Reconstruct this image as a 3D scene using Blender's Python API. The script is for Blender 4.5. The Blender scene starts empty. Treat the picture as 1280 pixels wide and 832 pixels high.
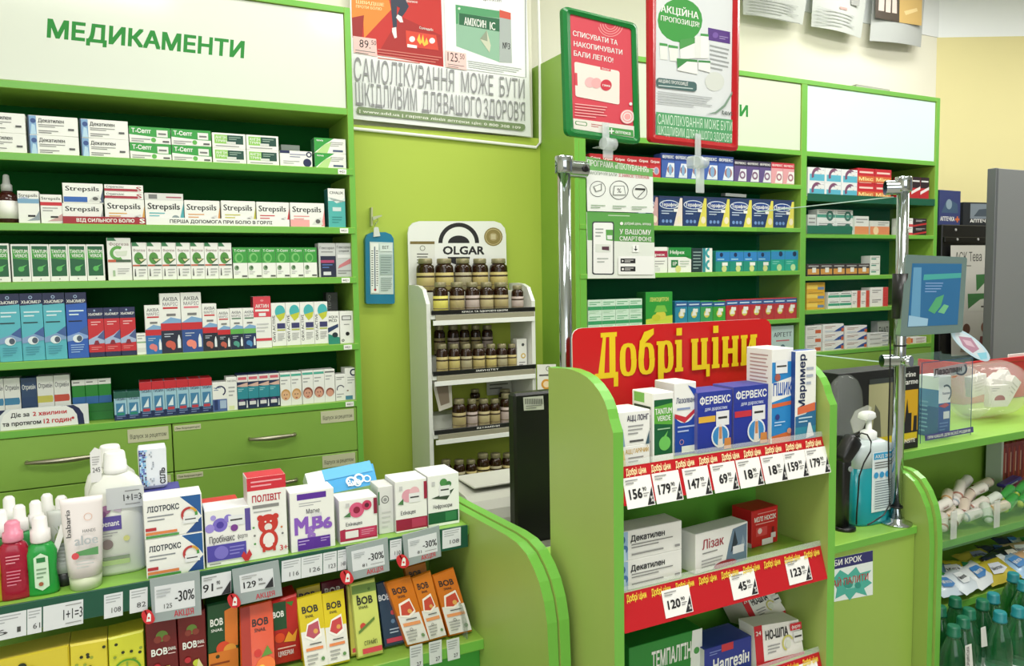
import bpy, math, random
from mathutils import Vector, Matrix
from mathutils.geometry import delaunay_2d_cdt
import numpy as np
random.seed(4)
SC = bpy.context.scene
COL = SC.collection

# ------------------------------------------------------------------ camera, world, lights, exposure
FPX = 960.0                      # focal length in pixels of a 1280 x 832 frame
YAW, PITCH, ROLL = 0.46812, 0.07500, 0.01621
EYE = Vector((0, 0, 1.5))
_cy, _sy, _cp, _sp = math.cos(YAW), math.sin(YAW), math.cos(PITCH), math.sin(PITCH)
FW = Vector((_sy*_cp, _cy*_cp, -_sp))
_r0 = Vector((_cy, -_sy, 0)); _d0 = FW.cross(_r0)
RT = math.cos(ROLL)*_r0 + math.sin(ROLL)*_d0
DN = -math.sin(ROLL)*_r0 + math.cos(ROLL)*_d0
cam_d = bpy.data.cameras.new('camera'); cam = bpy.data.objects.new('camera', cam_d); COL.objects.link(cam)
cam_d.sensor_width = 36; cam_d.lens = 36*FPX/1280; cam_d.clip_start = .02
_m = Matrix((RT, -DN, -FW)).transposed().to_4x4(); _m.translation = EYE
cam.matrix_world = _m
SC.camera = cam
SC.view_settings.view_transform = 'Standard'; SC.view_settings.look = 'None'
SC.view_settings.exposure = -0.42; SC.view_settings.gamma = 1; SC.view_settings.use_curve_mapping = False
w = bpy.data.worlds.new('world'); SC.world = w; w.use_nodes = True
w.node_tree.nodes['Background'].inputs[0].default_value = (.93, .97, 1, 1)
w.node_tree.nodes['Background'].inputs[1].default_value = .38
def area(name, loc, size, power, target=None, color=(1, .98, .94), sy=None):
    l = bpy.data.lights.new(name, 'AREA'); l.energy = power; l.color = color
    l.shape = 'RECTANGLE'; l.size = size; l.size_y = sy or size
    o = bpy.data.objects.new(name, l); COL.objects.link(o); o.location = loc
    d = (Vector(target) - Vector(loc)) if target else Vector((0, 0, -1))
    o.rotation_euler = d.to_track_quat('-Z', 'Y').to_euler()
    return o
# ceiling luminaires of the sales floor, and an added fill behind the camera to brighten upright fronts
area('ceiling_lamp', (-.2, .2, 3.05), 1.0, 36, sy=.6)
area('ceiling_lamp', (1.6, .2, 3.05), 1.0, 36, sy=.6)
area('ceiling_lamp', (.6, 1.75, 3.05), 1.2, 20, sy=.3)
area('ceiling_lamp', (2.4, 1.55, 3.05), 1.2, 30, sy=.3)
area('ceiling_lamp', (4.2, 1.4, 3.05), 1.2, 45, sy=.4)
area('ceiling_lamp', (3.5, 2.5, 3.08), .9, 9, sy=.25)  # added close to the wall to brighten the white band above it
area('front_fill', (-.6, -3.2, 2.0), 3.4, 84, (.7, 2, 1.2), (.95, .98, 1), 2.2)

# ------------------------------------------------------------------ picture point -> place
def ray(x, y):
    return RT*((x-640)/FPX) + DN*((y-416)/FPX) + FW
def atY(x, y, Y): d = ray(x, y); return EYE + d*(Y/d.y)
def atX(x, y, X): d = ray(x, y); return EYE + d*(X/d.x)
def atZ(x, y, Z): d = ray(x, y); return EYE + d*((Z-EYE.z)/d.z)
def atD(x, y, D): return EYE + ray(x, y)*D
def Xat(x, Y, Z):                # world X of the point of height Z on plane Y seen in picture column x
    a = (x-640)/FPX; P = Vector((0, Y, Z-EYE.z))
    return (a*FW.dot(P) - RT.dot(P))/(RT.x - a*FW.x)
def Zat(x, y, Y): return atY(x, y, Y).z

# ------------------------------------------------------------------ materials
def lin(h):
    h = h.lstrip('#'); c = [int(h[i:i+2], 16)/255 for i in (0, 2, 4)]
    return tuple(v/12.92 if v <= .04045 else ((v+.055)/1.055)**2.4 for v in c) + (1,)
MATS = {}
def mat(c, rough=.45, metal=0, trans=0, alpha=1, emit=0, noise=0, nscale=6, spec=.5, coat=0):
    if not isinstance(c, str): return c
    k = (c, rough, metal, trans, alpha, emit, noise, nscale, spec, coat)
    if k in MATS: return MATS[k]
    m = bpy.data.materials.new('mat_' + c.strip('#') + ('' if len(MATS) < 0 else '')); m.use_nodes = True
    nt = m.node_tree; b = nt.nodes['Principled BSDF']
    b.inputs['Base Color'].default_value = lin(c); b.inputs['Roughness'].default_value = rough
    b.inputs['Metallic'].default_value = metal; b.inputs['Transmission Weight'].default_value = trans
    b.inputs['Alpha'].default_value = alpha; b.inputs['Specular IOR Level'].default_value = spec
    b.inputs['Coat Weight'].default_value = coat
    if emit:
        b.inputs['Emission Color'].default_value = lin(c); b.inputs['Emission Strength'].default_value = emit
    if noise:
        tc = nt.nodes.new('ShaderNodeTexCoord'); n = nt.nodes.new('ShaderNodeTexNoise'); n.inputs['Scale'].default_value = nscale
        n.inputs['Detail'].default_value = 5
        mx = nt.nodes.new('ShaderNodeMix'); mx.data_type = 'RGBA'; mx.blend_type = 'MIX'
        L = lin(c); mx.inputs[6].default_value = tuple(v*(1-noise) for v in L[:3]) + (1,); mx.inputs[7].default_value = tuple(min(1, v*(1+noise)) for v in L[:3]) + (1,)
        nt.links.new(tc.outputs['Object'], n.inputs['Vector']); nt.links.new(n.outputs['Fac'], mx.inputs[0]); nt.links.new(mx.outputs[2], b.inputs['Base Color'])
    MATS[k] = m
    return m
LAM = mat('#8cb446', .38, noise=.06)          # lime laminate boards
LAMD = mat('#88b04a', .4, noise=.06)          # drawer fronts
EDGE = mat('#70b546', .35, noise=.04)         # bright edge banding
BACK = mat('#0b5a1e', .75, noise=.08, spec=.15)          # dark green backs of the left cabinet
BACKR = mat('#0a7040', .6, noise=.08, spec=.2)
WALLG = mat('#b2c84c', .6, noise=.04, nscale=2)
CREAM = mat('#f3f0de', .7, noise=.03, nscale=2)
WHITE = mat('#f2f2ee', .4)
PAPER = mat('#f4f3ee', .6)
CHROME = mat('#b9c0c4', .1, 1)
STEEL = mat('#a9a391', .35, 1)
BLACK = mat('#101012', .35)
INK = mat('#1d1d20', .6)
GREY = mat('#8c9496', .5)
def clear(c='#eaf6f4', a=.16, rough=.04):
    return mat(c, rough, 0, 0, a, spec=.6)
GLASS = clear('#10201e', .025)
ACRYL = clear('#d8eef0', .20)

# ------------------------------------------------------------------ lettering
_TX = {}
def textgeo(s, bold=0):
    k = (s, bold)
    if k in _TX: return _TX[k]
    c = bpy.data.curves.new('lettering', 'FONT'); c.body = s; c.resolution_u = 2; c.fill_mode = 'NONE'
    o = bpy.data.objects.new('lettering', c); COL.objects.link(o); bpy.context.view_layer.update()
    me = bpy.data.meshes.new_from_object(o.evaluated_get(bpy.context.evaluated_depsgraph_get()))
    P = [(v.co.x, v.co.y) for v in me.vertices]; E = [tuple(e.vertices) for e in me.edges]
    bpy.data.objects.remove(o); bpy.data.curves.remove(c); bpy.data.meshes.remove(me)
    # outlines may cross themselves: triangulate them all, keep the triangles with a non-zero winding number
    seg = [(a, b) if b == a+1 else (max(a, b), min(a, b)) for a, b in (sorted(e) for e in E)]
    cv, _, cf, *_r = delaunay_2d_cdt([Vector(p) for p in P], E, [], 0, 1e-5)
    A = np.array([P[a] for a, b in seg]); B = np.array([P[b] for a, b in seg]); V = np.array([tuple(v) for v in cv])
    C = np.array([V[list(f)].mean(0) for f in cf]); X, Y = C[:, :1], C[:, 1:]
    side = (B[:, 0]-A[:, 0])*(Y-A[:, 1]) - (X-A[:, 0])*(B[:, 1]-A[:, 1])
    wn = ((A[:, 1] <= Y) & (B[:, 1] > Y) & (side > 0)).sum(1).astype(int) - ((A[:, 1] > Y) & (B[:, 1] <= Y) & (side < 0)).sum(1)
    vs = [tuple(v) for v in V]; fs = [tuple(f) for f, q in zip(cf, wn) if q != 0]
    used = sorted({i for f in fs for i in f}); ix = {u: n for n, u in enumerate(used)}
    vs = [vs[u] for u in used]; fs = [tuple(ix[i] for i in f) for f in fs]
    x0 = min(v[0] for v in vs); x1 = max(v[0] for v in vs)
    cap = .729
    if bold:                      # heavier strokes: the outline repeated with a small shift
        b = bold*(1 if bold < .03 else .8); n = len(vs)
        sh = [(-b, 0), (b, 0)] if bold < .03 else [(-b, -b), (b, -b), (b, b), (-b, b), (0, 0)]
        vs, fs = [(x+dx, y+dy, q) for q, (dx, dy) in enumerate(sh) for x, y in vs], [tuple(i+n*q for i in f) for q in range(len(sh)) for f in fs]
    else: vs = [(x, y, 0) for x, y in vs]
    _TX[k] = ([((x-x0)/(x1-x0), y/cap, q*.15) for x, y, q in vs], fs)
    return _TX[k]

# ------------------------------------------------------------------ mesh accumulator
class G:
    def __init__(s): s.v = []; s.f = []; s.m = []; s.sm = []; s.mats = []
    def mi(s, m):
        m = mat(m)
        if m not in s.mats: s.mats.append(m)
        return s.mats.index(m)
    def add(s, vs, fs, m, smooth=False):
        b = len(s.v); s.v += [tuple(v) for v in vs]; i = s.mi(m)
        for f in fs: s.f.append(tuple(b+k for k in f)); s.m.append(i); s.sm.append(smooth)
        return s
    def box(s, x0, x1, y0, y1, z0, z1, m, c=.0012, fm=None, M=None):
        if x0 > x1: x0, x1 = x1, x0
        if y0 > y1: y0, y1 = y1, y0
        if z0 > z1: z0, z1 = z1, z0
        c = min(c, (x1-x0)*.3, (y1-y0)*.3, (z1-z0)*.3)
        X = (x0, x1); Y = (y0, y1); Z = (z0, z1); vs = []; ix = {}
        sg = (1, -1)
        for i in (0, 1):
            for j in (0, 1):
                for k in (0, 1):
                    p = (X[i], Y[j], Z[k]); q = (X[i]+c*sg[i], Y[j]+c*sg[j], Z[k]+c*sg[k])
                    for a in range(3):
                        ix[i, j, k, a] = len(vs); vs.append(tuple(p[t] if t == a else q[t] for t in range(3)))
        if M: vs = [M @ Vector(v) for v in vs]
        ft = {'L': [(0, 0, 0, 0), (0, 0, 1, 0), (0, 1, 1, 0), (0, 1, 0, 0)], 'R': [(1, 0, 0, 0), (1, 1, 0, 0), (1, 1, 1, 0), (1, 0, 1, 0)],
              'F': [(0, 0, 0, 1), (1, 0, 0, 1), (1, 0, 1, 1), (0, 0, 1, 1)], 'B': [(0, 1, 0, 1), (0, 1, 1, 1), (1, 1, 1, 1), (1, 1, 0, 1)],
              'D': [(0, 0, 0, 2), (0, 1, 0, 2), (1, 1, 0, 2), (1, 0, 0, 2)], 'T': [(0, 0, 1, 2), (1, 0, 1, 2), (1, 1, 1, 2), (0, 1, 1, 2)]}
        fm = fm or {}
        b = len(s.v); s.v += [tuple(v) for v in vs]
        def fc(q, mm): s.f.append(tuple(b+ix[t] for t in q)); s.m.append(s.mi(mm)); s.sm.append(False)
        for n, q in ft.items(): fc(q, fm.get(n, m))
        for i in (0, 1):
            for j in (0, 1): fc([(i, j, 0, 0), (i, j, 0, 1), (i, j, 1, 1), (i, j, 1, 0)], m)
            for k in (0, 1): fc([(i, 0, k, 0), (i, 0, k, 2), (i, 1, k, 2), (i, 1, k, 0)], m)
        for j in (0, 1):
            for k in (0, 1): fc([(0, j, k, 1), (0, j, k, 2), (1, j, k, 2), (1, j, k, 1)], m)
        for i in (0, 1):
            for j in (0, 1):
                for k in (0, 1): fc([(i, j, k, 0), (i, j, k, 1), (i, j, k, 2)], m)
        return s
    def prism(s, pts, off, m, cap=None):      # polygon in space (list of Vectors) swept by vector off
        pts = [Vector(p) for p in pts]; n = len(pts); off = Vector(off)
        s.add(pts, [tuple(range(n))], cap or m); s.add([p+off for p in pts], [tuple(range(n-1, -1, -1))], cap or m)
        s.add(pts+[p+off for p in pts], [(i, (i+1) % n, n+(i+1) % n, n+i) for i in range(n)], m)
        return s
    def lathe(s, prof, m, c=(0, 0, 0), n=20, sx=1, sy=1, smooth=True, mats=None, M=None):
        vs = []
        for r, z in prof:
            for i in range(n):
                a = 2*math.pi*i/n; vs.append(Vector((c[0]+r*sx*math.cos(a), c[1]+r*sy*math.sin(a), c[2]+z)))
        if M: vs = [M @ v for v in vs]
        b = len(s.v); s.v += [tuple(v) for v in vs]
        for k in range(len(prof)-1):
            i_ = s.mi(mats[k] if mats else m)
            for i in range(n):
                s.f.append((b+k*n+i, b+k*n+(i+1) % n, b+(k+1)*n+(i+1) % n, b+(k+1)*n+i)); s.m.append(i_); s.sm.append(smooth)
        s.f.append(tuple(b+i for i in range(n-1, -1, -1))); s.m.append(s.mi(mats[0] if mats else m)); s.sm.append(False)
        e = b+(len(prof)-1)*n
        s.f.append(tuple(e+i for i in range(n))); s.m.append(s.mi(mats[-1] if mats else m)); s.sm.append(False)
        return s
    def tube(s, pts, r, m, n=10):
        pts = [Vector(p) for p in pts]; rings = []; up = Vector((.13, .21, 1)).normalized()
        for i, p in enumerate(pts):
            t = (pts[min(i+1, len(pts)-1)] - pts[max(i-1, 0)]).normalized()
            a = t.cross(up)
            if a.length < .05: a = t.cross(Vector((1, 0, 0)))
            a.normalize(); bb = t.cross(a); rr = r[i] if isinstance(r, (list, tuple)) else r
            rings.append([p + a*rr*math.cos(2*math.pi*k/n) + bb*rr*math.sin(2*math.pi*k/n) for k in range(n)])
        vs = [v for q in rings for v in q]; fs = []
        for i in range(len(pts)-1):
            for k in range(n): fs.append((i*n+k, (i+1)*n+k, (i+1)*n+(k+1) % n, i*n+(k+1) % n))
        s.add(vs, fs, m, True); L = len(pts)-1
        s.add(rings[0], [tuple(range(n))], m); s.add(rings[L], [tuple(range(n-1, -1, -1))], m)
        return s
    def shift(s, d):
        d = Vector(d); s.v = [tuple(Vector(v)+d) for v in s.v]; return s
    def obj(s, name, parent=None, loc=(0, 0, 0)):
        me = bpy.data.meshes.new(name); me.from_pydata(s.v, [], s.f)
        for m in s.mats: me.materials.append(m)
        me.polygons.foreach_set('material_index', s.m); me.polygons.foreach_set('use_smooth', s.sm); me.update()
        o = bpy.data.objects.new(name, me); COL.objects.link(o); o.location = loc
        if parent: adopt(o, parent)
        return o
def adopt(o, parent):
    o.parent = parent
    if parent.parent is None: o.matrix_parent_inverse = Matrix.Translation(-Vector(parent.location)) if not any(parent.rotation_euler) else parent.matrix_basis.inverted()
    elif parent.type == 'MESH':
        o.matrix_parent_inverse = Matrix.Identity(4)
def tag(o, label=None, cat=None, group=None, kind=None):
    if label: o['label'] = label
    if cat: o['category'] = cat
    if group: o['group'] = group
    if kind: o['kind'] = kind
    return o
def empty(name, loc, label, cat, group=None):
    o = bpy.data.objects.new(name, None); COL.objects.link(o); o.location = loc; o.empty_display_size = .05
    return tag(o, label, cat, group)
def structure(o): o['kind'] = 'structure'; return o

# ------------------------------------------------------------------ printing on faces
EPS = .00015
class Face:                       # a rectangle in space: u, v in 0..1
    def __init__(s, O, U, V, n, eps=EPS): s.O = Vector(O); s.U = Vector(U); s.V = Vector(V); s.n = Vector(n); s.eps = eps
    def pt(s, u, v, k): return s.O + s.U*u + s.V*v + s.n*(s.eps*k)
    def asp(s): return s.U.length/s.V.length
class PxFace:                     # a plane in space addressed by where the photograph shows its points
    def __init__(s, O, n, eps=EPS): s.O = Vector(O); s.n = Vector(n).normalized(); s.eps = eps
    def pt(s, x, y, k):
        d = ray(x, y); return EYE + d*((s.O-EYE).dot(s.n)/d.dot(s.n)) + s.n*(s.eps*k)
def deco(g, F, items, k0=1):
    k = k0
    for it in items:
        t = it[0]
        if t == 'r':
            _, a, b, c, d, col = it[:6]; g.add([F.pt(a, b, k), F.pt(c, b, k), F.pt(c, d, k), F.pt(a, d, k)], [(0, 1, 2, 3)], col)
        elif t == 'p':
            g.add([F.pt(u, v, k) for u, v in it[1]], [tuple(range(len(it[1])))], it[2])
        elif t == 'c':             # circle: radius as a fraction of the width
            _, cx, cy, r, col = it[:5]; ay = (it[5]/r if isinstance(F, Face) else it[5]) if len(it) > 5 else (F.asp() if isinstance(F, Face) else 1)
            g.add([F.pt(cx+r*math.cos(i*math.pi/10), cy+r*ay*math.sin(i*math.pi/10), k) for i in range(20)], [tuple(range(20))], col)
        elif t == 'ring':
            _, cx, cy, r0, r1, col = it[:6]; a0, a1 = (it[6], it[7]) if len(it) > 7 else (0, 360)
            ay = F.asp() if isinstance(F, Face) else 1; N = 24; vs = []
            for i in range(N+1):
                a = math.radians(a0+(a1-a0)*i/N)
                for r in (r0, r1): vs.append(F.pt(cx+r*math.cos(a), cy+r*ay*math.sin(a), k))
            g.add(vs, [(2*i, 2*i+1, 2*i+3, 2*i+2) for i in range(N)], col)
        elif t == 't':
            _, s, a, b, c, d, col = it[:7]; vs, fs = textgeo(s, it[7] if len(it) > 7 else .012)
            g.add([F.pt(a+(c-a)*x, b+(d-b)*y, k+q) for x, y, q in vs], fs, col)
        elif t == 'tv':            # reads upwards
            _, s, a, b, c, d, col = it[:7]; vs, fs = textgeo(s, it[7] if len(it) > 7 else .012)
            g.add([F.pt(c-(c-a)*y, b+(d-b)*x, k+q) for x, y, q in vs], fs, col)
        elif t == 'T':             # three corners: baseline left, baseline right, cap-height left
            _, s, p, q, r, col = it[:6]; vs, fs = textgeo(s, it[6] if len(it) > 6 else .012)
            A = F.pt(*p, k); B = F.pt(*q, k)-A; C = F.pt(*r, k)-A
            g.add([A+B*x+C*y+F.n*(F.eps*q) for x, y, q in vs], fs, col)
        elif t == 'l':             # lines of small print
            _, a, b, c, d, n, col = it[:7]
            for i in range(n):
                y = d-(d-b)*(i+.5)/n; h = abs(d-b)/n*.18; e = c-(c-a)*(.35 if i == n-1 and n > 1 else (i % 3)*.06)
                g.add([F.pt(a, y-h, k), F.pt(e, y-h, k), F.pt(e, y+h, k), F.pt(a, y+h, k)], [(0, 1, 2, 3)], col)
        elif t == 'L':             # the same between three picture corners
            _, p, q, r, n, col = it[:6]; A = F.pt(*p, k); B = F.pt(*q, k)-A; C = F.pt(*r, k)-A
            for i in range(n):
                y = 1-(i+.5)/n; h = .17/n; e = 1-(.35 if i == n-1 and n > 1 else (i % 3)*.05)
                g.add([A+C*(y-h), A+B*e+C*(y-h), A+B*e+C*(y+h), A+C*(y+h)], [(0, 1, 2, 3)], col)
        k += 1
    return g

# ------------------------------------------------------------------ cartons
def carton_geo(w, h, d, base='#eeeeea', dec=(), side=None, top=None, left=(), lid=(), c=.0009):
    g = G(); g.box(-w/2, w/2, 0, d, 0, h, base, c, fm={'L': side or base, 'R': side or base, 'T': top or base})
    deco(g, Face((-w/2, 0, 0), (w, 0, 0), (0, 0, h), (0, -1, 0)), dec)
    if left: deco(g, Face((-w/2, d, 0), (0, -d, 0), (0, 0, h), (-1, 0, 0)), left)
    if lid: deco(g, Face((-w/2, 0, h), (w, 0, 0), (0, d, 0), (0, 0, 1)), lid)
    # tuck-in flap seam along the lid
    g.add([(-w/2+c, d-.0045, h+.0001), (w/2-c, d-.0045, h+.0001), (w/2-c, d-.004, h+.0001), (-w/2+c, d-.004, h+.0001)], [(0, 1, 2, 3)], '#8a8a86')
    return g
ORD = ['first', 'second', 'third', 'fourth', 'fifth', 'sixth', 'seventh', 'eighth', 'ninth', 'tenth', 'eleventh', 'twelfth']
def ordinal(i, n):
    if n == 1: return ''
    if i == 0: return 'leftmost'
    if i == n-1: return 'rightmost'
    return ORD[i] + ' from left'
def level(j, n): return {1: [''], 2: ['lower', 'upper'], 3: ['bottom', 'middle', 'top']}[n][j]
class Shelf:
    def __init__(s, Y, z): s.Y = Y; s.z = z
def row(S, n, xa, xb, yt, D, label, group=None, name='medicine_carton', cat='medicine box', stack=1, d=.05, dy=.012, gap=.02, rz=0, z=None, jit=.0, base_z=None):
    """n cartons side by side between picture columns xa and xb on shelf S, tops at picture row yt; the first is built, the rest copied."""
    Y = S.Y + dy; z0 = S.z if z is None else z
    Xa, Xb = Xat(xa, Y, z0), Xat(xb, Y, z0); H = Zat((xa+xb)/2, yt, Y) - z0
    w = (Xb-Xa)/n; h = H/stack; out = []
    first = None
    for j in range(stack):
        for i in range(n):
            if first is None: o = first = carton_geo(w*(1-gap), h*.995, d, **D).obj(name)
            else: o = first.copy(); COL.objects.link(o)
            o.location = (Xa+w*(i+.5)+random.uniform(-1, 1)*jit, Y+random.uniform(0, 1)*jit*2, z0+h*j+.0002)
            o.rotation_euler = (0, 0, math.radians(rz)+random.uniform(-1, 1)*.02*(1 if jit else .4))
            l = label.replace('{o}', ordinal(i, n)).replace('{l}', level(j, stack))
            tag(o, ' '.join(l.split()).strip(' ,'), cat, group if n*stack > 1 else None); out.append(o)
    return out

# ================================================================== the room
YF = 2.37                          # fronts of both tall cabinets
XC, YC = 4.24, 2.92                # corner of the far right wall
structure(G().box(-2.6, 7, -3.5, 4, -.05, 0, mat('#b9b4a6', .35, noise=.08)).obj('floor'))
structure(G().box(-2.6, 7, -3.5, 4, 3.1, 3.16, mat('#f4f4f0', .8)).obj('ceiling'))
g = G(); g.box(-2.6, -1.6, -3.55, -3.45, 0, 3.1, mat('#c4c2b4', .7)); g.box(-1.6, .9, -3.55, -3.45, 2.5, 3.1, mat('#c4c2b4', .7)); g.box(.9, 7, -3.55, -3.45, 0, 3.1, mat('#c4c2b4', .7)); structure(g.obj('wall_front'))  # unseen wall behind the camera, added to darken reflections in the chrome
structure(G().box(-2.66, -2.6, -3.5, 2.75, 0, 3.1, CREAM).obj('wall_left'))
structure(G().box(-2.6, 1.45, 2.66, 2.75, 0, 3.1, CREAM).obj('wall_back'))
structure(G().box(1.45, XC+.06, YC, YC+.08, 0, 2.82, CREAM).obj('wall_rear'))
g = G(); g.box(1.45, XC+.06, YC-.004, YC+.08, 2.82, 3.1, mat('#f6fafc', .7)); structure(g.obj('glare_band_1'))  # bluish white stands in for ceiling light overexposing the wall top
e = Vector((_r0.x, _r0.y, 0)); nrm = Vector((-_r0.y, _r0.x, 0))
g = G(); g.prism([(XC, YC, 0), (XC+e.x*2.6, YC+e.y*2.6, 0), (XC+e.x*2.6, YC+e.y*2.6, 2.82), (XC, YC, 2.82)], nrm*.08, mat('#e6dca2', .7, noise=.03, nscale=2)); structure(g.obj('wall_right'))
g = G(); g.prism([(XC, YC, 2.82), (XC+e.x*2.6, YC+e.y*2.6, 2.82), (XC+e.x*2.6, YC+e.y*2.6, 3.1), (XC, YC, 3.1)], nrm*.08, mat('#f6fafc', .7)); structure(g.obj('glare_band_2'))  # same overexposed light put into the colour, above the right wall
# green wall facing between the two cabinets
zsp = Zat(664, 172, 2.62)
structure(G().box(.60, 1.462, 2.62, 2.66, 0, zsp, WALLG).obj('wall_middle'))
# white cable trunking along the facing and up the corner
pts = [atY(440, 160.5, 2.612), atY(560, 172.5, 2.612), atY(670, 184, 2.612), atY(675.5, 178, 2.612), atY(675, 90, 2.612), atY(673, 2, 2.612)]
top = pts[-1].copy(); top.z = 3.09; pts.append(top)
g = G(); g.tube(pts, .006, WHITE, 8); tag(g.obj('cable_trunking'), 'thin white cable trunking under the big wall poster and up the corner', 'cable')

# ================================================================== left cabinet
def zl(x, y): return Zat(x, y, YF)
XR = Xat(441.8, YF, 2.0); XRi = XR-.019; XL = -1.06
ZT = zl(436, 9.5)
LZ = [zl(438, 211), zl(440, 284.2), zl(443.7, 345.8), zl(446.7, 428.7), zl(448.8, 499.4)]
ZS = zl(434, 135.4)                # top of the bar under the sign
YB = 2.655
U = empty('shelving_cabinet', ((XL+XR)/2, YF, 0), 'tall lime green medicine cabinet with white lit sign panel and drawers', 'cabinet')
lc = U
def part(g, name, par, **k): return tag(g.obj(name, par), **k)
part(G().box(XRi, XR, YF, YB, 0, ZT, LAM, fm={'F': EDGE}), 'side_panel', U)
part(G().box(XL, XL+.019, YF, YB, 0, ZT, LAM, fm={'F': EDGE}), 'side_panel', U)
part(G().box(XL+.019, XRi, YB-.30+.25, YB, 0, ZT-.002, BACK), 'back_panel', U)
YBK = YB-.05
part(G().box(XL+.019, XRi, YF, YBK, ZT-.018, ZT, LAM, fm={'F': EDGE}), 'top_panel', U)
part(G().box(XL+.019, XRi, YF, YBK, ZS-.02, ZS, LAM, fm={'F': EDGE}), 'rail', U)
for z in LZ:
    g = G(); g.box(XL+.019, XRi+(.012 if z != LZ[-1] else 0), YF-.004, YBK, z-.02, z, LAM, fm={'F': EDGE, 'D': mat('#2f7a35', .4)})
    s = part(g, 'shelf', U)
    g = G(); x1 = XRi-.002; g.box(x1-.034, x1-.008, YF-.0055, YF-.004, z-.018, z-.003, PAPER)
    deco(g, Face((x1-.034, YF-.0055, z-.018), (.026, 0, 0), (0, 0, .015), (0, -1, 0)), [('t', '4421', .15, .3, .8, .75, INK)]); g.obj('price_label', s)
g = G(); g.box(XL+.02, XRi-.001, YF+.006, YF+.012, ZS+.001, ZT-.019, mat('#dfe4d8', .12))
sg = part(g, 'sign_panel', U, label='glossy white sign panel')
g = G(); P = PxFace((0, YF+.006, 0), (0, -1, 0), .0001)
deco(g, P, [('T', 'МЕДИКАМЕНТИ', (59.5, 46), (304, 72), (60.5, 24), mat('#14842a', .6), .04)]); part(g, 'lettering', sg, label='green letters')
# drawers: two columns, six rows
XD = Xat(216, YF, 1.03)
dz = LZ[-1]-.02 - zl(450.8, 561.7)
for cidx, (xa, xb) in enumerate(((XL+.022, XD-.0015), (XD+.0015, XRi-.002))):
    for r in range(6):
        z1 = LZ[-1]-.022-dz*r; z0 = z1-dz+.003
        g = G(); g.box(xa, xb, YF-.002, YF+.3-.07, z0, z1, LAMD, .0015)
        dr = part(g, 'drawer', U)
        if r < 3:
            xm = Xat(80, YF, 1.03) if cidx == 0 else Xat(340, YF, 1.03); zm = (z0+z1)/2+.004
            hw = .085 if cidx == 0 else .065
            ps = [(xm-hw, YF-.002, zm), (xm-hw, YF-.016, zm)] + [(xm-hw+2*hw*t/8, YF-.019-.012*math.sin(math.pi*t/8), zm) for t in range(9)] + [(xm+hw, YF-.016, zm), (xm+hw, YF-.002, zm)]
            g = G(); g.tube(ps, [.005, .005]+[.0045+.003*math.sin(math.pi*t/8) for t in range(9)]+[.005, .005], STEEL, 8); part(g, 'handle', dr, label='brushed metal bow handle')
            lab = [(xb-.112, xb-.008, z1-.042, z1-.004)] if r < 2 else []
            if cidx == 1: lab.append((xa+.004, xa+.075, z1-.021, z1-.006))
            for (a, b, c, d) in lab:
                g = G(); g.box(a, b, YF-.003, YF-.002, c, d, mat('#c9c9a8', .6), .0003)
                deco(g, Face((a, YF-.003, c), (b-a, 0, 0), (0, 0, d-c), (0, -1, 0)), [('t', 'Відпуск за рецептом', .06, .3, .94, .62, INK, 0)] if d-c > .02 else [('t', 'Ліки безрецептурні', .05, .3, .95, .7, INK, .01)])
                part(g, 'label_card', dr, label='small pale label card')
part(G().box(XL+.02, XRi, YF+.02, YBK, 0, LZ[-1]-.025-dz*6, LAMD), 'plinth', U)

# ================================================================== right cabinet
XA = atY(718, 200, YF).x
XA2 = Xat(733, YF, 1.7)
XM0, XM1 = Xat(1001.5, YF, 1.9), Xat(1008.5, YF, 1.9)
XE0, XE1 = Xat(1167.3, YF, 1.7), Xat(1171.6, YF, 1.7)
ZT2 = zl(1172, 122); ZS2 = (zl(1000, 188), zl(1165, 201.5))
U2 = empty('shelving_cabinet', ((XA+XE1)/2, YF, 0), 'tall lime green two-bay medicine cabinet with pale lit top panels, behind the counter poles', 'cabinet')
rc = U2
part(G().box(XA, XA+.019, YF, YB+.1, 0, ZT2, LAM, fm={'F': EDGE}), 'side_panel', U2)
part(G().box(XA+.019, XA2, YF+.0005, YF+.02, 0, ZT2-.02, LAM, fm={'F': EDGE}), 'front_stile', U2)
part(G().box(XM0, XM1, YF, YB, 0, ZT2-.02, LAM, fm={'F': EDGE}), 'divider_panel', U2)
part(G().box(XE0, XE1, YF, YB, 0, ZT2, LAM, fm={'F': EDGE}), 'side_panel', U2)
part(G().box(XA+.019, XE0, YBK, YB, 0, ZT2-.02, BACKR), 'back_panel', U2)
part(G().box(XA+.019, XE0, YF, YB, ZT2-.02, ZT2, LAM, fm={'F': EDGE}), 'top_panel', U2)
LB = [zl(1000, 231), zl(1000, 285), zl(1000, 338), zl(1000, 397.5), zl(995, 446)]
RB = [zl(1009.5, 245), zl(1009.5, 291.9), zl(1009.5, 345.4), zl(1008, 387.6), zl(1007.8, 441)]
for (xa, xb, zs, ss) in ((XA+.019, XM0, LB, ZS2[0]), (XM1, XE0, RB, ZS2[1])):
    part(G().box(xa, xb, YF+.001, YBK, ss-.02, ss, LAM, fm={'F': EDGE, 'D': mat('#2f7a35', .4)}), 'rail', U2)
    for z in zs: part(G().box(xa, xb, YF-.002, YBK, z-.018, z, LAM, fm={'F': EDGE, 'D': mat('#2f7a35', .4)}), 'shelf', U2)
    part(G().box(xa, xb, YF+.0, YBK, .1, zs[-1]-.02, LAMD), 'cupboard_front', U2)
g = G(); g.box(XA2, XM0-.001, YF+.006, YF+.012, ZS2[0]+.001, ZT2-.021, mat('#d6dfca', .2)); sg = part(g, 'sign_panel', U2, label='white sign panel')
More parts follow.
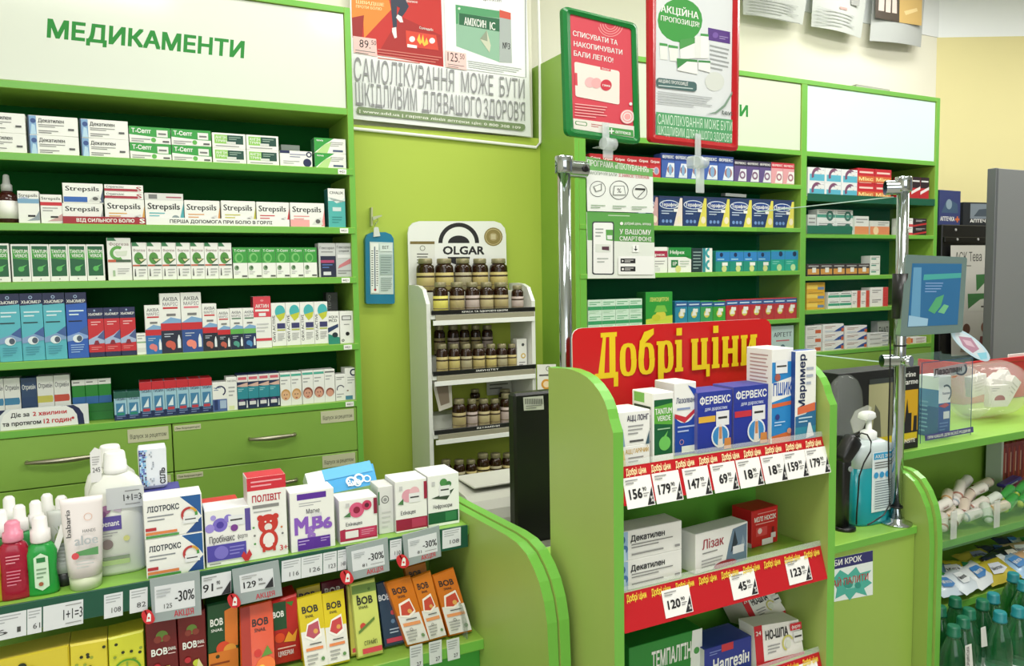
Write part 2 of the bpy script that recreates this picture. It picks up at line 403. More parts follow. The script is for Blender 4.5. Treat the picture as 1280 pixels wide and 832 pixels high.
g = G(); deco(g, PxFace((0, YF+.006, 0), (0, -1, 0), .0001), [('T', 'И', (925, 144.5), (934.5, 145.5), (925, 131), mat('#14842a', .6), .04)]); part(g, 'lettering', sg, label='green letter')
g = G(); g.box(XM1+.001, XE0-.001, YF+.006, YF+.012, ZS2[1]+.001, ZT2-.021, mat('#cfeee0', .2, emit=.25)); part(g, 'lit_panel', U2, label='backlit pale mint panel')
# dark green plastic front strip of the top shelf in the right bay
part(G().box(XM1+.002, XE0-.002, YF-.004, YF-.0022, RB[0]-.02, RB[0]+.012, mat('#1c5a44', .3)), 'shelf_strip', U2, label='dark green plastic shelf strip')
g = G(); xa, xb = Xat(1072, YF, 2.1), Xat(1116, YF, 2.1); g.prism([(xa, YF+.01, ZT2+.001), (xb, YF+.02, ZT2+.001), (xb-.02, YF+.2, ZT2+.001), (xa+.01, YF+.2, ZT2+.001)], (0, 0, .012), mat('#a7a8a0', .5)); tag(g.obj('flat_parcel'), 'flat grey parcel lying on top of the right cabinet', 'parcel')

# ================================================================== counter on the left
YD = 1.285; ZD = 1.5-(712-349.6)/960*1.222
XP = .553
Cn = empty('display_counter', (-.3, 1.4, 0), 'lime green sales counter with rounded end panel, cosmetics on top and snacks below', 'counter')
part(G().box(-1.3, XP, YD, 1.60, ZD-.018, ZD, mat('#92c452', .35, noise=.04), fm={'F': EDGE}), 'deck', Cn)
ZL2 = Zat(595, 800, 1.225)+.0
YL2 = 1.225
part(G().box(-1.3, XP, YL2, 1.5, ZL2-.02, ZL2, LAM, fm={'F': EDGE}), 'snack_shelf', Cn)
part(G().box(-1.3, XP, 1.5, 1.52, 0, ZD-.018, LAM), 'back_panel', Cn)
part(G().box(-1.3, XP, YL2+.02, YL2+.04, .1, ZL2-.02, mat('#3f9a3a', .4, noise=.05)), 'front_panel', Cn)
part(G().box(-1.3, XP, 1.0, 1.4, .3, .32, LAM, fm={'F': EDGE}), 'snack_shelf', Cn)
# end panels, profile in the Y-Z plane
def profile(X, ptsx): return [atX(x, y, X) for x, y in ptsx]
prof = profile(XP, [(535, 614), (576, 637.5), (608, 655), (632, 668), (646, 678), (658, 692), (667, 710), (674, 728), (680, 752), (684, 780), (686, 832)])
prof[-1].y = prof[-2].y-.004
def endpanel(prof, x0, t, m, zb=0):
    p = [(x0, v.y, v.z) for v in prof]; yb = max(1.62, p[0][1]+.01); p = [(x0, yb, p[0][2])] + p + [(x0, p[-1][1], zb), (x0, yb, zb)]
    g = G(); g.prism(p, (t, 0, 0), EDGE, cap=mat('#a0b85c', .4, noise=.05)); return g
g = endpanel(prof, XP, .0175, LAM)
part(g, 'end_panel', Cn)
g = endpanel([v+Vector((0, -.004, .003)) for v in prof], XP+.019, .0175, LAM); part(g, 'end_panel', Cn)

# service counter under the poles
ZC, YCn = .92, 1.107
Sv = empty('service_counter', (1.1, 1.2, 0), 'low lime green service counter carrying the chrome poles and blue hand sanitizer', 'counter')
part(G().box(.595, 1.581, YCn, 1.4, ZC-.018, ZC, mat('#92c452', .35, noise=.04), fm={'F': EDGE}), 'deck', Sv)
part(G().box(.595, 1.581, YCn+.006, 1.38, .08, ZC-.019, mat('#9ab852', .4, noise=.05)), 'front_panel', Sv)
X2 = 1.582
prof2 = profile(X2, [(1123, 588), (1131, 592), (1141, 601), (1150, 616), (1157, 634), (1160.5, 652), (1162, 680), (1162, 700)])
prof2[0].z = prof2[1].z+.004; prof2[-1].y = prof2[-2].y
part(endpanel(prof2, X2, .0175, LAM), 'end_panel', Sv)

# counter on the right with open shelves below
Cr = empty('display_counter', (2.3, 1.4, 0), 'lime green counter on the far right with sweets shelves and green bottles below', 'counter')
part(endpanel([v+Vector((0, -.006, .004)) for v in prof2], X2+.019, .0175, LAM), 'end_panel', Cr)
XQ = X2+.037
part(G().box(XQ+.001, 3.6, 1.262, 1.8, ZD-.022, ZD, mat('#92c452', .35, noise=.04), fm={'F': EDGE}), 'deck', Cr)
part(G().box(XQ, 3.6, 1.5, 1.52, 0, ZD-.022, LAM), 'back_panel', Cr)
part(G().box(XQ, 3.6, 1.25, 1.4995, .765, .785, LAM, fm={'F': EDGE}), 'sweets_shelf', Cr)
part(G().box(XQ, 3.6, 1.22, 1.4995, .608, .628, LAM, fm={'F': EDGE}), 'sweets_shelf', Cr)
part(G().box(XQ, 3.6, .99, 1.4995, .43, .455, LAM, fm={'F': EDGE}), 'bottle_shelf', Cr)
part(G().box(XQ, 3.6, .995, 1.015, 0, .43, LAM), 'front_panel', Cr)
g = G(); g.box(XQ, 3.6, 1.243, 1.2462, .763, .85, clear('#7fbe8a', .16)); lip = part(g, 'shelf_lip', Cr, label='clear green plastic shelf lip')
for x in (1192, 1246):
    xx = Xat(x, 1.24, .82); g = G(); g.box(xx-.012, xx+.012, 1.238, 1.242, .79, .865, clear('#e8ece8', .45)); part(g, 'label_holder', lip)

# desk behind the window
part(G().box(.60, 1.56, 1.44, 2.0, .74, .78, mat('#d9d8cf', .5)), 'desk_top', tag(empty('work_desk', (1.1, 1.6, 0), 'pale work desk behind the service window holding printer and black monitor', 'desk')))
wd = bpy.data.objects['work_desk']
for x in (.62, 1.52):
    for y in (1.46, 1.96): part(G().box(x-.02, x+.02, y-.02, y+.02, 0, .74, GREY), 'leg', wd)

# ================================================================== goods in the left cabinet
SL = [Shelf(YF, z) for z in LZ]
W_ = '#efefea'
NAVY, BLUE, TEAL, RED, GRN, DGRN = '#1b2450', '#2a62b4', '#35a7a4', '#c8222c', '#2f9a3c', '#0f5c34'
def D(dec, base=W_, side=None, top=None, **k): return dict(base=base, dec=dec, side=side, top=top, **k)
T0, T1, T2, T3, T4 = 'the top row of the left cabinet', 'the lozenge row', 'the eye-level row', 'the nasal spray row', 'the row above the drawers'

dek = D([('r', 0, 0, .03, 1, '#20304a'), ('r', .03, .02, .17, .98, '#7fa6cf'), ('c', .11, .72, .055, '#32508c'), ('p', [(.05, .02), (.16, .02), (.14, .5), (.08, .55)], '#b7d6ea'),
         ('t', 'Декатилен', .21, .66, .72, .86, INK, .02), ('l', .21, .40, .72, .58, 2, '#777777'), ('l', .21, .08, .6, .28, 2, '#666666'), ('r', .8, .30, .92, .4, '#555555')])
row(SL[0], 1, -30, 34.5, 140.5, dek, 'white throat tablet carton with a cut-off name, {l} of the pair at the cabinet edge', stack=2)
row(SL[0], 1, 36, 100, 145.5, dek, 'white throat tablet carton with a blue figure, {l} in the pair at far left', stack=2)
row(SL[0], 1, 101, 162.5, 150, dek, 'white throat tablet carton with a blue figure, {l}, touching the green and white cartons', stack=2)
tsept = D([('r', 0, .38, 1, 1, GRN), ('p', [(0, .3), (.55, .3), (.72, .38), (0, .5)], W_), ('t', 'Т-Септ', .06, .62, .52, .88, W_, .03), ('r', .66, .42, .93, .84, '#e8e8e4'), ('c', .58, .22, .06, '#5db04a'), ('l', .05, .06, .5, .3, 2, '#888888'), ('r', .8, .1, .96, .2, '#555555'), ('r', .70, .56, .89, .66, '#777777')])
row(SL[0], 2, 162.5, 265.5, 160.5, tsept, 'green and white lozenge carton, {l} {o} of the four in the block', stack=2)
angi = D([('r', .07, .3, .45, .88, '#8fc95a'), ('r', .45, .3, .93, .88, '#14483c'), ('t', 'АНГІН', .1, .62, .42, .8, W_, .02), ('t', 'ТРИН', .1, .4, .42, .56, W_, .02), ('r', .42, .3, .7, .45, '#d9dbd6'), ('l', .5, .55, .85, .8, 2, '#9fb8a8'), ('l', .1, .08, .8, .22, 1, '#999999')], side='#a9cf8a')
row(SL[0], 2, 266, 349.5, 168, angi, 'small white carton with lime and dark green fields, {l} {o} of four', stack=2)
row(SL[0], 1, 350, 391, 188.5, D([('r', 0, .82, .3, 1, NAVY), ('c', .84, .28, .13, NAVY), ('ring', .9, .8, .05, .09, NAVY), ('l', .3, .55, .8, .85, 2, '#8888aa'), ('l', .1, .15, .6, .4, 2, '#aaaaaa')]), 'flat white carton with navy dots on the top row, beside the rightmost green pair')
row(SL[0], 1, 352, 376, 181, D([('l', .1, .2, .9, .9, 3, '#9aa39a')], base='#9fa8a2'), 'grey carton half hidden behind the flat white one on the top row', dy=.10)
teva = D([('p', [(0, 0), (0, 1), (.62, 1), (.3, .55)], GRN), ('p', [(.05, .0), (.3, .55), (.55, .8), (.4, 0)], '#b5d98c'), ('t', 'teva', .07, .78, .28, .92, W_, .02), ('l', .5, .45, .92, .8, 3, '#999999'), ('r', .58, .12, .9, .25, '#4a5a7a')], side='#2f6f48')
row(SL[0], 1, 393.5, 433.5, 173, teva, 'green cornered white carton, {l} of the pair at the right end of the top row', stack=2)

# lozenge row
def bottle_brown(loc):
    b = empty('spray_bottle', loc, 'dark brown spray bottle with white nozzle and white label beside the lozenges', 'bottle')
    G().lathe([(.024, 0), (.026, .004), (.026, .062), (.022, .074), (.011, .084)], mat('#3a1512', .15)).obj('glass_body', b, loc).parent = b
    G().lathe([(.0263, .012), (.0263, .058)], PAPER).obj('paper_label', b)
    G().lathe([(.013, .084), (.013, .1), (.009, .104), (.007, .125), (.004, .128)], mat('#b9bcb8', .4)).obj('nozzle', b)
    for o in b.children: o.location = (0, 0, 0); o.matrix_parent_inverse = Matrix.Identity(4)
    return b
xb = Xat(11, YF+.04, LZ[1]); bottle_brown((xb, YF+.042, LZ[1]+.0005))
def strep(acc, corner, band=None, extra=()):
    return D([('t', 'Strepsils', .07, .62, .9, .86, INK, .02), ('p', [(.9, .05), (1, .05), (1, .75)], corner)] + ([('r', .02, .06, .6, .32, band)] if band else [('l', .1, .28, .55, .5, 2, acc)]) + [('p', [(.62, .1), (.95, .1), (.9, .42), (.75, .36)], '#dadad6'), ('c', .8, .24, .07, '#5a5a58', .09)] + list(extra))
row(SL[1], 1, 23.5, 50.5, 238.5, D([('t', 'Strepsils', .06, .82, .94, .92, INK), ('r', 0, .62, 1, .76, '#7aa6c6'), ('t', 'ПЛЮС', .1, .76, .5, .81, BLUE), ('p', [(.4, .08), (1, .1), (1, .4), (.8, .2)], '#8d9aa5'), ('r', .45, .2, .8, .26, INK)]), 'narrow white spray carton with a blue band beside the brown bottle')
row(SL[1], 1, 51.5, 79, 243, D([('t', 'Strepsils', .06, .82, .94, .92, INK), ('r', 0, .62, 1, .74, RED), ('l', .1, .4, .8, .58, 2, '#999999'), ('p', [(.3, .08), (1, .1), (1, .35), (.7, .2)], '#c9a0a0'), ('r', .45, .2, .8, .26, INK)]), 'narrow white spray carton with a red band, second box after the brown bottle')
row(SL[1], 1, 78.5, 130, 254, strep('#c33', '#999999', RED), 'white lozenge carton with a red band, under the blue-banded one')
zq = Zat(104, 254, YF+.012)
row(SL[1], 1, 78.5, 130, 229, strep('#36c', '#3a4a66', BLUE), 'white lozenge carton with a blue band, topmost of its pile in the lozenge row', z=zq)
row(SL[1], 1, 131.5, 182, 249, strep('#d9a24a', '#d9a24a'), 'white lozenge carton with orange honey corner, under two flat cartons')
zq = Zat(156, 249, YF+.012)
row(SL[1], 1, 130.5, 180, 231, D([('r', 0, .1, .85, .45, '#a8283a'), ('t', 'Стрепсілс', .05, .55, .5, .85, INK), ('t', 'S', .82, .2, .95, .8, '#a8283a', .02)]), 'flat white and crimson lozenge carton, {l} one lying on the honey carton', stack=2, z=zq)
row(SL[1], 1, 182, 231, 241.5, D([('r', 0, .78, 1, 1, '#dcdcd8'), ('r', .1, .82, .32, .96, '#777777'), ('l', .55, .82, .95, .94, 1, '#aa5566'), ('t', 'Strepsils', .07, .5, .9, .7, INK, .02), ('l', .1, .25, .5, .42, 2, '#55b5bb'), ('p', [(.86, .05), (1, .05), (1, .7)], '#4aa7ae'), ('c', .78, .22, .1, '#8a9a9a', .1)]), 'white lozenge carton with turquoise corner and an open lid flap')
for xa, xb, yt, ac, lb in ((231, 276, 250.5, '#d99a55', 'with orange print'), (277, 320.5, 251, '#c3c040', 'with yellow-green corner'), (321, 362.5, 252.5, '#c8323c', 'with scarlet corner'), (363, 406.5, 253.5, '#e89090', 'with pink lower half')):
    row(SL[1], 1, xa, xb, yt, strep(ac, ac, extra=([('r', 0, .02, .55, .3, '#f0a8a8')] if 'pink' in lb else [])), 'low white lozenge carton %s in the lozenge row' % lb)
row(SL[1], 1, 411, 432.5, 235.5, D([('r', 0, 0, 1, .68, '#4fb0ac'), ('p', [(0, .68), (1, .68), (1, .78), (.5, .62), (0, .78)], '#d9e6e2'), ('t', 'CIVALIX', .1, .86, .9, .93, INK), ('r', .25, .42, .75, .52, '#d0dedc'), ('l', .2, .1, .8, .3, 3, '#2f8a88')], side='#2c6e6c'), 'tall turquoise and white carton at the right end of the lozenge row')
def banner(x0, x1, y0, y1, S, dy, col, txt, tcol, label, name='shelf_banner', extra=()):
    Y = S.Y+dy; a, b = Xat(x0, Y, S.z), Xat(x1, Y, S.z); h = Zat((x0+x1)/2, y0, Y)-S.z
    g = G(); g.box(0, b-a, 0, .0015, 0, h, col, .0003); deco(g, Face((0, 0, 0), (b-a, 0, 0), (0, 0, h), (0, -1, 0)), list(txt))
    o = g.obj(name); o.location = (a, Y, S.z+.0003); return tag(o, label, 'sign')
banner(79, 182, 271, 280, SL[1], .004, mat('#a01c28'), [('t', 'ВІД СИЛЬНОГО БОЛЮ', .16, .28, .86, .74, W_, .03), ('t', 'S', .93, .2, .99, .85, W_, .03)], 0, 'narrow crimson banner reading about strong pain in front of the lozenges')
banner(183, 362, 273, 282, SL[1], .004, mat('#eeeeea'), [('t', 'ПЕРША ДОПОМОГА ПРИ БОЛЮ В ГОРЛІ', .155, .3, .87, .74, INK, .03)], 0, 'narrow white banner about first aid for sore throat along the lozenge row')

# eye-level row
tv = D([('r', .08, .14, .92, .62, DGRN), ('p', [(.08, .62), (.92, .58), (.92, .88), (.08, .93)], '#3f9a38'), ('p', [(.08, .88), (.92, .82), (.92, .95), (.08, .95)], DGRN), ('t', 'TANTUM', .12, .76, .88, .86, W_, .02), ('t', 'VERDE', .2, .65, .86, .74, W_, .02), ('c', .5, .34, .16, '#57b558'), ('p', [(.5, .4), (.85, .46), (.55, .34)], '#57b558'), ('c', .5, .07, .04, '#888888')], side='#cfd6cc')
row(SL[2], 1, -11, 14, 304, tv, 'white framed green spray carton cut off by the cabinet edge at eye level')
row(SL[2], 5, 15.5, 132, 305, tv, 'white framed dark green spray carton, {o} of the five at eye level', 'dark green spray cartons')
forg = D([('p', [(.02, .9), (.5, .9), (.3, 1), (.02, 1)], '#2f7a4a'), ('t', 'Форгеза', .1, .76, .9, .83, '#8a6a6a', .01), ('c', .45, .58, .32, '#4f8f3a', .16), ('p', [(.3, .6), (.98, .56), (.6, .44)], '#37622a'), ('p', [(.45, .56), (.9, .56), (.6, .49)], '#e3d9a8'), ('r', .02, .37, .5, .41, '#c45a3a'), ('r', .5, .37, .98, .41, '#3a4a3a'), ('p', [(.12, .1), (.22, .1), (.19, .3), (.15, .3)], '#3a3a3a'), ('l', .4, .08, .9, .32, 3, '#b0b0b0')])
row(SL[2], 1, 135.5, 166, 297, D([('p', [(.02, .93), (.4, .93), (.3, 1), (.02, 1)], '#2f7a4a'), ('t', 'Форгеза', .1, .82, .9, .89, '#8a6a6a', .01), ('ring', .45, .64, .2, .34, '#5fa34a', 60, 300), ('p', [(.3, .68), (.85, .7), (.8, .58), (.4, .58)], '#d5ddcc'), ('r', .02, .43, .35, .49, '#c45a3a'), ('r', .35, .43, .98, .49, '#3f5a40'), ('r', .2, .1, .3, .24, '#a5c09a'), ('l', .4, .14, .9, .3, 3, '#b0b0b0')]), 'largest white herbal carton at eye level, just after the dark green spray cartons')
row(SL[2], 7, 166.5, 291, 303, forg, 'small white herbal drops carton with green leaf, {o} of seven', 'herbal drops cartons')
ts2 = D([('r', 0, .5, 1, 1, '#3a9a3e'), ('t', 'Т-Септ', .1, .86, .9, .94, W_, .02), ('c', .42, .66, .3, '#7cc070', .16), ('c', .45, .66, .2, '#3a9a3e', .11), ('c', .24, .34, .16, '#7f9f7a', .08), ('c', .28, .36, .08, '#3c5c3a', .05), ('r', .6, .05, .95, .1, '#555555'), ('l', .1, .12, .5, .24, 2, '#bbbbbb')], side='#2c6b30')
o6 = row(SL[2], 6, 292, 397, 309, ts2, 'half green half white throat spray carton, {o} of six', 'half green spray cartons')
g1 = D([('t', 'Гексорал', .08, .82, .92, .9, '#444444', .02), ('l', .15, .7, .85, .78, 1, '#888888'), ('r', .1, 0, 1, .62, '#1f2440'), ('r', .1, .42, .9, .5, '#b0406a'), ('l', .2, .25, .8, .4, 2, '#5a78b8'), ('r', .25, .06, .7, .16, '#d9d9e0')], base='#c9cbca')
row(SL[2], 1, 399, 420.5, 303.5, g1, 'grey and navy spray carton, left of the last two at eye level')
row(SL[2], 1, 420.5, 441, 303.5, D([('t', 'Гексорал', .08, .84, .92, .92, '#333333', .02), ('t', 'спрей', .2, .74, .8, .8, '#333333', .02), ('r', .1, .56, .9, .66, '#e0e0e0'), ('p', [(.1, .25), (.9, .4), (.9, .55), (.2, .35)], '#c97a80'), ('l', .1, .08, .9, .22, 2, '#888888')], base='#c4c6c6'), 'silvery spray carton with a pink stroke, last one at eye level')

# nasal spray row
def humer(a, b, c): return D([('r', 0, .8, 1, 1, NAVY), ('p', [(0, .8), (1, .78), (1, .84), (0, .82)], a), ('ring', .48, .94, .05, .09, '#9fb6d8'), ('t', 'ХЬЮМЕР', .06, .85, .94, .895, W_, .025), ('l', .15, .64, .85, .75, 2, '#d9eef4'), ('r', .1, .56, .75, .575, INK), ('p', [(0, .34), (.6, .4), (1, .48), (1, .3), (0, .26)], b), ('p', [(.55, .4), (1, .5), (1, .34)], '#3c5c9a'), ('c', .5, .3, .24, '#e6eef2', .06), ('c', .58, .3, .13, '#4a5668', .045), ('l', .15, .08, .8, .22, 4, c)], base=a, side=NAVY)
row(SL[3], 3, 0, 85, 366, humer('#57b4c4', '#7f9ec8', '#3f93a8'), 'tall pale blue nasal spray carton with navy top, {o} of three', 'tall pale blue nasal sprays')
row(SL[3], 1, 85.5, 112, 365, humer('#2a5db8', '#86a4d8', '#9fc0ea'), 'tall royal blue nasal spray carton beside the short red ones')
row(SL[3], 3, 112, 171.5, 384, D([('r', 0, .8, 1, 1, NAVY), ('t', 'ХЬЮМЕР', .06, .85, .94, .9, W_, .025), ('c', .45, .95, .06, '#9fb6d8', .02), ('r', 0, .1, 1, .78, RED), ('l', .2, .64, .8, .74, 2, '#f0c0c0'), ('p', [(0, .36), (.6, .45), (1, .55), (1, .28), (0, .26)], '#a8b8d8'), ('p', [(.55, .4), (1, .55), (1, .34)], '#4c5c90'), ('p', [(.3, .25), (.7, .25), (.6, .34), (.42, .34)], '#8a1c30'), ('l', .15, .14, .8, .22, 2, '#e88888')], base=NAVY), 'short red and navy nasal spray carton, {o} of three', 'short red nasal sprays')
row(SL[3], 1, 171.5, 184.5, 416.5, D([('l', .1, .7, .8, .95, 2, '#999999'), ('r', 0, .55, 1, .62, '#8fb28a'), ('r', .1, .12, .9, .32, '#dcdcd8')]), 'tiny white carton tucked beside the short red nasal sprays')
def aqua(col, low, fish, band): return D([('t', 'АКВА', .14, .87, .88, .935, '#4a4a52', .015), ('t', 'МАРІС', .14, .79, .88, .85, '#8a8088', .01), ('r', .14, .74, .86, .77, col), ('p', [(0, .5), (.5, .6), (1, .56), (1, .44), (0, .44)], '#7fa8d0'), ('r', .3, .62, .75, .66, '#777777'), ('r', 0, .38, 1, .5, band), ('r', 0, 0, 1, .38, low), ('c', .4, .15, .2, fish, .06), ('c', .56, .12, .12, fish, .07), ('p', [(.78, .08), (.94, .08), (.94, .22), (.88, .3), (.84, .3), (.78, .22)], '#e8eef2'), ('l', .15, .26, .6, .34, 2, '#c0c8d8')])
row(SL[3], 1, 183, 204, 381, aqua(RED, '#2a6cae', '#e07a7a', RED), 'slim white and blue sea-water spray carton with a red band, before the two largest')
row(SL[3], 1, 202.5, 228.5, 366, aqua(RED, '#1c2238', '#d05a4a', RED), 'tall sea-water spray carton with near-black foot and red fish')
row(SL[3], 1, 228.5, 254.5, 365, aqua('#e07a88', '#2a4c90', '#f08a7a', RED), 'tall sea-water spray carton with blue foot and a pink octopus')
for xa, xb, yt, lw, fi, bd, lb in ((254.5, 273, 379, '#161c2c', '#b86a5a', RED, 'medium sea-water spray carton with dark foot after the octopus one'), (273, 289, 386, '#161c2c', '#c05a4a', RED, 'small sea-water spray carton with red band and dark foot'), (289, 305, 385, '#14203a', '#4f9a8a', '#5fae4a', 'small sea-water spray carton with green band, nearer the octopus one'), (305, 321, 384.5, '#182a5a', '#4a8ac0', '#6fb65a', 'small sea-water spray carton with green band and navy foot')):
    row(SL[3], 1, xa, xb, yt, aqua(RED if bd == RED else '#4a7a5a', lw, fi, bd), lb)
row(SL[3], 1, 318.5, 340.5, 370, D([('r', 0, .6, 1, 1, '#d8404e'), ('t', 'АКТИН', .12, .78, .88, .85, W_, .02), ('r', .1, .71, .9, .75, W_), ('c', .5, .92, .1, '#e88a90', .02), ('r', .3, .62, .7, .68, '#eeeeee'), ('r', 0, .14, 1, .19, '#d8404e'), ('l', .15, .3, .85, .5, 3, '#c9c9c9')], side='#902a34'), 'tall white and coral red carton after the sea-water sprays')
row(SL[3], 4, 340.5, 411, 377.5, D([('tv', 'ORVI ACTIVE', .06, .12, .26, .72, INK, .015), ('c', .62, .8, .36, '#46b3b6', .15), ('p', [(.3, .72), (.98, .78), (.9, .66), (.6, .58)], '#c5c93c'), ('r', .38, .42, .95, .54, '#3a3a6c'), ('r', .38, .37, .95, .4, '#b5bc4a'), ('l', .4, .14, .9, .32, 5, '#999999'), ('r', 0, 0, 1, .03, '#9dbf5a')]), 'white cold remedy carton with teal and lime disc, {o} of four', 'white cold remedy cartons')
row(SL[3], 1, 410.5, 425, 389, D([('t', 'AQUA', .1, .8, .9, .88, INK, .02), ('t', 'MCD', .1, .68, .8, .77, INK, .02), ('p', [(0, .35), (.9, .52), (.9, .62), (0, .5)], '#2b3d66'), ('p', [(0, .0), (1, .0), (1, .2), (0, .32)], '#2f8a78'), ('c', .6, .28, .25, '#20303a', .08)]), 'narrow white and teal carton below a dark grey one, near the cabinet side')
row(SL[3], 1, 409.5, 424, 365, D([('tv', 'OKTEMO', .15, .5, .4, .95, '#8a8a88')], base='#3c3f3e'), 'dark grey carton standing behind the narrow white and teal one', dy=.085, d=.04)
row(SL[3], 1, 425.5, 442.5, 388.5, D([('r', .15, .72, .85, .86, '#333333'), ('r', .2, .74, .8, .84, '#dddddd'), ('l', .3, .56, .7, .62, 1, '#777777'), ('c', .55, .3, .15, '#161616', .06), ('ring', .2, .1, .05, .1, '#333333')]), 'white carton with a black dot, last of the nasal spray row')

# row above the drawers
zb4 = LZ[4]
def otr(col, pat='#5a9fc0', base=W_): return D([('t', 'Отривін', .08, .76, .92, .86, '#333344' if base == W_ else W_, .015), ('r', .0, .46, .9, .6, col), ('c', .86, .53, .08, col, .07), ('p', [(0, .05), (1, .05), (1, .28), (.6, .22), (.3, .34), (0, .2)], pat), ('c', .55, .15, .2, '#a8d0e0', .12)], base=base)
zlift = Zat(50, 510, YF+.06)-.003
for xa, xb, yt, de, lb in ((-8, 8, 473, otr('#3f86b0'), 'white nasal drops carton cut off at the cabinet edge'), (8, 28.5, 472, otr('#3f86b0'), 'white nasal drops carton with a blue band above the rounded sign'), (29, 49, 471.5, otr('#1f3f6a', '#2f6a8a', '#28456c'), 'dark blue nasal drops carton among white ones above the rounded sign'), (49, 70, 469.5, otr('#cfc75a'), 'white nasal drops carton with a yellow field above the rounded sign'), (70, 90.5, 468, otr('#d0503a'), 'white nasal drops carton with an orange band above the rounded sign')):
    row(SL[4], 1, xa, xb, yt, de, lb, dy=.05)
gwb = D([('r', 0, .77, 1, 1, W_), ('r', 0, 0, 1, .3, '#2f6cae'), ('l', .1, .83, .6, .95, 1, '#777777')], base='#1f8a2c')
# wide flat green box that the three stand on
row(SL[4], 1, 111, 143, 503.5, D([('r', 0, .5, 1, .56, '#1a6a2a')], base='#22792f'), 'wide plain green carton lying under the three green and blue ones', dy=.05, d=.06)
zq = Zat(127, 503.5, YF+.05)
row(SL[4], 3, 91, 140, 473.5, gwb, 'green carton with blue foot and white top, {o} of three', 'green and blue cartons', dy=.055, d=.03, z=zq)
def rounded(x0, x1, y0, y1, r): return [(x0, y0)]
Yb = YF+.006
a, b = Xat(-6, Yb, zb4), Xat(111.5, Yb, zb4); h = Zat(60, 508, Yb)-zb4
g = G(); pts = [(0, 0, 0), (b-a, 0, 0)] + [((b-a)-.06+.06*math.cos(t), 0, h-.045+.045*math.sin(t)) for t in [i*math.pi/16 for i in range(9)]] + [(0, 0, h)]
g.prism([(b-a, 0, 0), (b-a, 0, h), (0, 0, h), (0, 0, 0)], (0, .0015, 0), mat('#dfe3e4'))
F = Face((0, 0, 0), (b-a, 0, 0), (0, 0, h), (0, -1, 0))
deco(g, F, [('p', [(.7, 0), (.95, 0), (.94, .5), (.9, .8), (.84, .98), (.7, .98)], NAVY), ('p', [(0, .98), (.12, .98), (.05, .7), (.05, 0), (0, 0)], NAVY),
    ('p', [(.06, 0), (.88, 0), (.87, .5), (.83, .78), (.76, .97), (.18, .97), (.1, .75), (.06, .4)], '#eeefec'),
    ('t', 'Діє за', .17, .6, .36, .8, INK, .03), ('t', '2 хвилини', .40, .6, .76, .8, RED, .03), ('t', 'та протягом', .08, .2, .48, .4, INK, .03), ('t', '12 годин*', .51, .2, .84, .42, RED, .03)])
o = g.obj('shelf_sign'); o.location = (a, Yb, zb4+.0005); tag(o, 'white shelf sign with navy rounded ends, two minutes text in red and black', 'sign')
def tyz(top, lid): return D([('r', 0, .78, 1, 1, top), ('t', 'ТИЗИН', .1, .7, .92, .78, NAVY, .02), ('r', 0, 0, 1, .2, '#1a2a5a'), ('p', [(.15, .16), (.85, .16), (.85, .6), (.15, .6)], '#3f7ea8'), ('p', [(.25, .3), (.7, .56), (.7, .3)], '#dfeaf0'), ('r', .22, .18, .78, .26, '#c03a48' if top == '#c4202c' else '#2a8a70'), ('l', .15, .04, .85, .16, 2, '#7f90c0')], base='#9fc6d6', top=top, side=NAVY)
row(SL[4], 2, 143.5, 176, 489, tyz('#1d5a4a', 1), 'short nasal drops carton with dark green top, {o} of two', 'green topped nasal drops')
row(SL[4], 6, 176, 266.5, 474.5, tyz('#c4202c', 1), 'nasal drops carton with bright red top, {o} of six', 'red topped nasal drops', d=.07)
row(SL[4], 1, 266.5, 284.5, 477.5, D([('ring', .55, .7, .3, .4, NAVY, -60, 150), ('l', .1, .7, .6, .85, 2, '#8090b0'), ('r', 0, 0, 1, .42, '#4a62a0'), ('r', .1, .05, .35, .4, '#22346a'), ('r', .5, .1, .95, .38, '#a8bcd8')]), 'white and blue carton with a dark swirl after the red topped drops')
row(SL[4], 1, 284, 297.5, 471, D([('t', 'NOZIN', .15, .86, .9, .92, '#444444'), ('l', .2, .4, .8, .75, 3, '#aaaaaa'), ('r', .2, .03, .7, .14, '#dfe4b0')]), 'slim plain white carton between the swirl carton and the navy teal ones')
row(SL[4], 4, 297.5, 350.5, 466, D([('r', 0, .78, 1, .97, '#e8e2de'), ('r', .1, .84, .9, .92, '#d06070'), ('p', [(0, .68), (1, .76), (1, .62), (0, .66)], '#d8b0a0'), ('r', 0, .3, 1, .64, '#2a8a98'), ('l', .1, .5, .6, .6, 2, '#9fd0d4'), ('c', .4, .2, .24, '#5a3a6a', .09), ('r', .1, .12, .7, .22, '#dddddd'), ('p', [(.8, .04), (.95, .04), (.92, .24), (.86, .24)], '#e0e6ea')], base='#1c2a50'), 'navy and teal carton with coral heading, {o} of four', 'navy and teal cartons')
def baby(hair, sk): return D([('r', .04, .88, .96, .95, '#4fae9a'), ('l', .1, .62, .7, .82, 2, '#aaaaaa'), ('c', .5, .33, .44, hair, .17), ('c', .48, .3, .36, sk, .14), ('r', 0, 0, 1, .14, W_), ('c', .36, .33, .05, '#4a3028', .018), ('c', .6, .33, .05, '#4a3028', .018), ('c', .48, .22, .1, '#b05048', .02)], side='#dcdcd8')
row(SL[4], 2, 351, 378, 465, baby('#c9985a', '#e2b48a'), 'white carton with a blond child, {o} of two', 'white cartons with a blond child')
row(SL[4], 2, 378.5, 406.5, 462.5, baby('#8a4a3a', '#d8a088'), 'white carton with a brown-haired child, {o} of two', 'white cartons with a brown-haired child')
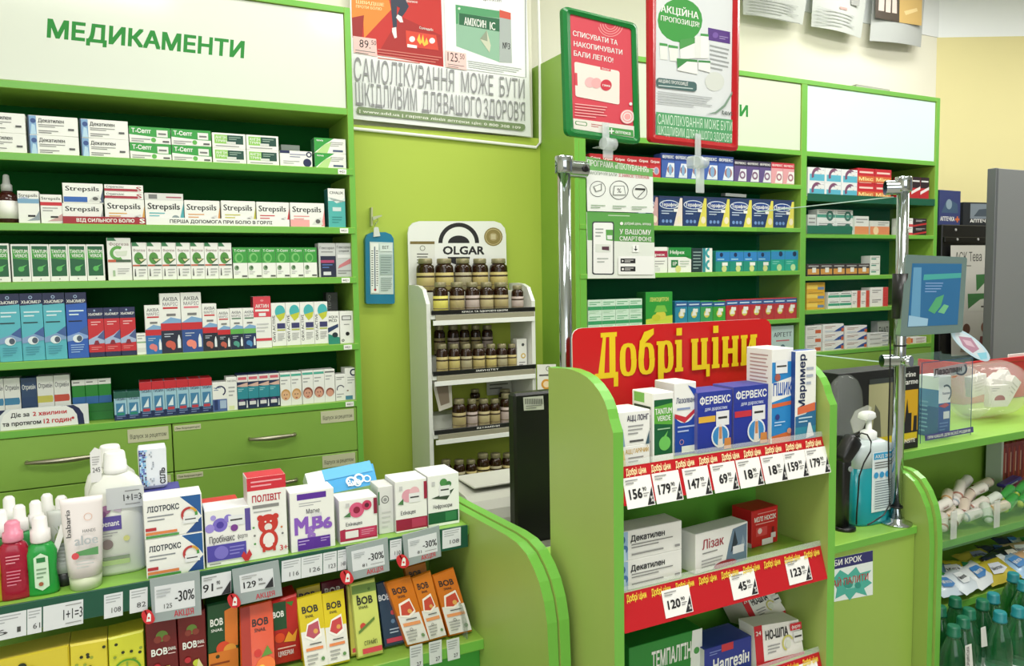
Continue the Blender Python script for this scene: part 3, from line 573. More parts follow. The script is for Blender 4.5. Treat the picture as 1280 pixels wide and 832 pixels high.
row(SL[4], 1, 406.5, 419.5, 461, D([('r', .04, .9, .96, .94, '#555555'), ('l', .1, .66, .7, .84, 2, '#aaaaaa'), ('c', .5, .3, .4, '#8a4a3a', .13), ('c', .5, .27, .32, '#d8a088', .11), ('r', 0, 0, 1, .16, W_)]), 'white carton with a small child and a thin dark heading line')
row(SL[4], 1, 420, 432.5, 467.5, D([('l', .1, .78, .9, .92, 2, '#666666'), ('ring', .5, .45, .3, .4, '#555566', 20, 200), ('l', .1, .1, .8, .3, 2, '#aaaaaa')]), 'short white carton, last but one in the row above the drawers')
row(SL[4], 1, 432, 447, 459.5, D([('ring', .72, .86, .18, .3, '#1d2a4c', 30, 330), ('l', .2, .5, .8, .75, 3, '#b0b0b0'), ('c', .2, .3, .08, '#7a4a3a', .02), ('r', 0, .02, .6, .14, '#4a86a0')]), 'tall white carton with a dark swirl, last in the row above the drawers')

# ================================================================== goods in the right cabinet
ML = [Shelf(YF, z) for z in LB]; MR = [Shelf(YF, z) for z in RB]
def gripex(c): return D([('r', 0, .62, 1, 1, c), ('t', 'Gripex', .1, .74, .9, .88, W_, .02), ('c', .6, .34, .26, '#d0a8b0', .2), ('c', .6, .34, .16, '#8a98b8', .15), ('l', .06, .1, .4, .5, 3, '#d9d9e0')], base='#c23038' if c == '#b01c24' else '#b8bcd0')
row(ML[0], 6, 737, 826, 194.5, gripex('#b01c24'), 'red cold powder carton on the top shelf, {o} of six behind the glass', 'red cold powder cartons')
ferv = D([('r', 0, .72, 1, 1, '#1f3a7c'), ('t', 'ФЕРВЕКС', .06, .8, .94, .92, W_, .02), ('p', [(.3, .05), (.98, .05), (.98, .62), (.5, .62)], '#d7dde8'), ('ring', .66, .35, .13, .24, '#9a6a6a'), ('c', .66, .35, .13, '#7fa2c8', .22)], base='#3c5ca8')
row(ML[0], 3, 827, 875, 192.5, ferv, 'blue cold powder carton, {o} of three left of the clear clip', 'blue powder cartons left of the clip')
row(ML[0], 2, 877, 917, 195, ferv, 'blue cold powder carton, {o} one right of the clear clip', 'blue powder cartons right of the clip')
ferp = D([('r', 0, .74, 1, 1, '#2a2440'), ('t', 'ФЕРВЕКС', .06, .82, .94, .92, W_, .02), ('p', [(.3, .05), (.98, .05), (.98, .6), (.5, .6)], '#d9d9e2'), ('ring', .66, .33, .13, .24, '#7a5a78')], base='#5a4a80')
row(ML[0], 3, 917.5, 964, 201, ferp, 'dark violet powder carton on the top shelf, {o} of three', 'dark violet powder cartons')
ferr = D([('r', 0, .74, 1, 1, '#c02a3c'), ('t', 'ФЕРВЕКС', .06, .82, .94, .92, W_, .02), ('p', [(.3, .05), (.98, .05), (.98, .6), (.5, .6)], '#e6dede'), ('ring', .66, .33, .13, .24, '#a06a78')], base='#d89aa0')
row(ML[0], 2, 964, 993, 203.5, ferr, 'pink-red powder carton, {o} one at the end of the top shelf', 'pink-red powder cartons')
def thera(acc): return D([('r', 0, .92, 1, 1, '#24345c'), ('c', .44, .72, .42, '#dfe6ee', .15), ('c', .44, .72, .39, '#1f3f86', .125), ('t', 'Терафлю', .1, .66, .8, .78, W_, .025), ('l', .1, .38, .6, .54, 2, '#c8d4e8'), ('c', .17, .16, .06, '#6f90c8'), ('c', .33, .16, .06, '#6f90c8'), ('c', .49, .16, .06, '#6f90c8'), ('p', [(.62, 0), (1, 0), (1, .95), (.9, .95)], acc), ('c', .86, .22, .1, '#e8dcc0', .12), ('r', .62, .48, .8, .58, '#e6e6e6')], base='#1d3768')
row(ML[1], 1, 795, 822.5, 244, thera('#c8a0a0'), 'navy hot drink carton with pink edge, partly behind the programme poster')
row(ML[1], 1, 823.5, 853, 245, thera('#e6d9d0'), 'navy hot drink carton with pale edge, first one right of the programme poster')
row(ML[1], 5, 853.5, 992, 247.5, thera('#d8cf5a'), 'navy hot drink carton with lemon yellow edge, {o} of five', 'yellow edged hot drink cartons')
g = G(); x = Xat(917, YF+.03, LB[1]); z = Zat(917, 246, YF+.03)
g.prism([(x-.06, YF+.012, z), (x+.05, YF+.012, z-.002), (x+.06, YF+.05, z), (x-.05, YF+.05, z+.003)], (0, 0, .012), mat('#8b8f8f', .5)); tag(g.obj('crumpled_wrapper'), 'grey wrapper lying on top of the navy hot drink cartons', 'wrapper')
row(ML[2], 1, 803, 834.5, 308.5, D([('r', 0, .6, 1, .85, '#a82848'), ('t', 'Helpex', .1, .66, .9, .78, W_, .02), ('l', .1, .2, .9, .5, 3, '#aaaaaa'), ('r', .2, .05, .7, .2, '#d9d9d9')]), 'white carton with a crimson wave, half behind the smartphone poster')
row(ML[2], 1, 835, 864.5, 309, D([('r', 0, .62, 1, 1, '#1f8a3c'), ('t', 'Helpex', .08, .74, .7, .9, W_, .02), ('p', [(0, .62), (.6, .68), (1, .52), (1, .62)], '#1f8a3c'), ('r', .12, .2, .42, .5, '#2a7a44'), ('t', '1P', .2, .28, .36, .44, W_, .02), ('c', .42, .14, .12, '#d8d888'), ('l', .5, .2, .9, .5, 3, '#b8c8b8')]), 'white and green hot drink carton beside the smartphone poster')
row(ML[2], 1, 865, 878, 310, D([('l', .1, .1, .9, .9, 6, '#8aa0a0')], base='#20383c'), 'narrow dark teal carton between green and turquoise ones', stack=1)
row(ML[2], 1, 878, 890.5, 310, D([('ring', .7, .8, .2, .4, '#3aa0a8', 90, 270), ('ring', .7, .3, .2, .4, '#3aa0a8', 90, 270), ('r', 0, 0, .3, 1, '#2f8a96')]), 'narrow turquoise and white carton after the dark teal one')
vic = D([('r', 0, .5, 1, .94, '#2f7ec0'), ('c', .4, .8, .12, '#1a2a50'), ('l', .1, .52, .6, .66, 1, '#a0d0e8'), ('r', .45, .28, .85, .44, '#e8e8e4'), ('c', .6, .14, .18, '#c9d08a')], base='#1f8a78', top='#2f6ca8')
row(ML[2], 4, 894.5, 963, 313, vic, 'blue over green lozenge carton, {o} of four on the third shelf', 'blue over green lozenge cartons')
row(ML[2], 2, 963.5, 998, 312.5, D([('r', 0, .55, 1, .94, '#2f88c0'), ('c', .7, .82, .14, '#1a2a50'), ('l', .1, .3, .6, .5, 2, '#7fd0c0'), ('c', .6, .16, .18, '#b8d8a0')], base='#22a08a', top='#2f6ca8'), 'aqua and blue lozenge carton, {o} one at the shelf end', 'aqua and blue lozenge cartons')
row(ML[3], 4, 735, 803, 374, D([('l', .1, .62, .9, .9, 2, '#3a9a64'), ('r', 0, .3, 1, .55, '#3a9a64'), ('l', .1, .05, .8, .25, 2, '#9fc8a8')], base='#cfe6d4'), 'pale mint and green carton, {l} {o} in the block above the red sign', stack=2)
row(ML[3], 1, 807, 841, 364.5, D([('p', [(0, 0), (1, 0), (1, .3), (0, .2)], '#c8d44a'), ('t', 'ЛІНКОЦИТРОН', .15, .72, .85, .84, '#e8e078', .02), ('c', .55, .3, .2, '#d8d04a', .14), ('c', .38, .24, .16, '#c8c83a', .1), ('p', [(.3, .4), (.8, .4), (.7, .6), (.4, .6)], '#7fc04a')], base='#2f9a3a', side='#1f6a2c'), 'tall green lemon drink carton above the red sign', d=.06)
def fiz(c): return D([('r', 0, .75, 1, .96, '#2b5a98'), ('l', .1, .78, .9, .92, 1, '#d0e0f0'), ('c', .5, .42, .24, '#d8c85a'), ('p', [(.3, .35), (.7, .35), (.5, .7)], '#e6e6e0'), ('r', .4, .5, .8, .66, '#e8e8e4')], base=c)
for i, c in enumerate(('#2a86a8', '#2a8a9a', '#3a9a5a', '#3f9e3a')):
    row(ML[3], 1, 844+i*15.8, 859.5+i*15.8, 376, fiz(c), ('blue', 'petrol blue', 'sea green', 'leaf green')[i] + ' sachet carton in the row just above the red sign')
row(ML[3], 6, 907.5, 996, 373, fiz('#b83038'), 'red and blue sachet carton, {o} of six above the red sign', 'red and blue sachet cartons')
row(ML[4], 1, 964, 992, 407, D([('t', 'АРГЕТТ', .1, .66, .9, .8, '#3a3a44', .02), ('r', .2, .52, .8, .56, '#c06068'), ('c', .5, .24, .14, '#4a6a70', .18), ('l', .1, .05, .9, .16, 1, '#888888')], base='#b8cfcc'), 'pale grey-green carton with a dark name at the right end of the red sign')

# right bay
def pil(c1, c2): return D([('r', .1, .1, .98, .55, c2), ('ring', .55, .45, .2, .34, c1, 20, 200), ('l', .55, .68, .95, .9, 2, '#8888a0'), ('r', .6, .6, .9, .85, '#e2e2e0')], base='#e2e4e6')
row(MR[0], 3, 1009.5, 1071.5, 210.5, pil('#7a4a68', '#5ab0c8'), 'white and light blue tablet carton, {l} {o} above the green strip', stack=2, z=RB[0]+.0)
row(MR[0], 2, 1071.5, 1114, 211, D([('r', 0, .1, 1, .5, '#d0643a'), ('t', 'Мікс', .08, .2, .9, .42, '#f0d890', .03), ('r', .1, .68, .9, .8, '#f0c8c0'), ('l', .1, .02, .8, .1, 1, '#f0d0c0')], base='#c02430'), 'bright red carton with orange picture, {l} {o} of four near the pole', stack=2)
row(MR[0], 3, 1127.5, 1161, 221, D([('r', 0, .55, 1, 1, '#2a1a22'), ('p', [(0, .4), (1, .62), (1, .5), (0, .28)], '#e8e0e0'), ('l', .1, .75, .9, .92, 1, '#dddddd')], base='#b8242c'), 'black and red carton, {o} of three to the right of the pole', 'black and red cartons', z=RB[0])
row(MR[1], 2, 1021, 1066, 262, D([('r', 0, .35, 1, .6, '#4f9a88'), ('l', .1, .65, .9, .95, 2, '#777777'), ('ring', .7, .5, .1, .2, '#3a6a60')], base='#dfe3e0'), 'white and green carton, {l} {o} of four seen through the side glass', stack=2, dy=.03)
row(MR[1], 1, 1009.5, 1020, 268, D([('l', .1, .3, .9, .9, 3, '#888888'), ('r', 0, 0, 1, .25, '#3a8a6a')], base='#c8d0cc'), 'small pale carton at the divider, second shelf of the right bay', dy=.02)
row(MR[1], 1, 1068, 1086, 270, D([('r', 0, 0, 1, .45, '#d88a5a'), ('l', .1, .6, .9, .9, 2, '#888888')], base='#d9dcd8'), 'white carton with orange foot, second shelf behind the side glass', dy=.02)
row(MR[1], 1, 1087, 1112, 276, D([('r', 0, 0, 1, .6, '#d8845a'), ('c', .3, .3, .14, '#e8c8a0'), ('l', .4, .65, .95, .95, 2, '#888888')], base='#cfd2cc'), 'low orange and grey carton at the pole, second shelf of the right bay', dy=.02)
row(MR[1], 1, 1126, 1141, 272.5, D([('r', 0, 0, 1, .3, '#c84a50'), ('l', .1, .55, .9, .85, 2, '#888888')], base='#e4e4e0'), 'white carton with red foot, {l} one right of the pole', stack=2)
row(MR[1], 1, 1141, 1158, 273, D([('p', [(0, .2), (1, .5), (1, .3), (0, 0)], '#b83030'), ('l', .2, .6, .9, .85, 2, '#cccccc')], base='#2a2026'), 'black carton with red slash, {l} one right of the pole', stack=2)
g = G(); xa, xb = Xat(1009.5, YF, 2), Xat(1066, YF, 2); tag(G().box(xa, xb, YF-.004, YF-.0025, RB[1]+.0, RB[1]+.035, mat('#1f6a52', .3)).obj('shelf_strip'), 'dark green plastic strip in front of the second shelf cartons', 'strip')
row(MR[2], 5, 1008.5, 1087, 329.5, D([('r', .05, .15, .95, .6, '#c89048'), ('r', .4, .3, .7, .7, '#dfe0da'), ('l', .1, .7, .9, .95, 1, '#aaaaaa')], base='#3a2f30'), 'small dark carton with amber stripe, {o} of five on the third shelf', 'small dark amber cartons')
row(MR[2], 1, 1087.5, 1100, 319.5, D([('r', .1, .4, .6, .6, '#4a8a78'), ('l', .1, .65, .9, .9, 1, '#888888')], base='#dfe4dc'), 'white and green little carton, {l} of the pile near the pole', stack=3)
row(MR[3], 1, 1008, 1031, 353, D([('r', 0, .3, .6, .7, '#e8c85a'), ('l', .1, .75, .9, .95, 1, '#887733'), ('r', .6, .2, .95, .5, '#6a86a8')], base='#d8a830'), 'flat amber yellow carton, {l} of the pile at the divider', stack=3)
row(MR[3], 2, 1035, 1064, 365, D([('r', 0, .35, 1, .65, '#3f9a7a'), ('l', .1, .7, .9, .95, 1, '#777777')], base='#e2e6e2'), 'flat white carton with green stripe, {l} {o} on the fourth shelf', stack=2)
row(MR[3], 2, 1064.5, 1086.5, 363, D([('r', .6, 0, 1, 1, '#c84a3a'), ('l', .1, .4, .5, .8, 2, '#777777')], base='#e4e2de'), 'white carton with red right half, {l} {o} on the fourth shelf', stack=2)
row(MR[3], 1, 1087.5, 1110, 359, D([('r', .7, 0, 1, 1, '#c83a3a'), ('l', .1, .4, .6, .8, 2, '#777777')], base='#e8e6e2'), 'larger white carton with red edge, {l} one by the pole', stack=2)
wb = D([('p', [(.5, .1), (1, .2), (1, .8), (.75, .5)], '#2a4f98'), ('l', .1, .5, .6, .85, 2, '#9a6a5a'), ('r', .1, .12, .5, .3, '#c8d0d8'), ('r', .88, .1, 1, .5, '#c8603a')], base='#e6e6e4')
row(MR[4], 1, 1006.5, 1027, 407, D([('r', .6, .1, .95, .5, '#c8603a'), ('l', .1, .5, .7, .85, 2, '#888888')], base='#dcdcd8'), 'white and orange carton, {l} of the pile at the divider, bottom shelf', stack=3)
row(MR[4], 1, 1028, 1054.5, 405, wb, 'white and blue tablet carton, {l} of the first pile on the bottom shelf', stack=3)
row(MR[4], 1, 1055.5, 1083.5, 407, wb, 'white and blue tablet carton, {l} of the second pile on the bottom shelf', stack=3)
row(MR[4], 1, 1084.5, 1110.5, 416, D([('l', .1, .55, .9, .9, 2, '#3a3a3a'), ('r', .7, .1, 1, .4, '#9fa6aa')], base='#dcdedc'), 'white carton with black print, {l} of the pile left of the pole', stack=3)
row(MR[4], 1, 1097, 1111, 401, D([('t', 'ЕНАП', .1, .4, .9, .75, INK, .02)], base='#c4c8c6'), 'grey carton peeping out behind the black-print pile', dy=.08, d=.04)
row(MR[4], 1, 1129, 1143, 422, D([('r', .15, .15, .85, .85, '#d85a30'), ('c', .5, .5, .22, '#e89a60')], base='#e4e0da'), 'small carton with orange square below the customer monitor')
row(MR[4], 1, 1143.5, 1158, 421, D([('l', .1, .15, .9, .85, 4, '#b07a7a')], base='#e6e4e0'), 'small white carton, {l} one right of the orange square carton', stack=2)

# ================================================================== middle wall
def sheet(name, P, outline, th, m, items, label, cat, parent=None, rim=None):
    """A flat board: outline in picture points on the plane of P, given thickness th behind it."""
    g = G(); pts = [P.pt(x, y, 0) for x, y in outline]; g.prism(pts, -P.n*th, rim or m, cap=m); deco(g, P, items)
    o = g.obj(name, parent)
    if not parent: tag(o, label, cat)
    return o
def rrect(x0, y0, x1, y1, r, dy=0, n=5):          # rounded rectangle; dy tilts it: drop of the right end
    out = []
    for cx, cy, a0 in ((x1-r, y1-r, 0), (x0+r, y1-r, 90), (x0+r, y0+r, 180), (x1-r, y0+r, 270)):
        for i in range(n+1):
            a = math.radians(a0+90*i/n); x = cx+r*math.cos(a); y = cy+r*math.sin(a); out.append((x, y+dy*(x-x0)/(x1-x0)))
    return out
P = PxFace((0, 2.606, 0), (0, -1, 0), .0001)
GT = '#8e8e92'
sheet('wall_poster', P, [(441.5, 148.5), (664, 171), (657, -44), (436, -60)], .004, mat('#e8eaea', .4), [
    ('p', [(438, -50), (550, -38), (554.4, 83.5), (442, 63)], '#c4231c'),
    ('p', [(438.5, -50), (476, -46), (489, 12), (455, 48), (454, 20), (439.5, 22)], '#e8862c'), ('p', [(439.7, 22), (455, 19), (452.5, 46), (440.6, 47)], '#9c1c18'),
    ('p', [(500, 20), (551, 44), (554, 82), (472, 68)], '#a81a18'),
    ('T', 'ШВИДШЕ', (445, 4), (480, 8), (445, 0), '#f6e2a8'), ('T', 'ПРОТИ БОЛЮ', (445, 9.5), (477, 13), (445, 6), '#f6e2a8'), ('T', 'знеболює', (500, 2), (522, 4), (500, -1), W_),
    ('p', [(488, -4), (506, -2), (511, 8), (507, 15), (501, 23), (496, 20), (500, 10), (496, 8), (496, 34), (491, 34), (489, 12)], '#2c3448'),
    ('p', [(497, 18), (502, 21), (504, 28), (500, 28), (495, 22)], '#e8e4e4'), ('p', [(490, 35), (495, 34), (496, 47), (493, 48), (490, 40)], '#e8e4e4'),
    ('p', [(507, 38), (545, 44), (548, 63), (508, 58)], '#d8402c'), ('p', [(509, 55), (521, 57), (521, 60.5), (509, 59)], W_), ('c', 515, 49, 3.6, W_), ('c', 540, 51, 3.6, W_),
    ('p', [(521, 50), (524, 42), (526, 52), (528.5, 43), (530.5, 54), (533, 47), (535, 53), (535, 55), (530, 58), (527, 53), (525, 56)], '#f0c040'), ('T', 'Солпадеїн', (524, 36), (541, 39), (524, 33), W_),
    ('L', (472, 74), (552, 84), (472, 60), 4, '#d87a70'),
    ('p', [(441, 45), (470, 49), (471.5, 71), (442, 66)], '#f0c4c0'), ('T', '89.', (449, 59), (463, 61), (449, 48.5), INK, 0), ('T', '50', (464, 56), (470, 57), (464, 50), INK, 0), ('L', (444, 67), (469, 70.5), (444, 61), 2, '#777777'),
    ('p', [(554, -36), (655, -25), (656.3, 97), (557.5, 83)], '#f0f2f2'), ('p', [(655.6, -25), (657, -25), (657.6, 97), (656.3, 97)], '#a0a4a4'),
    ('T', 'ЦИТРАТИН', (604, 1), (626, 3), (604, -3), '#555555'),
    ('p', [(569, 6), (624, 14), (624, 78), (570, 58)], '#8db79c'), ('p', [(569, 6), (624, 14), (624, 23), (573, 17), (573, 30), (569.5, 30)], '#4d9a66'), ('p', [(573.5, 16.5), (625, 24), (625, 40), (573.5, 31)], '#14603a'),
    ('T', 'АМІКСИН', (580, 31), (607, 35.5), (580, 21.5), W_, .025), ('T', 'IC', (612, 37), (618.5, 38), (612, 27), W_, .025), ('c', 573.5, 11, 1.6, '#d8e8d8'),
    ('p', [(624, 14), (638, 17), (639.5, 79), (624, 78)], '#a8b0ae'), ('p', [(624, 12.5), (638, 16.5), (638, 25), (624, 22)], '#d04a34'), ('T', '№3', (628, 61), (637, 62), (628, 53), INK, .02),
    ('p', [(608, 38), (613, 57), (611.5, 66), (599.5, 49)], '#c9ccb4'), ('p', [(608, 38), (609, 52), (599.5, 49)], '#8f9a84'),
    ('p', [(556, 63), (582, 67), (583, 88), (557, 84)], '#f4c8c4'), ('T', '125.', (559, 76), (574, 78.5), (559, 64.5), INK, 0), ('T', '50', (574.5, 74), (580, 75), (574.5, 67), INK, 0), ('L', (559, 84), (580, 87), (559, 79), 2, '#777777'),
    ('L', (585, 85), (652, 95), (584, 75), 4, '#b0b4b4'),
    ('T', 'САМОЛІКУВАННЯ', (442, 101), (567, 115), (442, 71.5), GT, 0), ('T', 'МОЖЕ', (576, 115), (616, 119.5), (576, 89.5), GT, 0), ('T', 'БУТИ', (624, 120.5), (655, 123.5), (624, 96), GT, 0),
    ('T', 'ШКІДЛИВИМ', (444.5, 131), (521, 139), (443.5, 102.5), GT, 0), ('T', 'ДЛЯ', (527, 139.5), (551, 142), (527, 113.5), GT, 0), ('T', 'ВАШОГО', (554, 142), (601, 146.5), (554, 117), GT, 0), ('T', "ЗДОРОВ'Я", (604, 147), (655.5, 151.5), (604, 123), GT, 0),
    ('p', [(448, 133.5), (446, 135), (445.5, 138), (446, 141), (448, 142.5), (652, 163.7), (655, 162), (656, 159), (655, 156), (652, 155)], '#7d9068'),
    ('T', '| www.add.ua | гаряча лінія аптеки цін: 0 800 308 109', (449, 140.5), (650, 161.5), (449, 136.8), '#f0f0e8')],
    'large white wall poster warning about self-treatment, between the two cabinets', 'poster')

# hygrometer board on its hook
Ph = PxFace((0, 2.598, 0), (0, -1, 0), .0001)
hy = empty('wall_hygrometer', atY(475, 335, 2.61), 'blue plastic wall hygrometer hanging from a hook beside the tall left cabinet', 'hygrometer')
sheet('backplate', Ph, [(456.5, 299), (459, 293), (466, 290), (482, 290), (489, 293), (492, 298), (493.5, 378), (492, 379.5), (459, 379.5), (457.5, 378)], .02, mat('#1d7ba0', .4), [], '', '', hy, rim=mat('#177a9c', .4))
g = G(); g.prism([Ph.pt(x, y, 2) for x, y in ((462, 302), (491, 303), (491.8, 367.5), (463, 367.5))], Ph.n*.001, mat('#cfdcd8', .3))
F2 = PxFace((0, 2.5955, 0), (0, -1, 0), .0001)
deco(g, F2, [('p', [(463, 303.5), (473, 304), (473.6, 366), (464, 366)], '#f0f2ee'), ('p', [(467.6, 308), (469, 308), (469.6, 362), (468.2, 362)], '#5a6a80'), ('c', 469, 362, 1.6, '#b03a40'), ('L', (464.5, 358), (467, 358), (464, 312), 16, '#444444'), ('L', (470.6, 358), (473, 358), (470, 312), 16, '#444444'),
     ('p', [(475, 305), (490, 305.3), (490.2, 314), (475, 314)], '#dce6e2'), ('T', 'ВІТ', (478, 311), (486, 311), (478, 307), INK), ('p', [(475, 318), (490.3, 318), (490.6, 343), (475.4, 343)], '#a8bab6'), ('L', (476, 364), (490, 364), (476, 346), 7, '#8f9f9c'), ('L', (476, 342), (489, 342), (476, 320), 7, '#7f908c')]); g.obj('dial_plate', hy)
g = G(); g.prism([Ph.pt(x, y, 1) for x, y in ((466.5, 296), (467, 285), (469, 283.5), (472.5, 284), (475, 295))], Ph.n*.004, mat('#d8dcd8', .4)); g.obj('hanger_clip', hy)
hk = G(); p0 = Ph.pt(464.5, 262, 0); 
hk.prism([Ph.pt(464, 259, 0), Ph.pt(466, 259, 0), Ph.pt(466, 282, 0), Ph.pt(464, 282, 0)], (0, .021, 0), mat('#b8bc98', .5))
a = Ph.pt(465, 271, 0); hk.prism([a, a+Vector((.028, -.012, .006)), a+Vector((.030, -.012, .002)), a+Vector((.002, 0, -.012))], (0, -.008, 0), mat('#c8ccb0', .5))
hk.tube([Ph.pt(469.5, 272+i*2.2, 0)+Vector((.006*math.sin(i*1.05), -.008, 0)) for i in range(6)], .0012, CHROME, 6)
tag(hk.obj('wall_hook'), 'pale plastic hook on the green wall holding the blue hygrometer', 'hook')

# ================================================================== supplement rack
YR = 2.417; RX0, RX1 = .903, 1.316; RB_ = 2.595
rk = empty('display_rack', ((RX0+RX1)/2, 2.5, 0), 'white free-standing supplement rack with four tiers of amber jars against the green wall', 'rack')
RW = mat('#e4e6e0', .4)
pr = [atX(x, y, RX0) for x, y in ((509, 356.3), (517, 356), (523, 357.5), (528, 362), (530, 370), (530.5, 380))]
base = [(v.y, v.z) for v in pr]; base[-1] = (YR, base[-1][1])
for X in (RX0, RX1-.014):
    g = G(); g.prism([(X, y, z) for y, z in [(RB_, base[0][1])]+base+[(YR, 0), (RB_, 0)]], (.014, 0, 0), RW, cap=RW); part(g, 'side_panel', rk)
part(G().box(RX0+.014, RX1-.014, RB_-.008, RB_, 0, base[0][1]-.02, mat('#b8c84a', .5)), 'back_panel', rk, label='green back panel seen between tiers')
Pb = PxFace((0, 2.588, 0), (0, -1, 0), .0001)
hb = sheet('header_board', Pb, [(512, 372), (509.7, 292), (511, 284), (516, 278.5), (524, 276.3), (618, 276.3), (626, 279), (631, 285), (632.5, 293), (634, 372)], .007, mat('#eceeea', .4), [
    ('ring', 573.4, 303.7, 20.3, 25.5, INK, 180, 360), ('p', [(573.4+13.5*math.cos(math.radians(a)), 303.7-9.5*math.sin(math.radians(a))) for a in range(0, 181, 15)], INK),
    ('T', 'OLGAR', (554, 317.6), (605, 317.6), (554, 307.2), INK, .035), ('p', [(573.4+14*math.cos(math.radians(a)), 321+9.5*math.sin(math.radians(a))) for a in range(0, 181, 15)], INK), ('ring', 573.4, 321, 20, 25, INK, 10, 170),
    ('c', 616.6, 295.8, 11.6, '#8f7f4a'), ('ring', 616.6, 295.8, 9.3, 9.9, '#cfc398'), ('c', 616.6, 295.8, 5.2, '#a8986a'), ('r', 613.5, 299, 619.5, 292.5, '#c8bd98'),
    ('r', 512.5, 372, 543.5, 301.5, '#e2e3dc'), ('r', 512.5, 305, 543, 301.5, '#7a6a3c'), ('ring', 528, 310, 2.6, 3.4, '#7a7a70'), ('L', (521, 330), (535, 330), (521, 315.5), 4, '#55554e')], '', '', rk)
TIER = [atY(605, 391.5, YR).z, atY(608, 465, YR).z, atY(600, 537, YR).z, atY(610, 606, YR).z]
RIS = [.075, .055, .05, .0]
for ti, z in enumerate(TIER):
    part(G().box(RX0+.0145, RX1-.0145, YR-.002, RB_-.009, z-.014, z, RW), 'tier_shelf', rk)
    g = G(); g.box(RX0+.016, RX1-.002, YR-.006, YR-.0021, z+.001, z+.016, BLACK)
    deco(g, Face((RX0+.016, YR-.006, z+.001), (RX1-RX0-.018, 0, 0), (0, 0, .015), (0, -1, 0)), [('t', ('КРАСА ТА ЗДОРОВ\'Я ШКІРИ', 'ІМУНІТЕТ', 'ВІТАМІНИ', 'МІНЕРАЛИ')[ti], .28 if ti == 0 else .4, .3, .72 if ti == 0 else .62, .7, W_, .02)])
    part(g, 'title_strip', rk, label='black strip with white title')
    g = G(); g.box(RX0+.03, RX1-.006, YR-.006, YR-.0022, z-.034, z, mat('#9a9680', .5)); g.box(RX0+.02, RX1-.006, YR-.008, YR-.0062, z-.034, z-.018, mat('#eef0ec', .35)); part(g, 'price_rail', rk)
    if RIS[ti]: part(G().box(RX0+.015, RX1-.015, YR+.085, RB_-.01, z+.0002, z+RIS[ti], mat('#cfd2c6', .5)), 'riser', rk)
# jars
JP = {}
AMB = mat('#2c1709', .12)
def jar(x0, x1, yt, ti, back, lab, label, group):
    z = TIER[ti] + (RIS[ti] if back else 0) + .0006; Y = YR + (.125 if back else .035)
    Xa, Xb = Xat(x0, Y, z), Xat(x1, Y, z); H = Zat((x0+x1)/2, yt, Y)-z; r = (Xb-Xa)/2*.97
    k = lab
    if k not in JP:
        o = empty('supplement_jar', (0, 0, 0), 'jar', 'jar')
        G().lathe([(.0245, 0), (.026, .002), (.026, .050), (.0245, .055), (.0195, .0585), (.018, .060)], AMB).obj('glass_body', o)
        G().lathe([(.0195, .0600), (.0205, .0605), (.0205, .0695), (.019, .0712), (.0, .0712)], mat('#9a9272' if lab != '#c9b9b0' else '#b5ad9c', .35, metal=.3)).obj('cap', o)
        g = G(); g.lathe([(.02625, .004), (.02625, .041)], mat(lab, .5)); g.lathe([(.02635, .031), (.02635, .035)], mat('#3c2c1a', .5)); g.lathe([(.02635, .012), (.02635, .014)], mat('#7a6a4a', .5)); g.obj('paper_label', o)
        JP[k] = o; r_ = o
    else:
        s = JP[k]; r_ = s.copy(); COL.objects.link(r_)
        for c in s.children: d = c.copy(); COL.objects.link(d); d.parent = r_
    r_.location = ((Xa+Xb)/2, Y, z); r_.scale = (r/.026, min(r, .03)/.026, H/.0712); r_.rotation_euler = (0, 0, random.uniform(0, 6))
    tag(r_, label, 'jar', group)
LABC = ['#b5a87c', '#b8a86c', '#a8996a', '#bfb06c', '#b8a8a0', '#a8a07e']
tn = ['top tier', 'second tier', 'third tier', 'lowest tier']
rows = [(0, 1, [(520.5, 544), (544.5, 567), (568.5, 589.5), (590, 610.5), (613, 634)], 323, 'back row'), (0, 0, [(542, 560), (562.5, 580.5), (582, 599), (600, 616.5), (617, 635), (640, 654)], 352.5, 'front row'),
        (1, 1, [(543, 556.5), (560, 574), (575, 587), (589, 601), (603, 616)], 406, 'back row'), (1, 0, [(546, 560), (561, 575), (576, 590), (591, 606), (607.5, 620.5), (621, 634), (634.5, 645.5)], 429.5, 'front row'),
        (2, 1, [(588, 600), (624, 639)], 486, 'back row'), (2, 0, [(566, 582.5), (583.5, 597), (598, 612), (612.5, 625), (626, 639.5)], 498, 'front row'),
        (3, 0, [(551, 565), (567.5, 581.5), (582.5, 596), (596.5, 612), (612.5, 627), (628, 642.5)], 569, 'front row')]
for ti, bk, xs, yt, rn in rows:
    for i, (a, b) in enumerate(xs):
        dy = {2: 0, 3: 0}.get(ti, 0) - (3 if ti == 3 and i >= 3 else 0) + (5 if ti == 3 and i < 3 else 0) + (4 if (ti, bk, i) == (0, 0, 5) else 0) - (7 if (ti, bk, i) == (2, 0, 4) else 0)
        jar(a, b, yt+dy, ti, bk, LABC[(i*2+ti+bk) % 6] if not (ti == 0 and i == 0 and not bk) else '#d8cf62', 'amber supplement jar, %s in the %s of the rack\'s %s' % (ordinal(i, len(xs)), rn, tn[ti]), 'jars in the %s of the %s' % (rn, tn[ti]))
xa, xb = Xat(646.5, YR+.03, TIER[1]), Xat(659, YR+.03, TIER[1]); h = Zat(652, 423.5, YR+.03)-TIER[1]
o = carton_geo(xb-xa, h, .03, W_, [('c', .6, .8, .14, '#555555'), ('c', .62, .42, .24, '#d8b860'), ('c', .62, .42, .13, W_), ('l', .2, .08, .8, .24, 2, '#888888')]).obj('supplement_carton'); o.location = ((xa+xb)/2, YR+.03, TIER[1]+.0005); tag(o, 'small white carton at the right end of the rack\'s second tier', 'box')
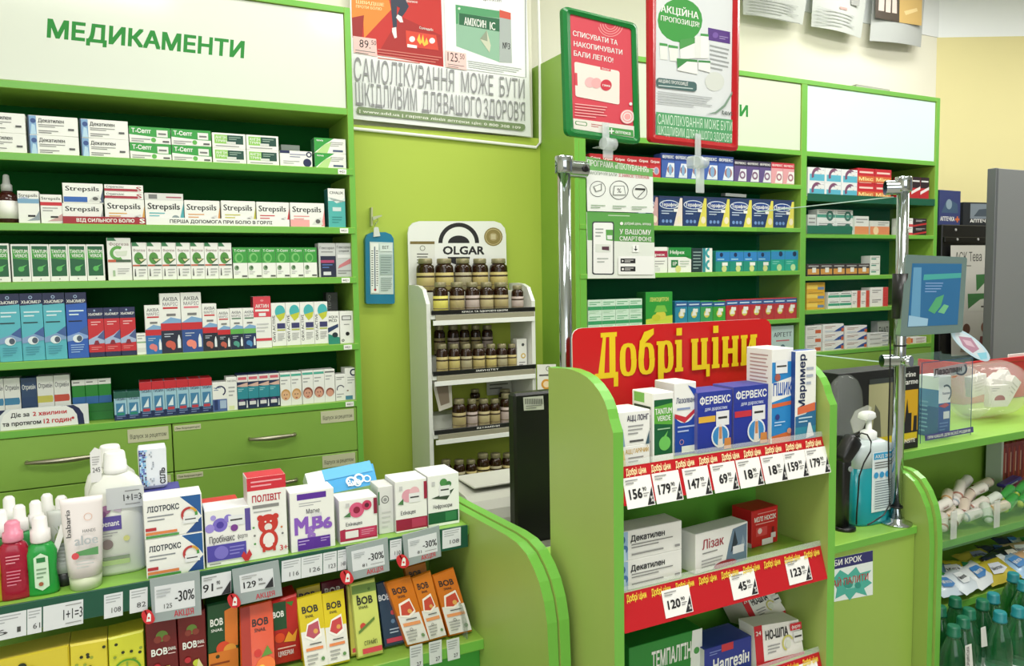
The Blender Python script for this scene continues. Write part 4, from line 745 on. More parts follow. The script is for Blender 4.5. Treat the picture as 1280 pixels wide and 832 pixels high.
# leaflet bag and card on the third tier
Pl = PxFace((0, YR+.02, TIER[2]), (0, -1, .06), .0001)
sheet('paper_leaflet', Pl, [(540, 476), (564, 471), (565.5, 508), (549, 514)], .002, mat('#c9c4b8', .6), [('p', [(545, 482), (560, 480), (562, 503), (551, 507)], '#8a7a6a'), ('L', (546, 481), (561, 478), (546, 476), 1, '#555555')], 'crumpled beige leaflet leaning at the left of the rack\'s third tier', 'leaflet')
Pl = PxFace((0, RB_-.02, 0), (0, -1, 0), .0001)
sheet('info_card', Pl, [(608, 472), (639, 468), (640, 492), (609, 494)], .002, mat('#b8bab0', .5), [('L', (612, 488), (636, 486), (612, 474), 3, '#55554e')], 'grey info card standing at the back of the rack\'s third tier', 'card')
Pl = PxFace((0, YR-.012, 0), (0, -1, 0), .0001)
sheet('info_card', Pl, [(671.5, 455.5), (695, 455), (695, 489), (672, 490)], .002, mat('#e6e6de', .5), [('ring', 685.5, 460.5, 2.4, 3.2, '#555555'), ('L', (674, 472), (692, 471), (674, 466), 1, '#555555'), ('c', 683, 480, 6.5, '#d89a3c'), ('c', 683, 480, 4, '#f0d8b0'), ('c', 692, 481, 5, '#d8b46a')], 'white card with orange slice clipped to the right edge of the rack', 'card')

# ================================================================== posters hanging on the far wall
def bent(name, corners, Y, col, items, label):
    (tl, tr, br, bl) = [atY(x, y, Y) for x, y in corners]; g = G(); N = 8; vs = []
    for i in range(N+1):
        for p, q in ((bl, br), (tl, tr)):
            v = p.lerp(q, i/N); v.y -= .02*math.sin(math.pi*i/N); vs.append(v)
    b = [v+Vector((0, .0015, 0)) for v in vs]
    g.add(vs, [(2*i, 2*i+2, 2*i+3, 2*i+1) for i in range(N)], col, True); g.add(b, [(2*i, 2*i+1, 2*i+3, 2*i+2) for i in range(N)], col, True)
    deco(g, PxFace((0, Y-.022, 0), (0, -1, 0), .0001), items)
    return tag(g.obj(name), label, 'poster', None)
GP = mat('#c4c8c4', .5)
bent('wall_poster', ((928, -40), (1012, -24), (1003, 31), (929, 18)), 2.86, GP, [('L', (938, 13), (998, 25), (938, -6), 5, '#a8aca8'), ('p', [(932, 16), (1000, 29), (1000, 30), (932, 17)], '#8a8f88')], 'grey printed poster nearest the red frame, high on the far wall')
bent('wall_poster', ((1018, -40), (1086, -26), (1076, 48), (1014, 33)), 2.86, GP, [('p', [(1064, -4), (1075, -2), (1074, 8), (1064, 6)], '#9a9c98'), ('L', (1022, 28), (1068, 40), (1022, 6), 5, '#b0b4b0'), ('p', [(1050, 8), (1059, 10), (1059, 13), (1050, 11)], '#c89a92')], 'grey printed poster in the middle of three high on the far wall')
bent('wall_poster', ((1094, -40), (1158, -30), (1151, 59), (1087, 51)), 2.86, mat('#b4b8b6', .5), [('p', [(1095, -20), (1125, -16), (1124, 28), (1094, 22)], '#4a4038'), ('p', [(1125, -16), (1153, -12), (1152, 32), (1124, 28)], '#c8a868'), ('p', [(1099, -8), (1106, -7), (1105, 14), (1098, 13)], '#d8c8c0'), ('p', [(1107.5, -7), (1114, -6), (1113, 16), (1107, 15)], '#d8c8c0'), ('p', [(1115.5, -6), (1121, -5), (1121, 17), (1115, 16)], '#d8c8c0'), ('p', [(1130, 14), (1146, 10), (1147, 14), (1132, 19)], '#e0c890')], 'grey poster with brown and ochre pictures, rightmost on the far wall')

# ================================================================== chrome poles and glass
def pole(px, ytop, X, Y, z0, clamps, label):
    zt = Zat(px, ytop, Y); o = empty('chrome_pole', (X, Y, z0), label, 'pole')
    g = G(); g.lathe([(.0127, .004), (.0127, zt-z0)], CHROME, (X, Y, z0), 20); g.obj('pole_tube', o)
    G().lathe([(.034, 0), (.034, .004), (.018, .007), (.018, .014), (.013, .0142)], CHROME, (X, Y, z0+.0003), 24).obj('base_flange', o)
    G().lathe([(.0165, -.03), (.018, -.028), (.018, .0), (.0165, .003)], CHROME, (X, Y, zt), 20).obj('pole_cap', o)
    return o, zt
lpx, lpy = .77, 1.29
lp, zt1 = pole(704, 197, lpx, lpy, ZC, 0, 'chrome pole behind the red price sign, left of the two')
rpx, rpy = 1.574, 1.165
rpx, rpy = atY(1120, 655, 1.14).x, 1.14
rp, zt2 = pole(1120, 222, rpx, rpy, ZC, 0, 'chrome pole beside the hand sanitizer carrying the small monitor')
ge = Vector((.989, .146, 0)); gn = Vector((.146, -.989, 0))
def along(c, d, L, r, name, par):
    g = G(); d = Vector(d).normalized(); g.tube([Vector(c)-d*.004, Vector(c)+d*L], r, CHROME, 16); return g.obj(name, par)
cl1 = along((lpx, lpy, zt1-.02), ge, .052, .0165, 'glass_clamp', lp)
g = G(); c = Vector((lpx, lpy, zt1-.02))+ge*.04+gn*.0165; g.lathe([(.007, 0), (.007, .002), (.004, .0022)], BLACK, (0, 0, 0), 12, M=Matrix.Translation(c) @ gn.to_track_quat('Z', 'Y').to_matrix().to_4x4()); g.obj('clamp_screw', lp)
along((rpx, rpy, zt2-.02), (-.75, .55, 0), .038, .016, 'glass_clamp', rp)
zlow = Zat(1118, 451, rpy)
along((rpx, rpy, zlow), (-.75, .4, 0), .04, .014, 'glass_clamp', rp)
g = G(); c = Vector((rpx+.002, rpy-.013, zlow)); g.lathe([(.012, -.013), (.012, .013)], CHROME, (0, 0, 0), 16, M=Matrix.Translation(c) @ Vector((.2, -1, 0)).to_track_quat('Z', 'Y').to_matrix().to_4x4()); g.obj('clamp_collar', rp)
for y in (432, 633):
    z = Zat(1119, y, rpy); G().lathe([(.0138, -.002), (.0138, .002)], BLACK, (rpx, rpy, z), 18).obj('cable_tie', rp)
# glass from the first pole
ztop = zt1-.012
o0 = Vector((lpx, lpy, 0))+ge*.03
g = G(); p = [(o0.x, o0.y, 1.30), (o0.x+ge.x*.42, o0.y+ge.y*.42, 1.30), (o0.x+ge.x*.42, o0.y+ge.y*.42, ztop), (o0.x, o0.y, ztop)]
g.prism(p, -gn*.005, GLASS); tag(g.obj('glass_screen'), 'clear glass screen on the chrome pole behind the red price sign', 'screen')
# side glass running back from the second pole
zta, ztb = Zat(1112, 245, rpy), zlow-.005
g = G(); g.prism([(rpx-.02, rpy+.012, ztb), (rpx-.02, rpy+.42, ztb), (rpx-.02, rpy+.42, zta), (rpx-.02, rpy+.012, zta)], (.005, 0, 0), clear('#24444a', .07, .03)); gs = g.obj('glass_screen')
tag(gs, 'clear glass side screen running back from the pole with the monitor', 'screen')
GE = mat('#cfe8e4', .2)
g = G(); g.box(rpx-.0205, rpx-.0145, rpy+.012, rpy+.42, zta-.001, zta+.001, GE, .0002); g.obj('polished_edge', gs); g = G(); g.box(rpx-.0205, rpx-.0145, rpy+.012, rpy+.42, ztb-.001, ztb+.001, GE, .0002); g.obj('polished_edge', gs)

# programme posters taped on the glass
Pg = PxFace(o0+gn*.002, gn, .0001)
sheet('programme_poster', Pg, [(733, 195.5), (816, 211), (816.5, 266), (734.5, 263.5)], .0012, mat('#eef2ec', .4), [
    ('p', [(733, 195.5), (816, 211), (816, 221), (733.5, 212)], '#6fae62'), ('T', 'ПРОГРАМА «ПІКЛУВАННЯ»', (734, 206.5), (811, 215.5), (734, 199), W_, .015),
    ('T', 'НАКОПИЧУЙ БАЛИ', (735, 217.5), (771, 220.5), (735, 213.5), '#7a8a76'), ('T', 'ЗІ ЗНИЖКОЮ ТЕЛЕФОНОМ', (773, 220.7), (811, 223.8), (773, 216.5), '#c03a40'),
    ('ring', 747, 236, 9.3, 9.9, INK), ('ring', 773.5, 237.5, 11.2, 11.9, INK), ('ring', 799.5, 239.5, 8.8, 9.4, INK),
    ('p', [(741, 233), (752, 229), (752, 238), (744, 240)], '#8a8f8a'), ('p', [(742.5, 233.5), (750.5, 230.5), (750.5, 237), (745, 238.7)], '#eef2ec'), ('p', [(767, 232), (780, 232), (782, 244), (765.5, 244)], '#8a8f8a'), ('p', [(768, 233), (779, 233), (781, 243), (766.7, 243)], '#eef2ec'), ('T', '%', (771, 241), (776, 241), (771, 235), INK), ('p', [(793.5, 235), (806, 235.5), (806, 237.5), (793.5, 237)], INK), ('p', [(805.5, 237), (806.5, 237), (797, 247), (796, 247)], INK),
    ('L', (738, 260.5), (756, 261), (738, 255), 2, '#7f9f7a'), ('L', (765, 261.5), (782, 262), (765, 256), 2, '#7f9f7a'), ('L', (789, 262.5), (808, 263), (789, 257), 2, '#7f9f7a')],
    'white programme poster with three round icons taped on the glass', 'poster')
sheet('smartphone_poster', Pg, [(733.5, 264.5), (817, 267), (819, 347.5), (735, 348)], .0012, mat('#e6ece2', .4), [
    ('p', [(733.5, 264.5), (817, 267), (818, 303), (734.3, 300)], '#5fa350'), ('p', [(760, 268.6), (787, 269.4), (787, 270.2), (760, 269.4)], '#d8e8d0'),
    ('p', rrect(740, 276.5, 767.5, 343, 3, .3), '#3a4044'), ('p', rrect(741.5, 278, 766, 341.5, 2.4, .3), '#f2f4f0'), ('p', [(757, 287), (766, 287), (766, 301), (757.5, 300)], '#5fa350'), ('p', [(758.5, 294), (765, 294), (765, 299), (759, 299)], '#e8ece8'), ('L', (744, 297), (754, 297), (744, 284), 3, '#a0a8a0'), ('p', [(744, 305), (763, 305.5), (763, 315), (744, 315)], '#dfe5dc'), ('p', [(752, 308), (761, 308), (761, 313), (752, 312)], '#5a3a48'), ('L', (746, 329), (760, 329), (746, 321), 2, '#b0b8b0'),
    ('T', 'добрий день, аптека', (780, 280.5), (813, 281.5), (780, 277), W_), ('c', 776.5, 279.3, 2, W_),
    ('T', 'У ВАШОМУ', (774, 292.5), (813, 293.5), (774, 286), W_, .02), ('T', 'СМАРТФОНІ', (774, 300.5), (813.5, 301.5), (774, 295), W_, .02),
    ('p', [(790, 306), (798, 306), (798, 315), (790, 315)], '#f6f8f4'), ('p', [(793.5, 307), (794.5, 307), (794.5, 311), (796.5, 311), (794, 313.5), (791.5, 311), (793.5, 311)], INK),
    ('p', rrect(772, 320, 817, 343, 2), '#f4f6f2'), ('p', [(775, 323), (793.5, 323), (793.5, 329), (775, 329)], INK), ('p', [(775, 333), (793.5, 333), (793.5, 339), (775, 339)], INK), ('L', (780, 328), (791, 328), (780, 324), 2, W_), ('L', (780, 338), (791, 338), (780, 334), 2, W_), ('p', [(776.5, 324.5), (779, 326), (776.5, 327.7)], W_), ('c', 777.6, 336.2, 1.4, W_)],
    'green and white poster picturing a smartphone, taped below the programme poster', 'poster')

# frames on clear clips
def frame(outer, inner, Y0, xref, col, items, label, paper, th=.009):
    d = ray(xref, 180); t = (o0-EYE).dot(gn)/d.dot(gn); O = EYE+d*t
    P = PxFace(O+gn*.004, gn, .0001); o = empty('framed_poster', O, label, 'poster frame')
    g = G(); a = [P.pt(x, y, 0) for x, y in outer]; b = [P.pt(x, y, 0) for x, y in inner]; n = len(a); off = -P.n*th
    f = P.n*.003
    am = [p.lerp(q, .45)+f for p, q in zip(a, b)]
    vs = a+am+b+[p+off for p in a]+[p+off for p in b]
    fs = []
    for i in range(n):
        j = (i+1) % n
        fs += [(i, j, n+j, n+i), (n+i, n+j, 2*n+j, 2*n+i), (i, 3*n+i, 3*n+j, j), (2*n+i, 2*n+j, 4*n+j, 4*n+i), (3*n+i, 4*n+i, 4*n+j, 3*n+j)]
    g.add(vs, fs, mat(col, .25)); g.obj('frame_rim', o, )
    P2 = PxFace(O+gn*.0015, gn, .0001)
    g = G(); g.prism([P2.pt(x, y, 0) for x, y in inner], -P2.n*.004, paper); deco(g, P2, items); g.obj('poster_sheet', o)
    return o, P
def rq(tl, tr, br, bl, r):
    out = []
    c = [Vector(p+(0,)) if len(p) == 2 else Vector(p) for p in (tl, tr, br, bl)]
    for i in range(4):
        p, q, s = c[i], c[i-1], c[(i+1) % 4]; a = p+(q-p).normalized()*r; b = p+(s-p).normalized()*r
        for k in range(5):
            t = k/4; v = a*(1-t)**2 + p*2*t*(1-t) + b*t*t; out.append((v.x, v.y))
    return out[::-1]
fg, PF = frame(rq((703, 7), (796.5, 29.5), (800.5, 180.5), (708, 169), 8), rq((712.5, 17), (789.5, 36), (793, 172.5), (716.5, 161), 3), 0, 755, '#137a35', [
    ('p', [(712.5, 17), (789.5, 36), (792.3, 158), (715.8, 148)], '#d84a58'), ('ring', 763, 30, 12, 13, '#f0a0a0', 0, 180), ('ring', 763, 30, 9, 10, '#f0a0a0', 0, 180), ('ring', 763, 30, 6, 7, '#f0a0a0', 0, 180), ('ring', 763, 30, 15, 16, '#f0a0a0', 10, 165),
    ('T', 'СПИСУВАТИ ТА', (716, 44.5), (771.5, 56.5), (716, 38), W_, .02), ('T', 'НАКОПИЧУВАТИ', (717, 57.5), (777.5, 68.5), (717, 51), W_, .02), ('T', 'БАЛИ ЛЕГКО!', (717, 69.5), (766, 78.5), (717, 63), W_, .02),
    ('p', rq((717.5, 77), (774, 89), (774, 131), (719, 120.5), 3), '#f0e6dc'), ('p', [(750, 82.5), (763, 85), (763, 89.5), (750, 87)], '#d84a58'), ('T', 'бали', (752, 86.5), (761, 88.3), (752, 84), W_), ('p', [(718, 91), (721, 91.5), (721.5, 107), (718.5, 106.5)], '#d84a58'), ('c', 737, 103, 6.5, '#f0bcbc'), ('c', 745, 104, 6.5, '#eeb0b0'), ('c', 757, 106.5, 7, '#d03a4c'), ('T', 'гама', (752.5, 107.5), (762, 109), (752.5, 104.5), W_, .02),
    ('L', (718, 146), (758, 150), (718, 128), 5, '#f0b0ae'), ('c', 783.5, 146, 9, '#f0a8a8'), ('ring', 783.5, 146, 4, 5, W_), ('ring', 783.5, 146, 7, 8, W_), ('c', 787.5, 130, 2, W_),
    ('p', [(715.8, 148), (792.3, 158), (793, 172.5), (716.5, 161)], '#e8e4da'), ('p', rrect(718, 151, 733, 156, 2, 2), '#4a8a4a'), ('p', rrect(719, 151.8, 732, 155.2, 1.5, 2), '#e8e4da'), ('L', (738, 159), (752, 161), (738, 154), 2, '#c05a60'), ('p', [(757, 158.5), (790.5, 163), (791, 171.5), (757.5, 167)], '#4a9a4c'), ('T', 'аптека', (768, 166.5), (787, 169), (768, 162), W_, .02), ('r', 760, 164.8, 766.5, 163.2, W_), ('r', 762.4, 167.5, 764, 160.5, W_)],
    'green framed poster about saving points, red inside, on a clear clip', mat('#e8e4da', .4))
fr, PF2 = frame(rq((811, -40), (925, -24), (922.5, 189), (812, 177), 6), rq((820.5, -34), (917, -20), (914.5, 179.5), (819, 168.5), 2.5), 0, 868, '#b81a22', [
    ('c', 850, 25.5, 28, '#3f9a44', .98), ('T', 'АКЦІЙНА', (826, 14.5), (873, 24), (826, 5.5), W_, .025), ('T', 'ПРОПОЗИЦІЯ!', (826, 25.5), (874, 34), (826, 19), W_, .015),
    ('p', [(885, 34.5), (912.5, 40), (912.5, 55), (885, 50)], '#5a3a86'), ('c', 894, 44, 3.6, '#7a5aa8'), ('L', (899, 49), (910, 51), (899, 44), 2, '#b0a0d0'), ('L', (887, 87), (911, 92), (887, 54), 6, '#a0a4a4'), ('c', 893, 102, 12, '#d8dcd4'),
    ('p', [(824, 54), (834, 55), (834, 75), (825, 74)], '#e8ece4'), ('p', [(824, 53.5), (834, 55), (834, 58), (824, 57)], '#4a9a50'), ('p', [(835, 56), (847, 58), (847, 77), (837, 76)], '#e8ece4'), ('p', [(835, 56), (847, 58), (847, 61), (835, 59.5)], '#4a9a50'), ('p', [(849, 50), (868, 48), (868, 73), (850, 74)], '#eef0ea'), ('p', [(849, 50), (868, 47), (868, 54), (849, 62)], '#4f9a50'), ('p', [(868, 45), (875, 46), (875, 73), (868, 73)], '#e6e8e2'), ('p', [(875, 42), (885, 43), (885, 73), (875, 73)], '#f0f2ec'), ('p', [(875, 42), (885, 43), (885, 46), (875, 45)], '#4a9a50'),
    ('p', [(845, 73), (871, 75), (871, 93), (846, 88)], '#eef0ea'), ('p', [(845, 73), (871, 75), (871, 78), (858, 77), (846, 86)], '#3f8a48'), ('p', [(872, 76), (887, 77), (887, 91), (872, 87)], '#eef0ea'), ('p', [(872, 75.5), (887, 76.5), (887, 79), (872, 78)], '#3f8a48'),
    ('p', rrect(819.5, 97, 870, 109, 4, 6), '#4a6a68'), ('T', 'АКЦІЙНІ ПРОПОЗИЦІЇ', (822, 103), (859, 107.3), (822, 99), W_), ('L', (822, 109), (865, 113), (822, 105), 1, '#c0d0cc'),
    ('L', (821, 130), (889, 137), (821, 113), 5, '#b0b4b4'), ('p', [(881, 143), (893, 140), (904, 131), (917, 110), (917, 113), (906, 133), (895, 141.5)], '#7f9a86'), ('T', 'teva', (901, 143), (916.5, 145), (901, 136), '#4a5a54', .01),
    ('p', [(819, 140), (915.2, 150), (914.5, 179.5), (819, 168.5)], '#55a06a'), ('T', 'САМОЛІКУВАННЯ МОЖЕ БУТИ', (821, 155), (914, 164), (821, 142.5), '#d8ecd8', 0), ('T', "ШКІДЛИВИМ ДЛЯ ВАШОГО ЗДОРОВ'Я", (821, 168), (913.5, 178), (821, 157), '#d8ecd8', 0)],
    'red framed poster with a green circle offering a promotion, on a clear clip', mat('#dfe3e4', .4))
CL = clear('#e4ecec', .45, .08)
def clip(x, y0, y1, hw, label):
    d = ray(x, y0); O = EYE+d*((o0-EYE).dot(gn)/d.dot(gn)); O2 = EYE+ray(x, y1)*((o0-EYE).dot(gn)/ray(x, y1).dot(gn)); g = G()
    R = Matrix.Translation(O) @ Matrix(((ge.x, -gn.x, 0), (ge.y, -gn.y, 0), (0, 0, 1))).to_4x4()
    h = O.z-O2.z
    g.box(-hw*.55, hw*.55, -.012, -.008, -.02, .028, CL, M=R); g.box(-hw, hw, -.016, .012, -h*.45, -.02, CL, .004, M=R); g.box(-hw*.8, hw*.8, -.018, -.014, -h, -h*.4, CL, M=R)
    g.lathe([(.012, -hw*.9), (.012, hw*.9)], CL, n=14, M=R @ Matrix.Translation((0, -.018, -h*.35)) @ Matrix.Rotation(math.pi/2, 4, 'Y'))
    return tag(g.obj('poster_clip'), label, 'clip')
clip(753, 172, 199, .016, 'clear plastic clip holding the green frame on the glass')
clip(868, 184, 242, .016, 'long clear plastic clip hanging under the red frame')

# ================================================================== promotional stand
SX0, SY0 = .603, .884
st = empty('promo_stand', (.826, .96, 0), 'lime green promo stand with rounded sides, red strips and red header sign', 'display stand')
FACE_ = mat('#a4bb62', .4, noise=.05)
ps = profile(SX0, [(690, 459.6), (704, 460), (714, 461.6), (725, 466), (734, 471.5), (742, 479.5), (749, 489), (755, 500), (759, 511.6), (761.5, 524), (763, 540)])
SYB = ps[0].y; prf = [(v.y, v.z) for v in ps]; prf[-1] = (SY0, prf[-1][1])
SX1 = 1.033
for X in (SX0, SX1):
    g = G(); g.prism([(X, SYB+.012, prf[0][1])]+[(X, y, z) for y, z in prf]+[(X, SY0, 0), (X, SYB+.012, 0)], (.017, 0, 0), EDGE, cap=FACE_); part(g, 'side_panel', st)
part(G().box(SX0+.0171, SX1-.0001, SYB-.006, SYB+.012, 0, Zat(830, 512, SYB), mat('#62a83a', .4, noise=.05)), 'back_panel', st)
# price strips: top edge on the shelf front, bottom edge pulled out
YS = .902
def zrow(pts): return sum(Zat(x, y, YS) for x, y in pts)/len(pts)
zs = [zrow([(772, 582), (900, 563.5), (1035, 545)]), zrow([(776.6, 739.7), (900, 711), (1031.5, 679.3)]), zrow([(1025, 812), (1025, 812)])]
STRIPX = (SX0+.0175, SX1-.0005)
PRICES = [[(.01, '156', '90'), (.135, '179', '90'), (.27, '147', '90'), (.40, '69', '90'), (.525, '18', '90'), (.65, '18', '90'), (.765, '159', '90'), (.885, '179', '90')], [(.18, '120', '90'), (.50, '45', '90'), (.79, '123', '90')], [(.15, '99', '90'), (.85, '64', '90')]]
for i, z in enumerate(zs):
    zsf = z-.006
    part(G().box(SX0+.0172, SX1-.0002, YS, SYB-.0065, zsf-.016, zsf, LAM, fm={'F': EDGE}), 'shelf', st)
    h = .052; out = .016
    O = Vector((STRIPX[0], YS-.003-out, z-h)); Uv = Vector((STRIPX[1]-STRIPX[0], 0, 0)); Vv = Vector((0, out, h)); n = Uv.cross(Vv).normalized()
    F = Face(O, Uv, Vv, n, .0003); g = G(); g.prism([O, O+Uv, O+Uv+Vv, O+Vv], -n*.0015, mat('#c01c26', .3))
    deco(g, F, [('t', 'Добрі ціни', .03+k*.108, .76, .115+k*.108, .93, '#fff0b8' if i == 0 else '#f2d84a', .03) for k in range(9)])
    sp = part(g, 'price_strip', st, label='red price strip')
    clp = G(); clp.prism([O+Vv+n*.0006, O+Uv+Vv+n*.0006, O+Uv+Vv*1.16+n*.0006, O+Vv*1.16+n*.0006], n*.001, clear('#f0f4f4', .18)); part(clp, 'clear_lip', sp)
    for (u, pr_, kop) in PRICES[i]:
        wd_ = .118 if i == 0 else .125; c = Face(O+Uv*u+n*.0012+Vv*(-.10 if i == 0 else .1), Uv*wd_, Vv*.80 if i == 0 else Vv*.72, n, .0003)
        g = G(); p = [c.pt(0, 0, 0), c.pt(1, 0, 0), c.pt(1, 1, 0), c.pt(0, 1, 0)]; g.prism(p, -n*.0006, PAPER)
        deco(g, c, [('p', [(.72, .03), (.97, .03), (.97, .62)], '#2a2a2e'), ('t', pr_, .14 if len(pr_) > 2 else .26, .30, .58, .62, INK, .035), ('t', kop, .62, .5, .76, .64, INK, .02), ('l', .62, .3, .82, .46, 2, '#888888'), ('l', .06, .76, .5, .95, 2, '#888888'), ('t', '%', .84, .12, .93, .32, W_)])
        part(g, 'price_tag', sp)
# header sign
Ps = PxFace((0, SYB-.009, 0), (0, -1, 0), .0001)
hs = sheet('header_sign', Ps, rq((715, 410.5), (964, 397.5), (964, 500), (717, 520), 13), .003, mat('#c81a1e', .3), [], '', '', st, rim=mat('#e8e4e0', .4))
# heavy condensed slab lettering, strokes as polygons on a grid (x to the right, cap height 10)
def O_(x, w, h, t=1.5, y0=0):      # ring letter as a list of quads
    out = []; N = 16
    for k in range(N):
        a, b = 2*math.pi*k/N, 2*math.pi*(k+1)/N
        f = lambda ang, rx, ry: (x+w/2+rx*math.copysign(abs(math.cos(ang))**.7, math.cos(ang)), y0+h/2+ry*math.copysign(abs(math.sin(ang))**.7, math.sin(ang)))
        out.append([f(a, w/2, h/2), f(b, w/2, h/2), f(b, w/2-t, h/2-.9), f(a, w/2-t, h/2-.9)])
    return out
def R_(x0, y0, x1, y1): return [(x0, y0), (x1, y0), (x1, y1), (x0, y1)]
LT = []
x = 0      # Д
LT += [[(x+.9, 1), (x+2.5, 1), (x+3.0, 9), (x+2.2, 9)], R_(x+3.9, 1, x+5.5, 10), R_(x+1.6, 9, x+5.9, 10), R_(x+0, 0, x+6.2, 1.2), R_(x+0, -2, x+1.2, 0), R_(x+5.0, -2, x+6.2, 0), [(x+1.6, 9), (x+2.4, 9), (x+2.6, 10), (x+1.6, 10)]]
LT += O_(6.6, 4.6, 7.4)                                       # о
x = 11.6   # б
LT += O_(x, 4.6, 7.2); LT += [[(x, 3.6), (x+1.5, 3.6), (x+1.9, 7.6), (x+.4, 7.8)], [(x+.4, 7.4), (x+1.9, 7.2), (x+4.3, 9.0), (x+4.3, 10.3), (x+1.6, 9.6)]]
x = 16.6   # р
LT += O_(x+.7, 4.2, 7.4); LT += [R_(x+.4, -2.6, x+2.0, 7.3), R_(x-.1, -3.0, x+2.7, -2.2), R_(x, 6.5, x+1.4, 7.3)]
x = 21.9   # і
LT += [R_(x+.4, 0, x+2.0, 7.3), R_(x, 0, x+2.4, .9), R_(x, 6.4, x+1.4, 7.3), R_(x+.4, 8.3, x+2.0, 10)]
x = 26.6   # ц
LT += [R_(x+.3, 0, x+1.9, 7.3), R_(x+3.2, 0, x+4.8, 7.3), R_(x+.3, 0, x+5.7, 1.1), R_(x+4.6, -1.8, x+5.7, .4), R_(x, 6.5, x+2.2, 7.3), R_(x+2.9, 6.5, x+5.1, 7.3)]
x = 32.9   # і
LT += [R_(x+.4, 0, x+2.0, 7.3), R_(x, 0, x+2.4, .9), R_(x, 6.4, x+1.4, 7.3), R_(x+.4, 8.3, x+2.0, 10)]
x = 36.0   # н
LT += [R_(x+.3, 0, x+1.9, 7.3), R_(x+3.4, 0, x+5.0, 7.3), R_(x+1.5, 3.2, x+3.8, 4.4), R_(x, 0, x+2.2, .8), R_(x+3.1, 0, x+5.3, .8), R_(x, 6.5, x+2.2, 7.3), R_(x+3.1, 6.5, x+5.3, 7.3)]
x = 41.9   # и
LT += [R_(x+.3, 0, x+1.9, 7.3), R_(x+3.4, 0, x+5.0, 7.3), [(x+1.5, .3), (x+1.9, 0), (x+3.8, 6.6), (x+3.6, 7.3)], [(x+1.5, .3), (x+1.9, 2.6), (x+3.4, 7.0), (x+3.8, 6.6)], R_(x, 0, x+2.2, .8), R_(x+3.1, 0, x+5.3, .8), R_(x, 6.5, x+2.2, 7.3), R_(x+3.1, 6.5, x+5.3, 7.3)]
A = Ps.pt(743.5, 474, 2); B = Ps.pt(944, 454.5, 2)-A; C = (Ps.pt(748, 416.5, 2)-A); C = Vector((0, 0, C.length))
g = G()
for i, q in enumerate(LT):
    d = -Vector((0, .00006*i, 0)); p = [A+B*(u/47.4)+C*(v/10)+d for u, v in q]
    ar = sum(q[k][0]*q[(k+1) % len(q)][1]-q[(k+1) % len(q)][0]*q[k][1] for k in range(len(q)))
    g.add(p if ar > 0 else p[::-1], [tuple(range(len(p)))], mat('#e8c81c', .4))
part(g, 'lettering', hs, label='yellow letters')

# goods on the stand
S1, S2, S3 = Shelf(YS, zs[0]-.0055), Shelf(YS, zs[1]-.0055), Shelf(YS, zs[2]-.0055)
def acc(c, t): return D([('r', 0, 0, .1, 1, c), ('p', [(.1, .0), (.28, .0), (.22, .5), (.1, .6)], '#8aa6c0'), ('t', t, .34, .72, .95, .88, '#3a3450', .03), ('l', .36, .3, .8, .62, 3, '#999999'), ('r', .4, .1, .8, .16, '#555555'), ('p', [(.86, .0), (.97, .0), (.97, .4)], '#3a5a6a')], top='#f4f4f0')
zz = Zat(790, 557, YS+.01)
row(S1, 1, 769, 813, 556.5, D([('r', 0, 0, .1, 1, '#d8a83a'), ('p', [(.1, 0), (.3, 0), (.24, .8), (.1, .9)], '#e8cf8a'), ('t', 'АЦЦ ГАРЯЧИЙ', .28, .62, .95, .84, '#c8a030', .02), ('l', .36, .15, .8, .5, 2, '#999999')]), 'white and yellow effervescent tablet carton under the purple-edged one on the promo stand', dy=.010, d=.055)
row(S1, 1, 768.5, 813, 513.5, acc('#5a3a86', 'АЦЦ ЛОНГ'), 'white effervescent tablet carton with purple edge, on top of the yellow one', z=zz, dy=.010, d=.055)
row(S1, 1, 816, 842.5, 490, D([('r', .06, .1, .94, .9, DGRN), ('p', [(.06, .56), (.94, .52), (.94, .84), (.06, .80)], '#5aa83a'), ('t', 'TANTUM', .1, .69, .9, .78, W_, .02), ('t', 'VERDE', .2, .59, .84, .67, W_, .02), ('c', .55, .26, .28, '#6cc05a'), ('p', [(.5, .36), (.7, .44), (.6, .33)], '#6cc05a'), ('l', .2, .45, .8, .5, 1, '#a0c8a0')], left=[('r', .1, .84, .6, .98, '#7cb85a'), ('r', .1, .76, .9, .8, '#3a4a3a'), ('l', .1, .2, .9, .7, 8, '#b8b8b4')]), 'tall white spray carton with dark green front on the promo stand', dy=.012, d=.052)
row(S1, 1, 843, 870.5, 477.5, D([('r', 0, 0, 1, .62, '#1f46a8'), ('c', .45, .68, .55, W_, .24), ('p', [(.0, .52), (.45, .44), (.98, .58), (.98, .64), (.5, .52), (0, .58)], '#c83040'), ('p', [(.6, .96), (.98, .9), (.98, .62), (.9, .8)], '#1f46a8'), ('t', 'Лазолван', .06, .72, .9, .80, '#2a3a6a', .02), ('l', .1, .6, .7, .68, 1, '#8a9ac0'), ('l', .12, .3, .9, .42, 2, '#b0c0e8'), ('r', .3, .03, .9, .12, '#e6e6e6'), ('ring', .3, .18, .08, .1, '#e0a0a0')], side='#d8d8d8'), 'white over royal blue syrup carton between dark green and blue cartons', dy=.03, d=.05)
